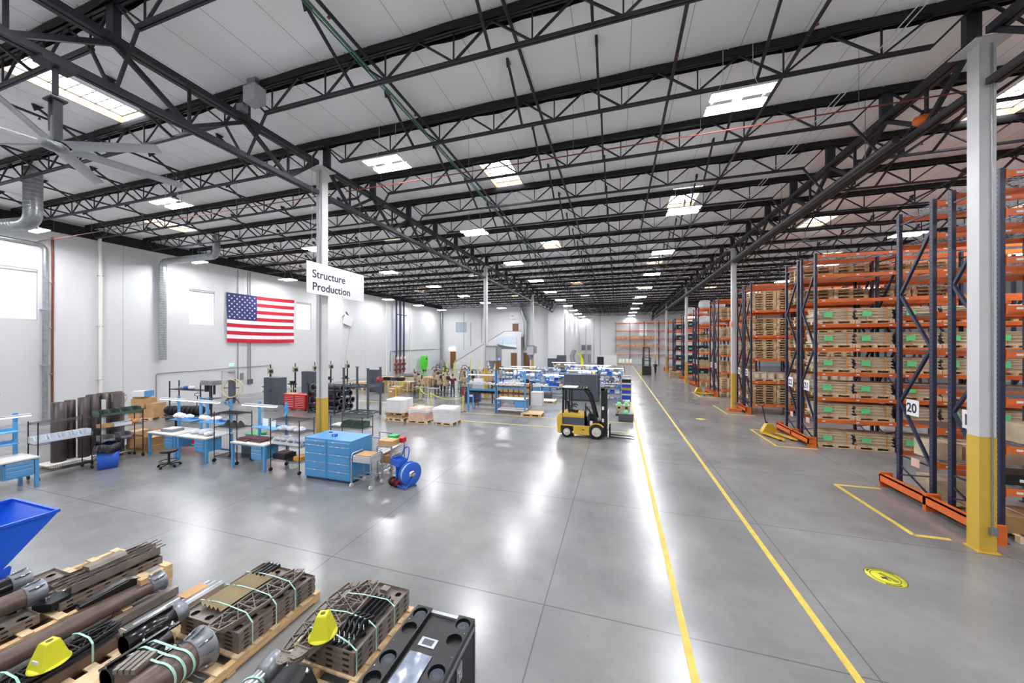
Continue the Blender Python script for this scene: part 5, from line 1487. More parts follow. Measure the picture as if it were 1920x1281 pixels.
# ---------------------------------------------------------------- people
def skinned(name, nodes, edges, mname, parent, lv=2):
    me = bpy.data.meshes.new(name)
    me.from_pydata([n[0] for n in nodes], edges, [])
    o = bpy.data.objects.new(name, me); COL.objects.link(o); o.parent = parent
    md = o.modifiers.new('skin', 'SKIN')
    for i, n in enumerate(nodes):
        r = n[1] if isinstance(n[1], tuple) else (n[1], n[1])
        me.skin_vertices[0].data[i].radius = r
    me.skin_vertices[0].data[0].use_root = True
    ss = o.modifiers.new('sub', 'SUBSURF'); ss.levels = lv; ss.render_levels = lv
    me.materials.append(M[mname])
    for p in me.polygons: p.use_smooth = True
    return o
def person(loc, rot, lab, shirt, legs, arms, sleeve=.5, stride=.06):
    """figure facing local -y; arms: ((elbow, wrist) left, (elbow, wrist) right)"""
    t = thing('person', lab, 'person', loc, rot)
    hz = .95
    n = [((0, 0, hz), (.16, .11)), ((0, -.005, 1.12), (.145, .1)), ((0, .0, 1.3), (.165, .11)), ((0, .01, 1.43), (.12, .085)), ((0, .01, 1.5), .055), ((0, -.005, 1.57), .055)]
    e = [(0, 1), (1, 2), (2, 3), (3, 4), (4, 5)]
    for s, (el, wr) in zip((-1, 1), arms):
        k = len(n); n += [((s * .17, .01, 1.42), .062), (el, .045), (wr, .032)]; e += [(3, k), (k, k + 1), (k + 1, k + 2)]
    for s in (-1, 1):
        k = len(n); n += [((s * .09, 0, hz - .08), .09), ((s * .1, -.015 + s * stride * .5, .5), .062), ((s * .1, .02 + s * stride, .1), .042), ((s * .11, -.1 + s * stride, .045), .04)]
        e += [(0, k), (k, k + 1), (k + 1, k + 2), (k + 2, k + 3)]
    nb = [(q, tuple(v * .8 for v in r) if isinstance(r, tuple) and i < 4 else r) for i, (q, r) in enumerate(n)]
    skinned('body', nb, e, 'skin', t)
    # head with face
    m = MB()
    def hd(u, v):
        a = u * 2 * pi; b = (v - .5) * pi
        x, y, z = .075 * cos(a) * cos(b), .095 * sin(a) * cos(b), .118 * sin(b)
        if z < 0: x *= 1 + z * 2.2; y = y * (1 + z * 1.2) - (.02 if y < 0 else 0) * -z * 4
        return (x, y - .015, 1.66 + z)
    m.grid(hd, 20, 14)
    m.prism([(-.012, -.1), (.012, -.1), (.006, -.135), (-.006, -.135)], 1.63, 1.67)
    for s in (-1, 1): m.lathe([(0, -.012), (.022, -.006), (.026, .0), (.02, .01)], 8, (s * .078, -.005, 1.65), 'x')
    h = m.build('head', 'skin', t)
    m = MB()
    for s in (-1, 1): m.lathe([(0, -.006), (.01, -.004), (.011, .004), (0, .006)], 8, (s * .03, -.104, 1.672), 'y')
    m.box(-.022, .022, -.108, -.1, 1.603, 1.609); m.build('face_features', 'hair', h)
    m = MB(); m.grid(lambda u, v: (hd(u, .55 + .45 * v)[0] * 1.1, (hd(u, .55 + .45 * v)[1] + .015) * 1.1 + .0, 1.66 + (hd(u, .55 + .45 * v)[2] - 1.66) * 1.1 + (.02 if sin(u * 2 * pi) < -.3 else -.015)), 20, 8)
    m.build('hair', 'hair', t)
    ns = [(q, tuple(v * 1.13 for v in r)) for q, r in n[:4]]
    ns[0] = ((0, 0, hz - .12), (.18, .13)); ns[3] = ((0, .01, 1.455), (.13, .1))
    es = [(0, 1), (1, 2), (2, 3)]
    for s, (el, wr) in zip((-1, 1), arms):
        k = len(ns); sh = Vector((s * .17, .01, 1.42)); q = sh.lerp(Vector(el), sleeve + .4)
        ns += [(tuple(sh), .076), (tuple(q), .062)]; es += [(3, k), (k, k + 1)]
        if sleeve > .9: ns.append((tuple(Vector(el).lerp(Vector(wr), .85)), .045)); es.append((k + 1, k + 2))
    skinned('shirt', ns, es, shirt, t)
    nl = [((0, 0, hz + .1), (.165, .118)), ((0, 0, hz - .06), (.165, .12))]; el_ = [(0, 1)]
    for s in (-1, 1):
        k = len(nl); nl += [((s * .09, 0, hz - .12), .098), ((s * .1, -.015 + s * stride * .5, .5), .075), ((s * .1, .02 + s * stride, .12), .06)]; el_ += [(1, k), (k, k + 1), (k + 1, k + 2)]
    skinned('trousers', nl, el_, legs, t)
    for s in (-1, 1):
        m = MB(); m.grid(lambda u, v: (s * .105 + .048 * cos(u * 2 * pi) * (1 - .2 * v), -.045 + s * stride + .135 * sin(u * 2 * pi) * (1 - .3 * v * (1 if sin(u * 2 * pi) < 0 else 0)), .0 + .095 * sin(v * pi / 2)), 16, 5)
        m.build('shoe', 'black_plastic', t)
        wr = Vector(arms[0 if s < 0 else 1][1]); el = Vector(arms[0 if s < 0 else 1][0]); d = (wr - el).normalized()
        side = d.cross(Vector((0, 0, 1))).normalized() if abs(d.z) < .95 else Vector((1, 0, 0))
        hn = [(tuple(wr), .03), (tuple(wr + d * .07), (.036, .018))]; he = [(0, 1)]
        for f in range(4):
            k = len(hn); off = side * ((f - 1.5) * .019); L = (.065, .078, .073, .055)[f]
            hn += [(tuple(wr + d * .085 + off), .009), (tuple(wr + d * (.085 + L * .6) + off + Vector((0, 0, -.006))), .0085), (tuple(wr + d * (.085 + L) + off + Vector((0, 0, -.022))), .0075)]; he += [(1, k), (k, k + 1), (k + 1, k + 2)]
        k = len(hn); hn += [(tuple(wr + d * .035 + side * .04), .011), (tuple(wr + d * .07 + side * .062), .0095)]; he += [(0, k), (k, k + 1)]
        skinned('hand', hn, he, 'skin', t, 1)
    return t
person((-12.35, 24.3, 0), pi + .3, 'person in maroon T-shirt and jeans working with both hands raised at a machine', 'maroon', 'jeans', (((-.3, -.14, 1.22), (-.12, -.38, 1.34)), ((.3, -.14, 1.22), (.12, -.38, 1.34))), .35)
person((4.95, 50.1, 0), .5, 'person in dark clothes standing beside the reach truck', 'dark_cloth', 'dark_cloth', (((-.3, -.05, 1.2), (-.3, -.25, 1.28)), ((.26, .0, 1.16), (.24, -.12, .95))), .95, .12)
# ---------------------------------------------------------------- blue shelf benches in mid hall
def shelf_bench(x0, L, lab, y=19.3, top=2.55, shelves=(1.72,), work=True, blue=1.46):
    t = thing('workbench', lab, 'workbench', (x0, y, 0), 0, 'blue shelf benches')
    for x in (0, L):
        bx(x - .05, x + .05, -.02, .06, 0, top).build('upright', 'bench_blue', t)
        bx(x - .035, x + .035, .7, .77, 0, .84).build('leg', 'bench_blue', t)
    if work:
        bx(-.02, L + .02, -.05, .8, .84, .88).build('worktop', 'white', t); bx(0, L, 0, .78, .2, .24).build('lower_shelf', 'white', t)
        MB().box(0, L, -.0, .04, .78, .84).box(0, L, .72, .76, .78, .84).build('apron', 'bench_blue', t)
        d = bx(L - .62, L - .08, .02, .5, .42, .78).build('drawer_unit', 'bench_blue', t)
        for k in range(3): bx(L - .6, L - .1, -.0, .02, .44 + k * .11, .54 + k * .11).build('drawer', 'bench_blue', d)
    for z in shelves: bx(.05, L - .05, -.25, .2, z, z + .04).build('shelf', 'white', t)
    bx(.05, L - .05, .0, .06, blue, blue + .12).build('back_rail', 'bench_blue', t)
    return t
shelf_bench(-6.9, 1.75, 'blue shelf bench with white worktop and lower white shelf behind the cross lines')
t = shelf_bench(-8.75, 1.8, 'blue shelf frame with a long white light shelf left of the white worktop', work=False, shelves=(1.72, 2.24), blue=1.3)
for k in range(5): 
    o = kbag((-8.5 + .3 * k, 19.15, 1.76), k, 'white bag on the shelf frame, %s from its left end' % ('first' if k == 0 else ORD[k]), 'white bags on the shelf frame'); o.scale = (1.2, 1.2, .8)
tag(cb(-8.0, 19.2, 1.76, .55, .3, .3).build('paper_board', 'paper'), 'white double sheet standing on the shelf frame', 'paper')
for k in range(5): 
    o = kbag((-6.6 + .34 * k, 19.25, 1.76), k + 3, 'white bag on the upper shelf of the white-topped bench, %s' % ('first' if k == 0 else ORD[k]), 'white bags on the bench shelf'); o.scale = (1.3, 1.2, .9)
wire_shelf(1.6, .55, 1.05, [.25, .62, 1.0], 'low black wire shelf behind the shelf frame', (-8.7, 20.2, 0), 0, caster=False, grp='wire shelves in mid hall')
for k in range(8): tag(MB().lathe([(0, 0), (.1, .01), (.1, .2), (0, .21)], 12).build('black_pot', 'black', None, (-8.45 + .19 * k, 20.35, 1.01)), 'black capped pot on the low wire shelf, %s from the left' % ('first' if k == 0 else ORD[k]), 'pot', 'black pots on the low shelf')
tag(MB().tube((-9.2, 20.45, 1.12), (-8.62, 20.4, 1.12), .11, 14).build('black_roll', 'black'), 'black roll sticking out left of the low wire shelf', 'roll')
kpal[0]((-4.7, 19.4, 0), .0, 'pale wooden pallet lying empty right of the white-topped bench', 'empty pallets on the floor')
tag(bx(-5.3, -4.1, 18.85, 19.9, .142, .155).build('plywood_sheet', 'pine'), 'light wooden panel lying on the empty pallet', 'panel')
tag(bx(-3.75, -3.69, 18.95, 19.95, 0, .004).build('floor_line', 'tape_blue'), 'short blue tape line beside the empty pallet', 'floor marking')
kpal[0]((-4.75, 24.1, 0), .0, 'pale empty pallet in front of the grey tote boxes', 'empty pallets on the floor')
tag(bx(-5.35, -4.15, 23.6, 24.6, .142, .155).build('plywood_sheet', 'offwhite'), 'whitish panel on the pallet in front of the totes', 'panel')
cabinet2((-3.75, 25.25, 0), 1.22, .6, 1.92, 'grey two-door cabinet behind the forklift, left of two')
cabinet2((-2.52, 25.25, 0), 1.22, .6, 1.92, 'grey two-door cabinet behind the forklift, right of two')
# row of benches facing the aisle at y about 26
def clutter(x0, x1, y, z, n, lab, seed, grp, kinds=('box', 'bag', 'bin')):
    r = random.Random(seed); st = (x1 - x0) / n
    cols = ['cardboard', 'white', 'light_grey', 'bin_blue', 'black_plastic', 'bin_clear', 'tan_metal', 'grey']
    for k in range(n):
        x = x0 + st * (k + .5); c = r.choice(kinds); q = '%s, %s' % (lab, ('first' if k == 0 else ORD[k]) + ' of %d' % n if False else ('first item' if k == 0 else ORD[k] + ' item'))
        if c == 'box':
            w, d, h = st * r.uniform(.55, .9), r.uniform(.2, .35), r.uniform(.1, .3); mm = r.choice(cols)
            t = thing('storage_box', '%s box, %s' % ({'cardboard': 'brown', 'white': 'white', 'light_grey': 'pale grey', 'bin_blue': 'blue', 'black_plastic': 'black', 'bin_clear': 'clear', 'tan_metal': 'tan', 'grey': 'grey'}[mm], q), 'box', (x, y, z), r.uniform(-.1, .1), grp)
            cb(0, 0, 0, w, d, h).build('tub', mm, t); cb(0, -d/2 - .003, h * .3, w * .5, .006, h * .35).build('label_sheet', 'paper', t)
        elif c == 'bag':
            o = kbag((x, y, z), r.uniform(0, 6), 'pale parts bag, ' + q, grp); s = st / .3; o.scale = (s, 1.2, r.uniform(.9, 1.6))
        else:
            o = kbin[r.choice(['bin_clear', 'bin_clear', 'bin_blue', 'grey'])]((x, y, z), r.uniform(-.05, .05), 'open parts bin, ' + q, grp); s = min(1.1, st / .32); o.scale = (s, s, s)
def station(x, y, L, lab, lab2, seed, drawers=(1,), up=2.1, rails=2, bar=True):
    bench(L, .8, lab, (x, y, 0), 0, drawers=drawers, rails=rails, up=up, grp='blue benches in mid hall', bar=bar)
    clutter(x + .1, x + L - .1, y + .3, .872, int(L / .38), 'on the worktop of ' + lab2, seed, 'things on the mid hall benches')
    for k in range(rails): clutter(x + .15, x + L - .15, y + .58, 1.24 + .35 * k, int(L / .4), 'on %s shelf of %s' % (['the lower', 'the upper'][k], lab2), seed + 9 + k, 'things on the mid hall benches')
station(-7.6, 25.9, 1.9, 'blue bench with a black office chair behind the white-topped bench', 'the bench with the office chair', 11, (0, 1))
t = thing('office_chair', 'black high-backed chair at the mid hall bench', 'chair', (-6.75, 25.45, 0), pi)
cb(0, 0, .48, .5, .48, .08).build('seat', 'black', t, bevel=.02)
MB().prism([(-.25, .58), (.25, .58), (.23, 1.35), (.15, 1.42), (-.15, 1.42), (-.23, 1.35)], -.24, -.18, 'y').build('backrest', 'black_plastic', t)
MB().tube((0, 0, .1), (0, 0, .48), .03, 8).build('column', 'black', t)
for k in range(5): MB().bar((0, 0, .1), (.28 * cos(k * 1.257), .28 * sin(k * 1.257), .05), .04, .04).build('leg', 'black', t)
tag(MB().box(-5.85, -5.55, 26.0, 26.3, .872, 1.0).build('storage_bin', 'white'), 'white tub with blue base on the right of the office chair bench', 'bin')
station(-5.6, 26.1, 1.75, 'blue bench with blue bins left of the grey cabinets', 'the bench left of the cabinets', 23, (0,), 1.75)
t = thing('tote_box', 'dark grey covered tote on the floor left of the cabinets', 'box', (-5.1, 25.5, 0)); cb(0, 0, 0, .75, .55, .36).build('tub', 'grey_cab', t); MB().tube((-.38, 0, .36), (.38, 0, .36), .22, 14).build('lid', 'grey_cab', t)
wire_shelf(1.45, .5, 1.95, [.2, .62, 1.05, 1.5, 1.9], 'tall wire shelf of clear boxes right of the grey cabinets', (-1.25, 25.3, 0), 0, caster=False, grp='wire shelves in mid hall')
for li, z in enumerate((.215, .635, 1.065, 1.515)): clutter(-1.2, .15, 25.55, z, 4, 'on the %s deck of the tall wire shelf' % ['lowest', 'second', 'third', 'fourth'][li], 40 + li, 'things on the tall wire shelf')
clutter(-1.2, .15, 25.55, 1.915, 3, 'on the top deck of the tall wire shelf', 47, 'things on the tall wire shelf')
t = thing('bin_trolley', 'trolley of blue and white stacked bins at the walkway edge', 'trolley', (.62, 26.1, 0))
for x in (-.3, .3):
    for y in (-.2, .2): caster(t, x, y, .06, 'rubber')
for k, (h, c) in enumerate(((.3, 'deep_blue'), (.1, 'white'), (.22, 'deep_blue'), (.18, 'cardboard'), (.2, 'deep_blue'), (.1, 'white'), (.22, 'black_plastic'), (.14, 'white'))):
    z = .14 + [0, .32, .44, .68, .88, 1.1, 1.22, 1.52][k]
    cb(0, 0, z, .62, .45, h).build('bin', c, t)
MB().box(-.34, -.31, -.25, -.22, .1, 1.85).box(.31, .34, -.25, -.22, .1, 1.85).box(-.34, -.31, .22, .25, .1, 1.85).box(.31, .34, .22, .25, .1, 1.85).box(-.34, .34, -.25, .25, 1.82, 1.85).build('frame', 'light_grey', t)
for i, (x, y) in enumerate(((.45, 19.4), (.1, 20.9), (.5, 20.9))):
    t = thing('battery_pack', ['dark box with green cap nearest the walkway line', 'tan box unit with green cap, left of the pair', 'tan box unit with green cap, right of the pair'][i], 'box', (x, y, 0))
    if i == 0: cb(0, 0, .03, .75, .55, .38).build('body', 'grey_cab', t)
    else:
        cb(0, 0, .1, .36, .5, .5).build('body', 'machine_tan', t)
        for z in (.15, .42): cb(0, -.255, z, .14, .012, .1).build('vent', 'black', t)
        cb(0, 0, 0, .38, .5, .1).build('base', 'black', t)
    MB().lathe([(.12, 0), (.12, .1), (.08, .14), (0, .14)], 14, (0, 0, .41 if i == 0 else .6)).build('cap', 'green_tag', t)
# further rows, towards the back wall
rows = [(-9.3, 29.5, 2.4, 'blue bench beyond the column, first row back'), (-4.2, 29.6, 2.6, 'long blue bench behind the grey cabinets'), (-1.3, 29.6, 1.8, 'blue bench by the walkway behind the tall wire shelf'),
        (-8.0, 33.5, 2.6, 'blue bench in the second row back, left'), (-5.0, 33.5, 2.6, 'blue bench in the second row back, middle'), (-2.0, 33.5, 2.2, 'blue bench in the second row back, right'),
        (-7.0, 37.6, 2.6, 'blue bench in the third row back, left'), (-3.6, 37.6, 3.0, 'blue bench in the third row back, right')]
for i, (x, y, L, lab) in enumerate(rows):
    station(x, y, L, lab, ['the bench beyond the column', 'the bench behind the cabinets', 'the walkway bench', 'the second row bench, left', 'the second row bench, middle', 'the second row bench, right', 'the third row bench, left', 'the third row bench, right'][i], 100 + 20 * i, (0, 1) if L > 2.3 else (1,), 2.15 if i % 2 == 0 else 1.9, 2, i != 3)
for i, (x, y, L, lab) in enumerate(((-1.7, 31.6, 1.6, 'wire shelf of white boxes by the walkway, nearer one'), (-.9, 35.4, 1.6, 'wire shelf of white boxes by the walkway, farther one'))):
    wire_shelf(L, .5, 1.9, [.3, .85, 1.4, 1.85], lab, (x, y, 0), 0, caster=False, grp='wire shelves in mid hall')
    for li, z in enumerate((.315, .865, 1.415)): clutter(x + .05, x + L - .05, y + .25, z, 4, 'on the %s deck of the %s walkway shelf' % (['lowest', 'second', 'third'][li], ['nearer', 'farther'][i]), 300 + 10 * i + li, 'things on the walkway shelves')
# racks of brown bar stock left of centre
t = thing('bar_stock_rack', 'long low rack of brown bar stock with tan cartons on top', 'rack', (-11.6, 33.6, 0))
for x in (0, 1.7, 3.4):
    MB().box(x - .04, x + .04, -.04, .04, 0, 1.6).box(x - .04, x + .04, .76, .84, 0, 1.6).build('post', 'steel_dark', t)
for k, z in enumerate((.5, .9, 1.3)):
    bx(0, 3.4, 0, .8, z, z + .05).build('shelf', 'steel_dark', t)
    for q in range(6): bx(.05, 3.2 + .05 * (q % 3), .05 + q * .12, .12 + q * .12, z + .05, z + .2).build('bar_stock', 'bronze_lt', t)
for k in range(6): carton(-10.5 + .55 * k, 33.4, 1.51, .45, .5, .18, 'flat tan carton on the bar stock rack, %s from its left' % ('first' if k == 0 else ORD[k]), 'flat cartons on the bar stock rack')
# tan cartons under shelf at y 22-23
t = thing('shelf_rack', 'low black rack of open tan carton bins behind the blue shelf bench', 'rack', (-8.3, 22.3, 0))
for x in (0, 2.7):
    MB().box(x - .03, x + .03, -.03, .03, 0, 1.5).box(x - .03, x + .03, .57, .63, 0, 1.5).build('post', 'black', t)
for z in (.35, .8, 1.2): bx(0, 2.7, 0, .6, z, z + .04).build('shelf', 'black', t)
for r_ in range(3):
    for k in range(7): carton(-8.1 + .38 * k, 22.6, [.39, .84, 1.24][r_], .32, .5, .2 if r_ == 2 else .3, 'open tan carton on the low black rack, %s shelf, %s' % (['bottom', 'middle', 'top'][r_], 'first' if k == 0 else ORD[k]), 'cartons on the low black rack', taped=False)
# ---------------------------------------------------------------- tan press machines on stands
def press(stand='steel_dark'):
    t = thing('press_machine', 'm', 'machine')
    m = MB()
    for x in (-.36, .36):
        for y in (-.26, .26): m.box(x - .025, x + .025, y - .025, y + .025, 0, .82)
    m.box(-.4, .4, -.3, .3, .82, .86).box(-.38, .38, -.28, .28, .2, .23); m.build('stand', stand, t)
    m = MB().prism([(-.2, .86), (.3, .86), (.3, 1.0), (.12, 1.05), (.12, 1.3), (.32, 1.34), (.32, 1.62), (-.24, 1.62), (-.3, 1.5), (-.2, 1.0)], -.13, .13, 'x')
    m.build('press_body', 'machine_tan', t, bevel=.02)
    MB().tube((0, -.2, 1.34), (0, -.2, 1.08), .05, 12).tube((0, -.2, 1.62), (0, -.2, 1.75), .06, 12).build('ram', 'steel_dark', t)
    MB().lathe([(0, -.05), (.16, -.05), (.16, .05), (0, .05)], 18, (.2, .1, 1.45), 'x').build('flywheel', 'steel_dark', t)
    MB().path([(-.1, .2, 1.6), (-.12, .1, 1.95), (-.1, -.25, 2.0), (-.08, -.45, 1.8)], .035, 8).build('lamp_arm', 'steel_dark', t)
    cb(.3, -.15, .86, .3, .3, .25).build('part_box', 'machine_tan', t)
    return t
kpr = Kind(press())
pr = [(-15.4, 24.4), (-14.0, 25.2), (-12.9, 27.2), (-14.6, 27.6), (-11.4, 26.3), (-13.4, 30.0), (-11.9, 29.6), (-16.2, 28.5), (-10.8, 28.4), (-10.6, 31.2), (-16.6, 25.7), (-13.1, 24.6), (-15.0, 31.8), (-12.4, 32.6), (-17.8, 31.6), (-11.2, 24.2)]
for i, (x, y) in enumerate(pr):
    kpr((x, y, 0), (.5, -.7, 2.3, 1.1, -2.0, .2, 2.9, -.4, 1.7, .9)[i % 10], 'tan press on a dark stand among the yellow posts, %s from the camera' % ORD[sorted(range(len(pr)), key=lambda q: pr[q][1]).index(i)], 'tan presses')
def reel_head(z):
    """tan feeder head on a dark pole with a small table"""
    t = thing('feeder_head', 'm', 'machine')
    MB().box(-.05, .05, -.05, .05, 0, z).cbox(0, 0, 0, .5, .5, .04).build('pole', 'steel_dark', t)
    cb(0, 0, z - .12, .42, .34, .42).build('head', 'machine_tan', t, bevel=.03)
    MB().lathe([(0, -.06), (.13, -.06), (.13, .06), (0, .06)], 14, (.24, 0, z + .08), 'x').build('knob', 'steel_dark', t)
    MB().tube((-.08, 0, z + .3), (-.1, 0, z + .6), .02, 6).tube((.08, 0, z + .3), (.1, 0, z + .6), .02, 6).build('antenna', 'steel_dark', t)
    cb(.45, -.3, .85, .9, .5, .05).build('table', 'steel_dark', t)
    for x in (.05, .85): cb(x, -.3, 0, .06, .06, .85).build('leg', 'steel_dark', t)
    cb(.4, -.3, .9, .4, .3, .22).build('controller', 'black', t); cb(.45, -.3, .45, .8, .45, .1).build('tray', 'pallet_wood', t)
    return t
kh = Kind(reel_head(1.95))
for i, (x, y) in enumerate(((-25.9, 20.0), (-25.6, 21.9), (-25.8, 24.0), (-25.9, 25.9), (-25.0, 27.0))):
    kh((x, y, 0), -.5, 'tan feeder head on a dark pole along the left wall, %s' % ['nearest', 'second', 'third', 'fourth', 'farthest'][i], 'tan feeder heads')
# yellow chain posts
def chain(a, b):
    m = MB(); a, b = Vector(a), Vector(b); n = int((b - a).length / .12)
    for k in range(n):
        u = k / n; p = a.lerp(b, u); q = a.lerp(b, (k + .8) / n); s = lambda v: -.25 * 4 * v * (1 - v)
        m.bar((p.x, p.y, p.z + s(u)), (q.x, q.y, q.z + s((k + .8) / n)), .035, .035)
    return m
posts = [(-16.1, 22.3), (-13.9, 22.1), (-11.65, 19.8), (-8.95, 19.0)]
for i, (x, y) in enumerate(posts):
    t = thing('chain_post', 'yellow chain post on a dark foot, %s from the left' % ['first', 'second', 'third', 'fourth'][i], 'post', (x, y, 0), 0, 'yellow chain posts')
    MB().lathe([(.2, 0), (.19, .04), (.05, .06)], 18).build('foot', 'bronze', t); MB().tube((0, 0, .05), (0, 0, 1.0), .035, 10).build('pole', 'cone_yellow', t)
    if i < 3:
        o = chain((0, 0, .92), (posts[i+1][0] - x, posts[i+1][1] - y, .92)).build('chain', 'cone_yellow', t)
for i, (x, y, h) in enumerate(((-16.8, 31.0, 1.8), (-14.6, 36.5, 1.9), (-19.0, 36.0, 1.9), (-22.0, 44.0, 1.8), (-20.5, 46.0, 1.9), (-19.6, 47.5, 1.8))):
    tag(MB().tube((x, y, 0), (x, y, h), .07, 10).build('bollard', 'cone_yellow'), 'tall yellow bollard near the presses, %s from the camera' % ORD[i], 'bollard', 'tall yellow bollards')
t = thing('fire_extinguisher', 'red extinguisher standing beside the person in maroon', 'extinguisher', (-11.75, 24.9, 0)); MB().lathe([(.1, 0), (.1, .5), (.05, .6), (.03, .66)], 14).build('cylinder', 'red', t); cb(0, 0, .66, .12, .03, .04).build('handle', 'black', t)
# yellow legged tables and timber left of the presses
def ytable(x, y, L, lab):
    t = thing('work_table', lab, 'table', (x, y, 0), 0, 'yellow legged tables')
    bx(0, L, 0, .9, .84, .9).build('tabletop', 'pine', t)
    for a in (.06, L - .06):
        for b in (.06, .84): cb(a, b, 0, .09, .09, .84).build('leg', 'cone_yellow', t)
ytable(-20.2, 25.6, 2.4, 'yellow legged timber table with black cases, nearer one'); ytable(-20.6, 29.0, 2.6, 'yellow legged timber table with grey roll, farther one')
for k in range(3): tag(cb(-19.7 + .7 * k, 26.05, .9, .55, .45, .3).build('equipment_case', ['black_plastic', 'grey_cab', 'black'][k]), ['black', 'grey', 'matt black'][k] + ' case on the nearer yellow legged table', 'case')
tag(MB().tube((-20.2, 29.4, 1.15), (-18.8, 29.4, 1.15), .25, 16).build('grey_roll', 'grey'), 'thick grey roll on the farther yellow legged table', 'roll')
cabinet2((-20.9, 24.9, 0), 1.1, .5, 1.9, 'dark cabinet with papers behind the red lunch-box case', 2)
t = thing('portable_case', 'bright red rounded case on a stand by the dark cabinet', 'case', (-19.2, 24.4, 1.15)); MB().lathe([(0, -.2), (.22, -.2), (.26, 0), (.22, .2), (0, .2)], 14, axis='x').build('body', 'red', t)
tag(cb(-19.2, 24.4, 0, .5, .5, .9).build('storage_stand', 'grey_cab'), 'dark stand under the bright red case', 'stand')
for i, (x, y) in enumerate(((-17.4, 26.2), (-17.2, 29.2), (-22.5, 26.0), (-22.3, 29.4))):
    stack(x, y, 0, (6, 7, 5, 6)[i], 'timber stack number %s near the presses' % ['one', 'two', 'three', 'four'][i], 'pallet stacks near the presses', .1)
for i, (x, y) in enumerate(((-14.6, 23.2), (-13.3, 22.9))):
    t = thing('work_table', 'bare steel table in front of the presses, %s one' % ['left', 'right'][i], 'table', (x, y, 0)); cb(0, 0, .78, .9, .6, .04).build('tabletop', 'grey', t)
    for a in (-.4, .4):
        for b in (-.26, .26): cb(a, b, 0, .04, .04, .78).build('leg', 'steel_lt', t)
# objects near the back
for i, (x, y) in enumerate(((-8.7, 44.0), (-7.6, 44.6))): cabinet2((x, y, 0), 1.2, .6, [2.3, 2.7][i], 'dark grey cabinet standing before the side wall block, %s' % ['shorter', 'taller'][i])
t = thing('cnc_machine', 'grey machine with yellow robot arm by the side wall', 'machine', (-4.8, 44.5, 0)); cb(0, 0, 0, 2.2, 1.4, 1.5).build('housing', 'light_grey', t); MB().tube((.5, 0, 1.5), (.5, 0, 2.2), .2, 12).bar((.5, 0, 2.2), (.1, -.2, 2.9), .2, .2).bar((.1, -.2, 2.9), (.7, -.4, 3.1), .16, .16).build('robot_arm', 'cone_yellow', t); MB().path([(-.6, 0, 1.5), (-.8, .1, 2.6), (-.5, .2, 3.4)], .3, 12).build('exhaust', 'grey', t)
carton(-6.0, 38.0, 1.62, 1.0, .6, .35, 'tan wooden box on the third row bench shelf')
kwc((7.0, 47.0, 0), .0, 'tan wooden crate on the floor at the aisle edge near the reach truck', 'crates on the floor').scale = (1.3, 1.2, 1.1)
tag(cb(-2.5, 55, .0, 1.0, .6, 2.2).build('server_cabinet', 'black'), 'black upright cabinet left of the distant white board', 'cabinet')
for i, x in enumerate((.6, 1.3, 2.0, 2.7)):
    t = thing('floor_drum', 'pale drum in the row below the far wall rack, %s from the left' % ['first', 'second', 'third', 'fourth'][i], 'drum', (x, 74.2, .3), 0, 'pale drums by the far rack'); MB().lathe([(.28, 0), (.28, .8), (.2, .85)], 14).build('barrel', 'offwhite', t); cb(0, 0, -.3, .6, .6, .3).build('skid', 'pallet_dark', t)
tag(MB().tube((-.2, 70, 0), (-.2, 70, 2.4), .12, 10).build('bollard', 'cone_yellow'), 'thick yellow bollard at the left end of the far wall rack', 'bollard')
# ---------------------------------------------------------------- foreground: pallets of lamp-post parts
def long_pallet(x0, x1, y0, y1, h, lab, mname='pine', nb=8, boards='pallet_wood'):
    t = thing('long_pallet', lab, 'pallet', (x0, y0, 0))
    W_, L = x1 - x0, y1 - y0
    for x in (.05, W_ / 2, W_ - .05):
        MB().box(x - .045, x + .045, 0, L, .02, h - .02).build('stringer', mname, t)
    for k in range(nb):
        y = .05 + k * (L - .1) / (nb - 1)
        bx(0, W_, y - .05, y + .05, h - .02, h).build('deck_board', boards, t)
    for y in (.06, L / 2, L - .06): bx(0, W_, y - .05, y + .05, 0, .02).build('bottom_board', boards, t)
    return t
long_pallet(-4.12, -2.93, 2.0, 4.5, .14, 'pine pallet under the tray stack beside the black case', nb=12)
long_pallet(-5.95, -4.57, 1.7, 4.36, .14, 'pine pallet under the tray stack with olive angles', nb=12)
long_pallet(-6.84, -6.0, 1.2, 2.95, .16, 'pine pallet under the dark lattice arms at the picture bottom', nb=9)
t = long_pallet(-8.95, -7.38, .9, 3.95, .3, 'long pine pallet carrying brown trays by the blue hopper', nb=11)
def tray(w, l, h, cols, n, r):
    """shallow steel pan, open upward, with rows of round holes in its floor"""
    t = thing('steel_tray', 'tray', 'tray')
    m = MB(); th = .006
    cw = w / cols
    for c in range(cols):
        m.T = Matrix.Translation((-w/2 + cw * (c + .5), 0, 0)) @ Matrix.Rotation(pi/2, 4, 'Z')
        m.plate(-l/2, l/2, -cw/2, cw/2, h * .3, h * .3 + th, [(-l/2 + l * (k + .5) / n, 0, r) for k in range(n)])
    m.T = None
    m.build('floor_plate', 'bronze_lt', t)
    for s in (-1, 1):
        a = s * w/2; m = MB().box(min(a, a - s*th), max(a, a - s*th), -l/2, l/2, 0, h)
        m.m = 1
        for k in range(6): m.cbox(a, -l/2 + l*(k + .5)/6, h * .3, th * 1.3, l * .05, h * .35)
        m.build('side_wall', ['bronze_lt', 'black'], t)
        a = s * l/2; m = MB().box(-w/2, w/2, min(a, a - s*th), max(a, a - s*th), 0, h)
        m.m = 1
        for k in range(3): m.cbox(-w/2 + w*(k + .5)/3, a, h * .3, w * .12, th * 1.3, h * .35)
        m.build('end_wall', ['bronze_lt', 'black'], t)
    return t
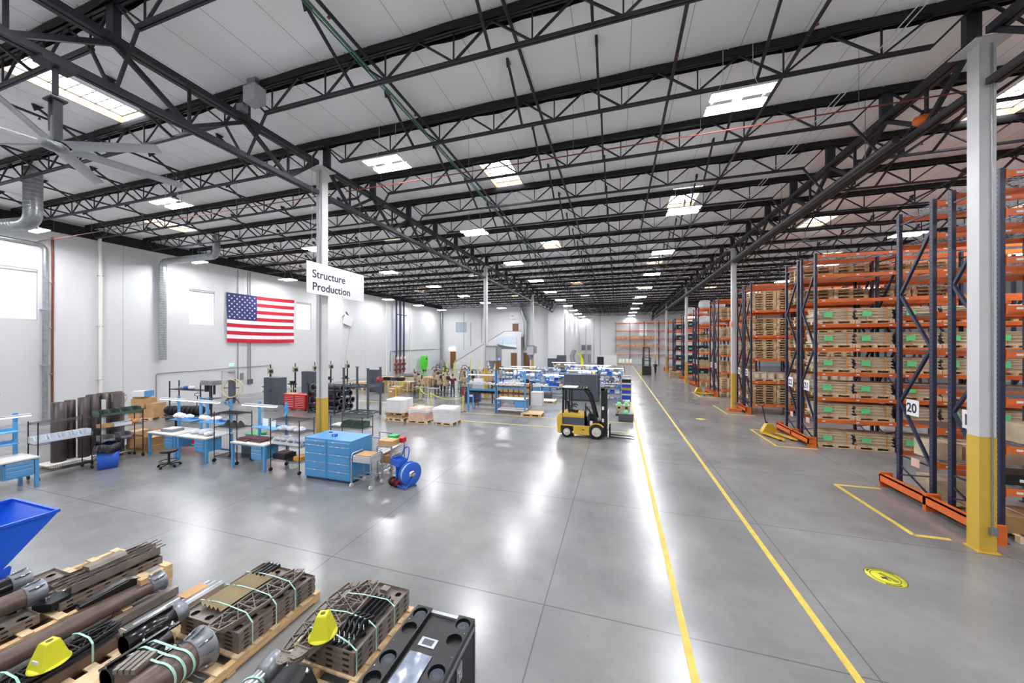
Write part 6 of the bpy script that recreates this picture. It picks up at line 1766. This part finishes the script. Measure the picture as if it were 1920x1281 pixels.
k1 = Kind(tray(.75, 1.12, .07, 3, 6, .045)); k2 = Kind(tray(1.1, 1.16, .052, 4, 6, .05)); k3 = Kind(tray(.62, 1.15, .06, 2, 6, .05))
NTH = ['bottom', 'second', 'third', 'fourth', 'top']
for k in range(4): k1((-3.37 + .008 * (k % 2), 3.9, .14 + k * .071), 0, 'brown perforated tray in the stack beside the black case, %s' % (NTH[k] if k < 3 else 'top one'), 'trays beside the black case')
for k in range(5): k2((-5.18 + .01 * (k % 2), 3.73, .14 + k * .053), 0, 'brown perforated tray in the stack with olive angles, %s' % NTH[k], 'trays under the olive angles')
for k in range(2):
    k3((-7.88, 3.33, .3 + k * .061), 0, 'brown perforated tray on the hopper-side pallet, far stack, %s' % ['lower', 'upper'][k], 'trays by the hopper')
    k3((-7.85, 2.0, .3 + k * .061), 0, 'brown perforated tray on the hopper-side pallet, near stack, %s' % ['lower', 'upper'][k], 'trays by the hopper')
    k3((-8.55, 2.6, .3 + k * .061), 0, 'brown perforated tray on the hopper-side pallet, beneath the flanged tubes, %s' % ['lower', 'upper'][k], 'trays by the hopper')
def lattice(w, l, mname, seed=0):
    """flat lattice arm: curved side rails, crossing bars, a drilled tongue at the near end"""
    t = thing('lattice_bracket', 'arm', 'bracket')
    m = MB(); hw = lambda y: w/2 * (1 - .45 * abs((y / (l/2))) ** 2)
    N = 12; h = .03
    ys = [-l/2 + l * k / N for k in range(N + 1)]
    for s in (-1, 1):
        for a, b in zip(ys, ys[1:]): m.bar((s*hw(a), a, 0), (s*hw(b), b, 0), .018, h)
        for a, b in zip(ys, ys[1:]): m.bar((s*hw(a) * .42, a, 0), (s*hw(b) * .42, b, 0), .01, h)
    for k in range(0, N, 2):
        a, b = ys[k], ys[k + 2]
        m.bar((-hw(a), a, 0), (hw(b), b, 0), .009, h); m.bar((hw(a), a, 0), (-hw(b), b, 0), .009, h)
        if k % 4 == 0: m.bar((-hw(a), a, 0), (hw(a), a, 0), .012, h)
    m.build('frame', mname, t)
    q = hw(-l/2)
    m = MB().prism([(-q, -l/2 + .02), (q, -l/2 + .02), (q * .8, -l/2 - .09), (q * .35, -l/2 - .15), (-q * .35, -l/2 - .15), (-q * .8, -l/2 - .09)], -.004, .004)
    m.m = 1
    for a, b in ((-.5, -.06), (.5, -.06), (-.25, -.12), (.25, -.12)): m.lathe([(.007, .0041), (.007, .0048), (0, .0049)], 8, (a * q, -l/2 + b, 0))
    m.build('tongue', [mname, 'black'], t)
    cb(0, l/2, -.006, q * .9, .1, .012).build('end_lug', mname, t)
    return t
kl = Kind(lattice(.37, 1.2, 'bronze_lt')); kld = Kind(lattice(.3, 1.15, 'black_plastic'))
for k in range(3): kl((-3.6 + .02 * k, 3.72 + .02 * k, .44 + k * .026), .04 - .03 * k, 'bronze lattice arm on the trays beside the black case, %s of its stack' % ['lowest', 'middle', 'topmost'][k], 'lattice arms beside the black case')
kl((-3.78, 3.7, .44), .09, 'bronze lattice arm lying at the far side of the stack beside the black case')
for k in range(3): kl((-4.93 + .02 * k, 3.68 - .02 * k, .425 + k * .026), .02 - .03 * k, 'bronze lattice arm on the trays with olive angles, %s of its stack' % ['lowest', 'middle', 'topmost'][k], 'lattice arms beside the olive angles')
for k in range(4): kld((-6.42 + .06 * (k % 2), 2.18 + .02 * k, .3 + k * .03), .03 * (k - 1), 'black lattice arm in the bundle under the left yellow cone, %s' % NTH[k], 'black lattice arms')
tag(cb(-6.45, 2.1, .16, .5, 1.5, .12).build('arm_cradle', 'bronze'), 'dark bronze tray under the black lattice arms', 'tray')
def channel(x, y0, y1, z, w, h, lab, mname='bronze_lt', rot=0):
    t = thing('lattice_channel', lab, 'bracket', (x, (y0 + y1)/2, z), rot, 'long channels by the hopper')
    L = y1 - y0
    MB().box(-w/2, w/2, -L/2, L/2, 0, .006).box(-w/2, -w/2 + .006, -L/2, L/2, 0, h).box(w/2 - .006, w/2, -L/2, L/2, 0, h).build('channel', mname, t)
    m = MB(); n = 7
    for k in range(n):
        a, b = -L/2 + L*k/n, -L/2 + L*(k+1)/n
        m.bar((-w*.4 if k % 2 else w*.4, a, h), (w*.4 if k % 2 else -w*.4, b, h), .01, .012)
    for s in (-1, 1): m.bar((s*w*.42, -L/2 - .05, h), (s*w*.42, L/2 + .08, h), .012, .012)
    m.build('lattice', 'bronze', t)
    MB().path([(-w*.42, -L/2 - .05, h), (-w*.3, -L/2 - .12, h), (w*.3, -L/2 - .12, h), (w*.42, -L/2 - .05, h)], .008, 5).build('end_loop', 'bronze_lt', t)
    return t
channel(-7.72, 2.9, 3.92, .43, .13, .12, 'brown lattice channel along the edge of the hopper-side trays')
channel(-7.98, 2.95, 4.0, .43, .12, .1, 'brown lattice channel second from the edge of the hopper-side trays', rot=.03)
channel(-8.2, 2.9, 3.95, .36, .14, .12, 'brown lattice channel behind the hopper-side trays', rot=-.03)
t = thing('cover_plate', 'brown bent cover plate on the hopper-side channels', 'plate', (-8.02, 3.4, .545), .05); MB().prism([(-.1, 0), (.1, 0), (.07, .05), (-.07, .05)], -.22, .22, 'y').build('sheet', 'bronze_lt', t)
# posts with cast flanges
def flange_post(x, y0, y1, z, r, lab, mname, end='far', fr=1.45):
    t = thing('lamp_post', lab, 'post', (x, 0, z))
    MB().tube((0, y0, 0), (0, y1, 0), r, 28).build('tube', mname, t)
    e = y1 if end == 'far' else y0; s = 1 if end == 'far' else -1
    m = MB().lathe([(r * 1.02, -.12 * s), (r * 1.08, -.12 * s), (r * 1.12, .0), (r * fr, .04 * s), (r * fr, .055 * s), (r * .6, .055 * s)], 30, (0, e, 0), 'y')
    for k in range(8):
        a = k * pi / 4
        m.bar((r * 1.1 * cos(a), e - s * .1, r * 1.1 * sin(a)), (r * fr * .95 * cos(a), e + s * .04, r * fr * .95 * sin(a)), .012, .03)
    m.build('cast_flange', 'cast', t)
    for k in range(4):
        a = pi/4 + k * pi/2
        MB().lathe([(.0, -.02), (.016, -.016), (.016, .016), (0, .02)], 8, (r * 1.25 * cos(a), e - .03 * s, r * 1.25 * sin(a)), 'y').build('bolt', 'chrome', t)
    return t
flange_post(-7.13, .9, 3.62, .25, .118, 'long bronze lamp post lying beside the hopper-side pallet, cast flange far end', 'bronze', fr=1.35)
for y in (1.4, 3.2): tag(cb(-7.13, y, 0, .3, .1, .15).build('timber_block', 'pallet_dark'), 'timber block under the long bronze lamp post, %s' % ('near' if y < 2 else 'far'), 'timber')
tag(cb(-7.1, 3.42, .35, .1, .09, .09).build('timber_block', 'pallet_dark'), 'small timber cube resting on the long bronze lamp post', 'timber')
t = thing('hinge_bracket', 'black tapered bracket leaning on the long bronze lamp post', 'bracket', (-7.24, 3.1, .36), -.15)
MB().prism([(-.3, 0), (.28, 0), (.3, .1), (.18, .14), (-.28, .06)], -.05, .05, 'x').build('body', 'black_gloss', t); MB().bar((.055, -.28, .05), (.055, .2, .12), .006, .012).build('edge_strip', 'alu', t)
flange_post(-7.95, 1.2, 2.68, .55, .128, 'bronze lamp post with cast flange on the near hopper-side trays', 'bronze', fr=1.35)
flange_post(-8.55, 1.2, 2.75, .55, .128, 'black lamp post with cast flange next to the blue hopper', 'black_gloss', fr=1.35)
tag(MB().box(-6.97, -6.87, 1.6, 3.75, .02, .14).build('steel_beam', 'bronze_lt'), 'plain grey-brown beam on the floor right of the long lamp post', 'beam')
t = thing('shaft_bracket', 'dark cast bracket between the flanged posts and the far trays', 'bracket', (-7.75, 2.78, .36), .5)
MB().prism([(-.12, -.16), (.1, -.16), (.16, .0), (.06, .16), (-.12, .1)], 0, .1).build('body', 'black', t); MB().tube((0, -.1, .1), (0, -.1, .16), .022, 8).build('bolt', 'chrome', t); MB().tube((.06, .05, .1), (.06, .05, .15), .018, 8).build('bolt', 'chrome', t)
def clamp_tube(x, y0, y1, z, r, lab, cast=True):
    """black split tube with side flanges and shiny bolts"""
    t = thing('clamp_tube', lab, 'bracket', (x, 0, z))
    m = MB().lathe([(r * .9, y0), (r, y0), (r, y1), (r * .9, y1), (r * .9, y0)], 26, axis='y')
    for s in (-1, 1): m.box(s * (r + .05) - .06, s * (r + .05) + .06, y0 + .04, y1 - .03, -.012, .012)
    m.box(-.02, .02, y0, y1, r - .01, r + .035)
    m.build('tube', 'black_gloss', t)
    for s in (-1, 1):
        for q in (.2, .8):
            y = y0 + (y1 - y0) * q
            MB().lathe([(.026, .012), (.026, .03), (.012, .032), (.012, .06), (0, .062)], 8, (s * (r + .06), y, 0)).build('bolt', 'chrome', t)
    if cast:
        m = MB().lathe([(r * .8, y1), (r * 1.05, y1), (r * 1.12, y1 + .12), (r * 1.02, y1 + .13), (r * .7, y1 + .02)], 24, axis='y')
        m.build('cast_collar', 'cast', t)
    return t
clamp_tube(-5.72, 2.58, 3.05, .44, .125, 'black clamp tube with cast collar left of the olive angle trays')
clamp_tube(-5.42, 2.3, 2.85, .38, .125, 'black clamp tube with bolts strapped beside the big flanged post', False)
tag(cb(-5.7, 2.6, .14, .3, .8, .17).build('timber_block', 'pallet_wood'), 'timber support under the collared black clamp tube', 'timber')
tag(cb(-5.4, 2.4, .14, .26, .8, .11).build('timber_block', 'pallet_wood'), 'timber support under the strapped black clamp tube', 'timber')
flange_post(-4.9, 2.2, 2.9, .36, .17, 'short fat bronze post with large cast flange, bound with mint straps', 'bronze', fr=1.42)
t = thing('chain_block', 'bronze toothed block at the near end of the fat bronze post', 'casting', (-5.15, 2.42, .3), .3)
cb(0, 0, 0, .24, .2, .22).build('body', 'bronze', t)
m = MB()
for k in range(4): m.box(-.12 + k*.065, -.075 + k*.065, -.12, .12, .22, .27)
m.box(-.13, .13, -.03, .03, .22, .25); m.build('teeth', 'bronze_lt', t)
t = thing('gear_bracket', 'black bolted gearbox bracket beside the pale tube in front of the tray stack', 'bracket', (-3.5, 2.86, .14), .15)
MB().prism([(-.22, 0), (.24, 0), (.3, .12), (.2, .3), (-.1, .3), (-.22, .16)], -.2, .16, 'y').tube((.0, -.3, .2), (.0, .14, .2), .14, 22).build('housing', 'black_plastic', t, bevel=.015)
for q in ((.2, .1, .3), (-.05, .1, .3), (.26, -.1, .2), (-.1, -.15, .32), (.15, -.15, .31)): MB().lathe([(.026, 0), (.026, .018), (.012, .02), (.012, .04), (0, .042)], 8, q).build('bolt', 'chrome', t)
t = thing('lamp_post', 'pale aluminium post end with cast collar bound by mint straps', 'post', (-3.9, 0, .28))
MB().tube((0, 1.9, 0), (0, 2.92, 0), .1, 26).build('tube', 'alu', t)
m = MB().lathe([(.1, 2.9), (.115, 2.9), (.165, 3.1), (.15, 3.12), (.08, 3.0)], 26, axis='y')
for k in range(6): m.bar((.11 * cos(k * pi/3), 2.92, .11 * sin(k * pi/3)), (.155 * cos(k * pi/3), 3.1, .155 * sin(k * pi/3)), .012, .02)
m.build('cast_collar', 'cast', t)
# angles, brackets
for k in range(5):
    m = MB(); m.prism([(-.045, 0), (0, .05), (.045, 0), (.038, 0), (0, .042), (-.038, 0)], -.4, .4, 'y')
    tag(m.build('steel_angle', 'olive_angle', None, (-5.6 + .085 * k, 3.72, .42), -.02), 'olive V-shaped angle lying on the tray stack, %s from its outer side' % ('first' if k == 0 else ORD[k]), 'angle', 'olive steel angles')
for k in range(4):
    t = thing('bolt_bracket', 'dark bar with bright bolt head at the far end of the olive angle trays, %s' % ['first', 'second', 'third', 'fourth'][k], 'bracket', (-5.55 + .07 * k, 4.2, .42), 0, 'dark bars with bolts')
    cb(0, -.06, 0, .04, .28, .05).build('bar', 'black', t); MB().lathe([(.02, .05), (.02, .07), (0, .075)], 8, (0, .05, 0)).build('bolt', 'chrome', t)
for k in range(4):
    t = thing('hinge_bracket', 'black hinge arm with shiny bolts beside the yellow cone, %s from the case side' % ('nearest' if k == 0 else ORD[k]), 'bracket', (-3.1 - .075 * k, 3.85, .425), -.03, 'black hinge arms')
    m = MB().box(-.028, .028, -.3, .34, 0, .012).box(-.028, -.02, -.3, .34, 0, .06).prism([(-.028, -.3), (.028, -.3), (.028, -.44), (.0, -.5), (-.02, -.46)], 0, .02)
    m.bar((.01, -.35, .04), (-.03, -.2, .1), .02, .04).bar((-.03, -.2, .1), (.02, -.05, .06), .02, .04)
    m.build('arm', 'black_plastic', t)
    b = MB()
    for q in (-.46, -.38, -.22, -.12, .3): b.lathe([(.014, .02), (.014, .04), (.006, .042), (.006, .09 if q < 0 else .05), (0, .092 if q < 0 else .052)], 8, (0, q, 0))
    b.build('bolts', 'chrome', t)
tag(cb(-3.3, 4.32, .425, .12, .1, .05).build('tab_plate', 'bronze_lt'), 'small bronze tab plate at the far corner of the case-side trays', 'plate')
# aluminium bundle with papers
t = thing('profile_bundle', 'bundle of grey aluminium profiles with a tan card, far left of the olive angles', 'profiles', (-6.22, 3.45, .14), 0)
for k in range(3):
    m = MB().prism([(-.16 + k*.1, 0), (-.07 + k*.1, 0), (-.07 + k*.1, .1), (-.1 + k*.1, .13), (-.13 + k*.1, .13), (-.16 + k*.1, .1)], -.5, .42 + .03 * k, 'y'); m.build('profile', 'alu', t)
cb(-.08, .18, .13, .2, .3, .006).build('card', 'cardboard', t)
tag(cb(-6.2, 3.4, 0, .4, .9, .14).build('timber_skid', 'pallet_dark'), 'dark timber skid under the aluminium profiles', 'timber')
t = thing('paper_sheaf', 'white paper sheaf draped over the aluminium profiles', 'paper', (-6.12, 3.1, .3), .2)
for k in range(3):
    m = MB(); m.grid(lambda u, v: ((u - .5) * .24 + .012 * k, (v - .5) * .34 - .01 * k, .01 - .006 * k - .1 * max(0, .45 - v) ** 1.3 * 3), 4, 10); m.build('sheet', 'paper', t)
t = thing('plastic_carton', 'pale grey carton between the black lattice arms and the strapped clamp tube', 'box', (-5.62, 1.98, .14), .2); cb(0, 0, 0, .42, .42, .2).build('body', 'light_grey', t)
# straps
def strap(pts, lab, w=.016, name='strapping_band'):
    m = MB()
    for a, b in zip(pts, pts[1:]): m.bar(a, b, w, .003, up=(0, .001, 1) if abs(a[2] - b[2]) < abs(a[0] - b[0]) else (1, 0, 0))
    tag(m.build(name, 'mint'), lab, 'strap', 'mint strapping bands')
for i, y in enumerate((3.42, 3.72, 4.05)):
    d = .05 * (i - 1)
    strap([(-3.76, y - .05, .15), (-3.76, y - .05, .44), (-3.7, y - .04, .53), (-3.45, y, .53), (-3.1, y + d, .5), (-2.985, y + d, .43), (-2.985, y + d, .13)], 'mint strap over the case-side tray stack, %s from the camera' % ['nearest', 'middle', 'farthest'][i])
for i, y in enumerate((3.35, 3.68, 3.98)):
    strap([(-5.745, y + .05, .15), (-5.745, y + .05, .42), (-5.4, y + .04, .475), (-5.1, y, .515), (-4.75, y - .02, .515), (-4.615, y - .03, .42), (-4.615, y - .03, .1)], 'mint strap over the olive angle tray stack, %s from the camera' % ['nearest', 'middle', 'farthest'][i])
def ring(x, y, z, r, lab, sx=1., dx=0):
    m = MB()
    n = 40
    for k in range(n):
        a, b = 2*pi*k/n, 2*pi*(k+1)/n
        p = (x + sx*r*cos(a) + (dx if cos(a) < 0 else 0), y + .05 * cos(a), z + r*sin(a)); q = (x + sx*r*cos(b) + (dx if cos(b) < 0 else 0), y + .05 * cos(b), z + r*sin(b))
        m.bar(p, q, .024, .004, up=(0, 0, 1) if abs(sin(a)) > .7 else (1, 0, 0))
    tag(m.build('strapping_band', 'mint'), lab, 'strap', 'mint strapping bands')
for k in range(3): ring(-4.9, 2.5 + .09 * k, .36, .178, 'mint strap around the fat bronze post, %s' % ['near one', 'middle one', 'far one'][k], 1.0, -.4)
for k in range(3): ring(-3.9, 2.6 + .1 * k, .28, .107, 'mint strap around the pale aluminium post, %s' % ['near one', 'middle one', 'far one'][k], 1.05)
for i, y in enumerate((1.98, 2.52)):
    strap([(-6.62, y, .17), (-6.62, y, .42), (-6.5, y, .455), (-6.28, y, .455), (-6.2, y, .4), (-6.2, y, .17)], 'mint strap over the black lattice arms, %s one' % ['near', 'far'][i], .02)
# yellow marker cones (pyramids with a round foot)
def marker(loc, rot, lab):
    t = thing('marker_cone', lab, 'cone', loc, rot)
    m = MB(); m.lathe([(.16, 0), (.162, .008), (.14, .016), (.05, .02)], 30)
    m.build('foot', 'cone_yellow', t)
    vs = []; n = 4
    m = MB(); m.T = Matrix.Rotation(.78, 4, 'Z'); m.lathe([(.17, .01), (.085, .25), (.075, .26), (.03, .26), (.028, .2), (0, .2)], 4, smooth=False); m.build('body', 'cone_yellow', t)
    MB().lathe([(.028, .26), (.028, .2615), (0, .2616)], 16).build('top_hole', 'bronze', t)
    return t
marker((-3.47, 3.35, .525), .4, 'yellow marker cone on the tray stack beside the black case')
m_ = marker((-6.25, 2.2, .43), .1, 'yellow marker cone with a printed label on the black lattice arms')
cb(.0, -.106, .08, .09, .01, .035).build('label_sheet', 'paper', m_)
# black equipment case
t = thing('equipment_case', 'large black flight case with perforated top rails at the near right of the pallets', 'case', (-1.935, 2.3, 0))
L = 1.33
MB().box(-.37, .37, 0, L, .1, .88).build('body', 'black_plastic', t)
for s in (-1, 1):
    r = MB(); r.T = Matrix.Translation((s * .275, L / 2, 0)) @ Matrix.Rotation(pi/2, 4, 'Z')
    r.plate(-L/2, L/2, -.1, .1, .906, .95, [(q, 0, .084) for q in (-.53, -.27, -.035, .335, .555)], 32)
    ro = r.build('top_rail', 'black', t)
    for q in (-.53, -.035, .555):
        MB().lathe([(.068, .906), (.068, .925), (.055, .925), (.055, .91), (.0, .91)], 22, (s * .275, L/2 + q, 0)).build('caster_cup', 'grey_cab', ro)
    b = MB()
    for q in (-.4, -.15, .15, .445): b.lathe([(.009, .95), (.009, .955), (0, .957)], 8, (s * .275 + .07 * s, L/2 + q, 0))
    b.build('screws', 'chrome', ro)
MB().box(-.37, .37, 0, L, .88, .905).build('lid_panel', 'black', t)
MB().box(-.175, .175, L - .04, L, .905, .93).build('end_strip', 'alu', t)
h = MB().box(-.095, .095, L - .45, L - .34, .905, .912); h.m = 1; h.box(-.06, .06, L - .43, L - .36, .9125, .9135); h.build('recessed_handle', ['alu', 'grey_cab'], t)
m = MB(); m.grid(lambda u, v: (-.13 + .26 * u, L - .98 + .45 * v, .914 + .004 * sin(u * 9 + v * 4) * sin(v * 7)), 16, 20); m.build('document_pouch', 'clear_plastic', t)
MB().box(.37, .378, 0, L, .86, .875).box(.37, .378, 0, L, .835, .845).box(.37, .38, L - .02, L, .1, .9).build('edge_trim', 'alu', t)
l = cb(.378, L - .42, .62, .012, .12, .18).build('latch', 'alu', t)
MB().path([(.39, L - .42 + .03 * cos(k*pi/6), .7 + .04 * sin(k*pi/6)) for k in range(12)], .006, 5, True).build('latch_ring', 'chrome', l)
for x in (-.3, .3):
    for y in (.12, L - .12): MB().tube((x - .02, y, .05), (x + .02, y, .05), .05, 14).build('caster', 'rubber', t)
# blue self dumping hopper
t = thing('dump_hopper', 'bright blue self-dumping hopper at the left edge', 'hopper', (-11.2, 0, 0))
Wd = 1.55; th = .012
prof = [(3.5, 1.1), (2.86, .36), (2.1, .36), (1.75, 1.1)]
for x in (0, Wd): MB().prism(prof, x - th/2, x + th/2, 'x').build('side_plate', 'hopper_blue', t)
m = MB()
for a, b in zip(prof, prof[1:]):
    dy, dz = b[0] - a[0], b[1] - a[1]; L_ = hypot(dy, dz); ny, nz = dz / L_ * th, -dy / L_ * th
    m.prism([a, b, (b[0] - ny, b[1] - nz), (a[0] - ny, a[1] - nz)], 0, Wd, 'x')
m.build('bucket_shell', 'hopper_blue', t)
m = MB()
for x in (0, Wd): m.bar((x, 1.75, 1.1), (x, 3.5, 1.1), .045, .045)
for y in (1.75, 3.5): m.bar((0, y, 1.1), (Wd, y, 1.1), .045, .045)
m.build('rim', 'hopper_blue', t)
m = MB()
for x in (.3, 1.25): m.box(x - .1, x + .1, 1.85, 2.95, .0, .12)
for x in (.12, 1.43): m.prism([(1.95, .12), (2.9, .12), (2.75, .36), (2.1, .36)], x - .04, x + .04, 'x')
m.box(.05, 1.5, 1.9, 2.0, .02, .12).box(.05, 1.5, 2.8, 2.92, .02, .12); m.prism([(2.7, .3), (2.98, .42), (2.95, .2), (2.75, .12)], Wd - .02, Wd + .06, 'x')
m.build('fork_base', 'deep_blue', t)
# ---------------------------------------------------------------- more of the busy middle of the hall
for i, (x, y, w, d, h, mm, lab) in enumerate([
    (-9.9, 22.6, .9, .7, .75, 'navy_pipe', 'dark blue cabinet left of the low black carton rack'),
    (-9.8, 23.4, .7, .5, 1.2, 'light_grey', 'pale grey cabinet behind the second left column'),
    (-5.2, 22.7, .8, .6, .9, 'white', 'white chest right of the low black carton rack'),
    (-17.3, 23.5, .6, .5, .55, 'cardboard', 'brown carton on the floor by the yellow chain posts'),
    (-17.6, 24.6, .9, .7, .6, 'cardboard', 'brown carton on the floor by the yellow legged table')]):
    t = thing('storage_box', lab, 'box', (x, y, 0)); cb(0, 0, 0, w, d, h).build('body', mm, t); cb(0, -d/2 - .005, h * .55, w * .4, .01, h * .2).build('label_sheet', 'paper', t)
station(-9.6, 27.2, 2.0, 'blue bench with tubs behind the second left column', 'the bench by the second column', 511, (1,), 2.15, 2, True)
for i, (x, y) in enumerate(((-8.3, 28.4), (-6.0, 28.6), (-3.2, 32.2), (-6.5, 36.2))):
    wire_shelf(1.5, .5, 1.85, [.3, .85, 1.4, 1.82], 'wire shelf of bagged parts between the mid hall benches, %s from the camera' % ORD[i], (x, y, 0), 0, caster=False, grp='wire shelves in mid hall')
    for li, z in enumerate((.315, .865, 1.415, 1.835)): clutter(x + .05, x + 1.45, y + .25, z, 4, '%s deck of the %s bagged parts shelf' % (['lowest', 'second', 'third', 'top'][li], ORD[i]), 600 + 10 * i + li, 'things on the bagged parts shelves')
for i, (x, y, c) in enumerate(((-6.9, 24.2, 'red'), (-8.9, 26.6, 'red'), (-2.9, 30.9, 'cardboard'), (-7.9, 31.4, 'white'))):
    t = thing('tool_cart', ['low red tool cart before the office chair bench', 'red tool cart behind the second left column', 'cardboard-topped cart behind the grey cabinets', 'white cart in the second row of benches'][i], 'cart', (x, y, 0))
    cb(0, 0, .12, .7, .45, .7).build('body', c, t); cb(0, 0, .82, .74, .49, .04).build('top', 'grey_cab', t)
    for k in range(3): cb(0, -.235, .2 + .2 * k, .62, .02, .16).build('drawer', c, t)
    for a in (-.3, .3):
        for b in (-.18, .18): caster(t, a, b, .06, 'rubber')
# ---------------------------------------------------------------- drop source things that were never placed
def remove(o):
    for c in list(o.children): remove(c)
    bpy.data.objects.remove(o)
for k in Kind.all:
    if not k.used: remove(k.src)
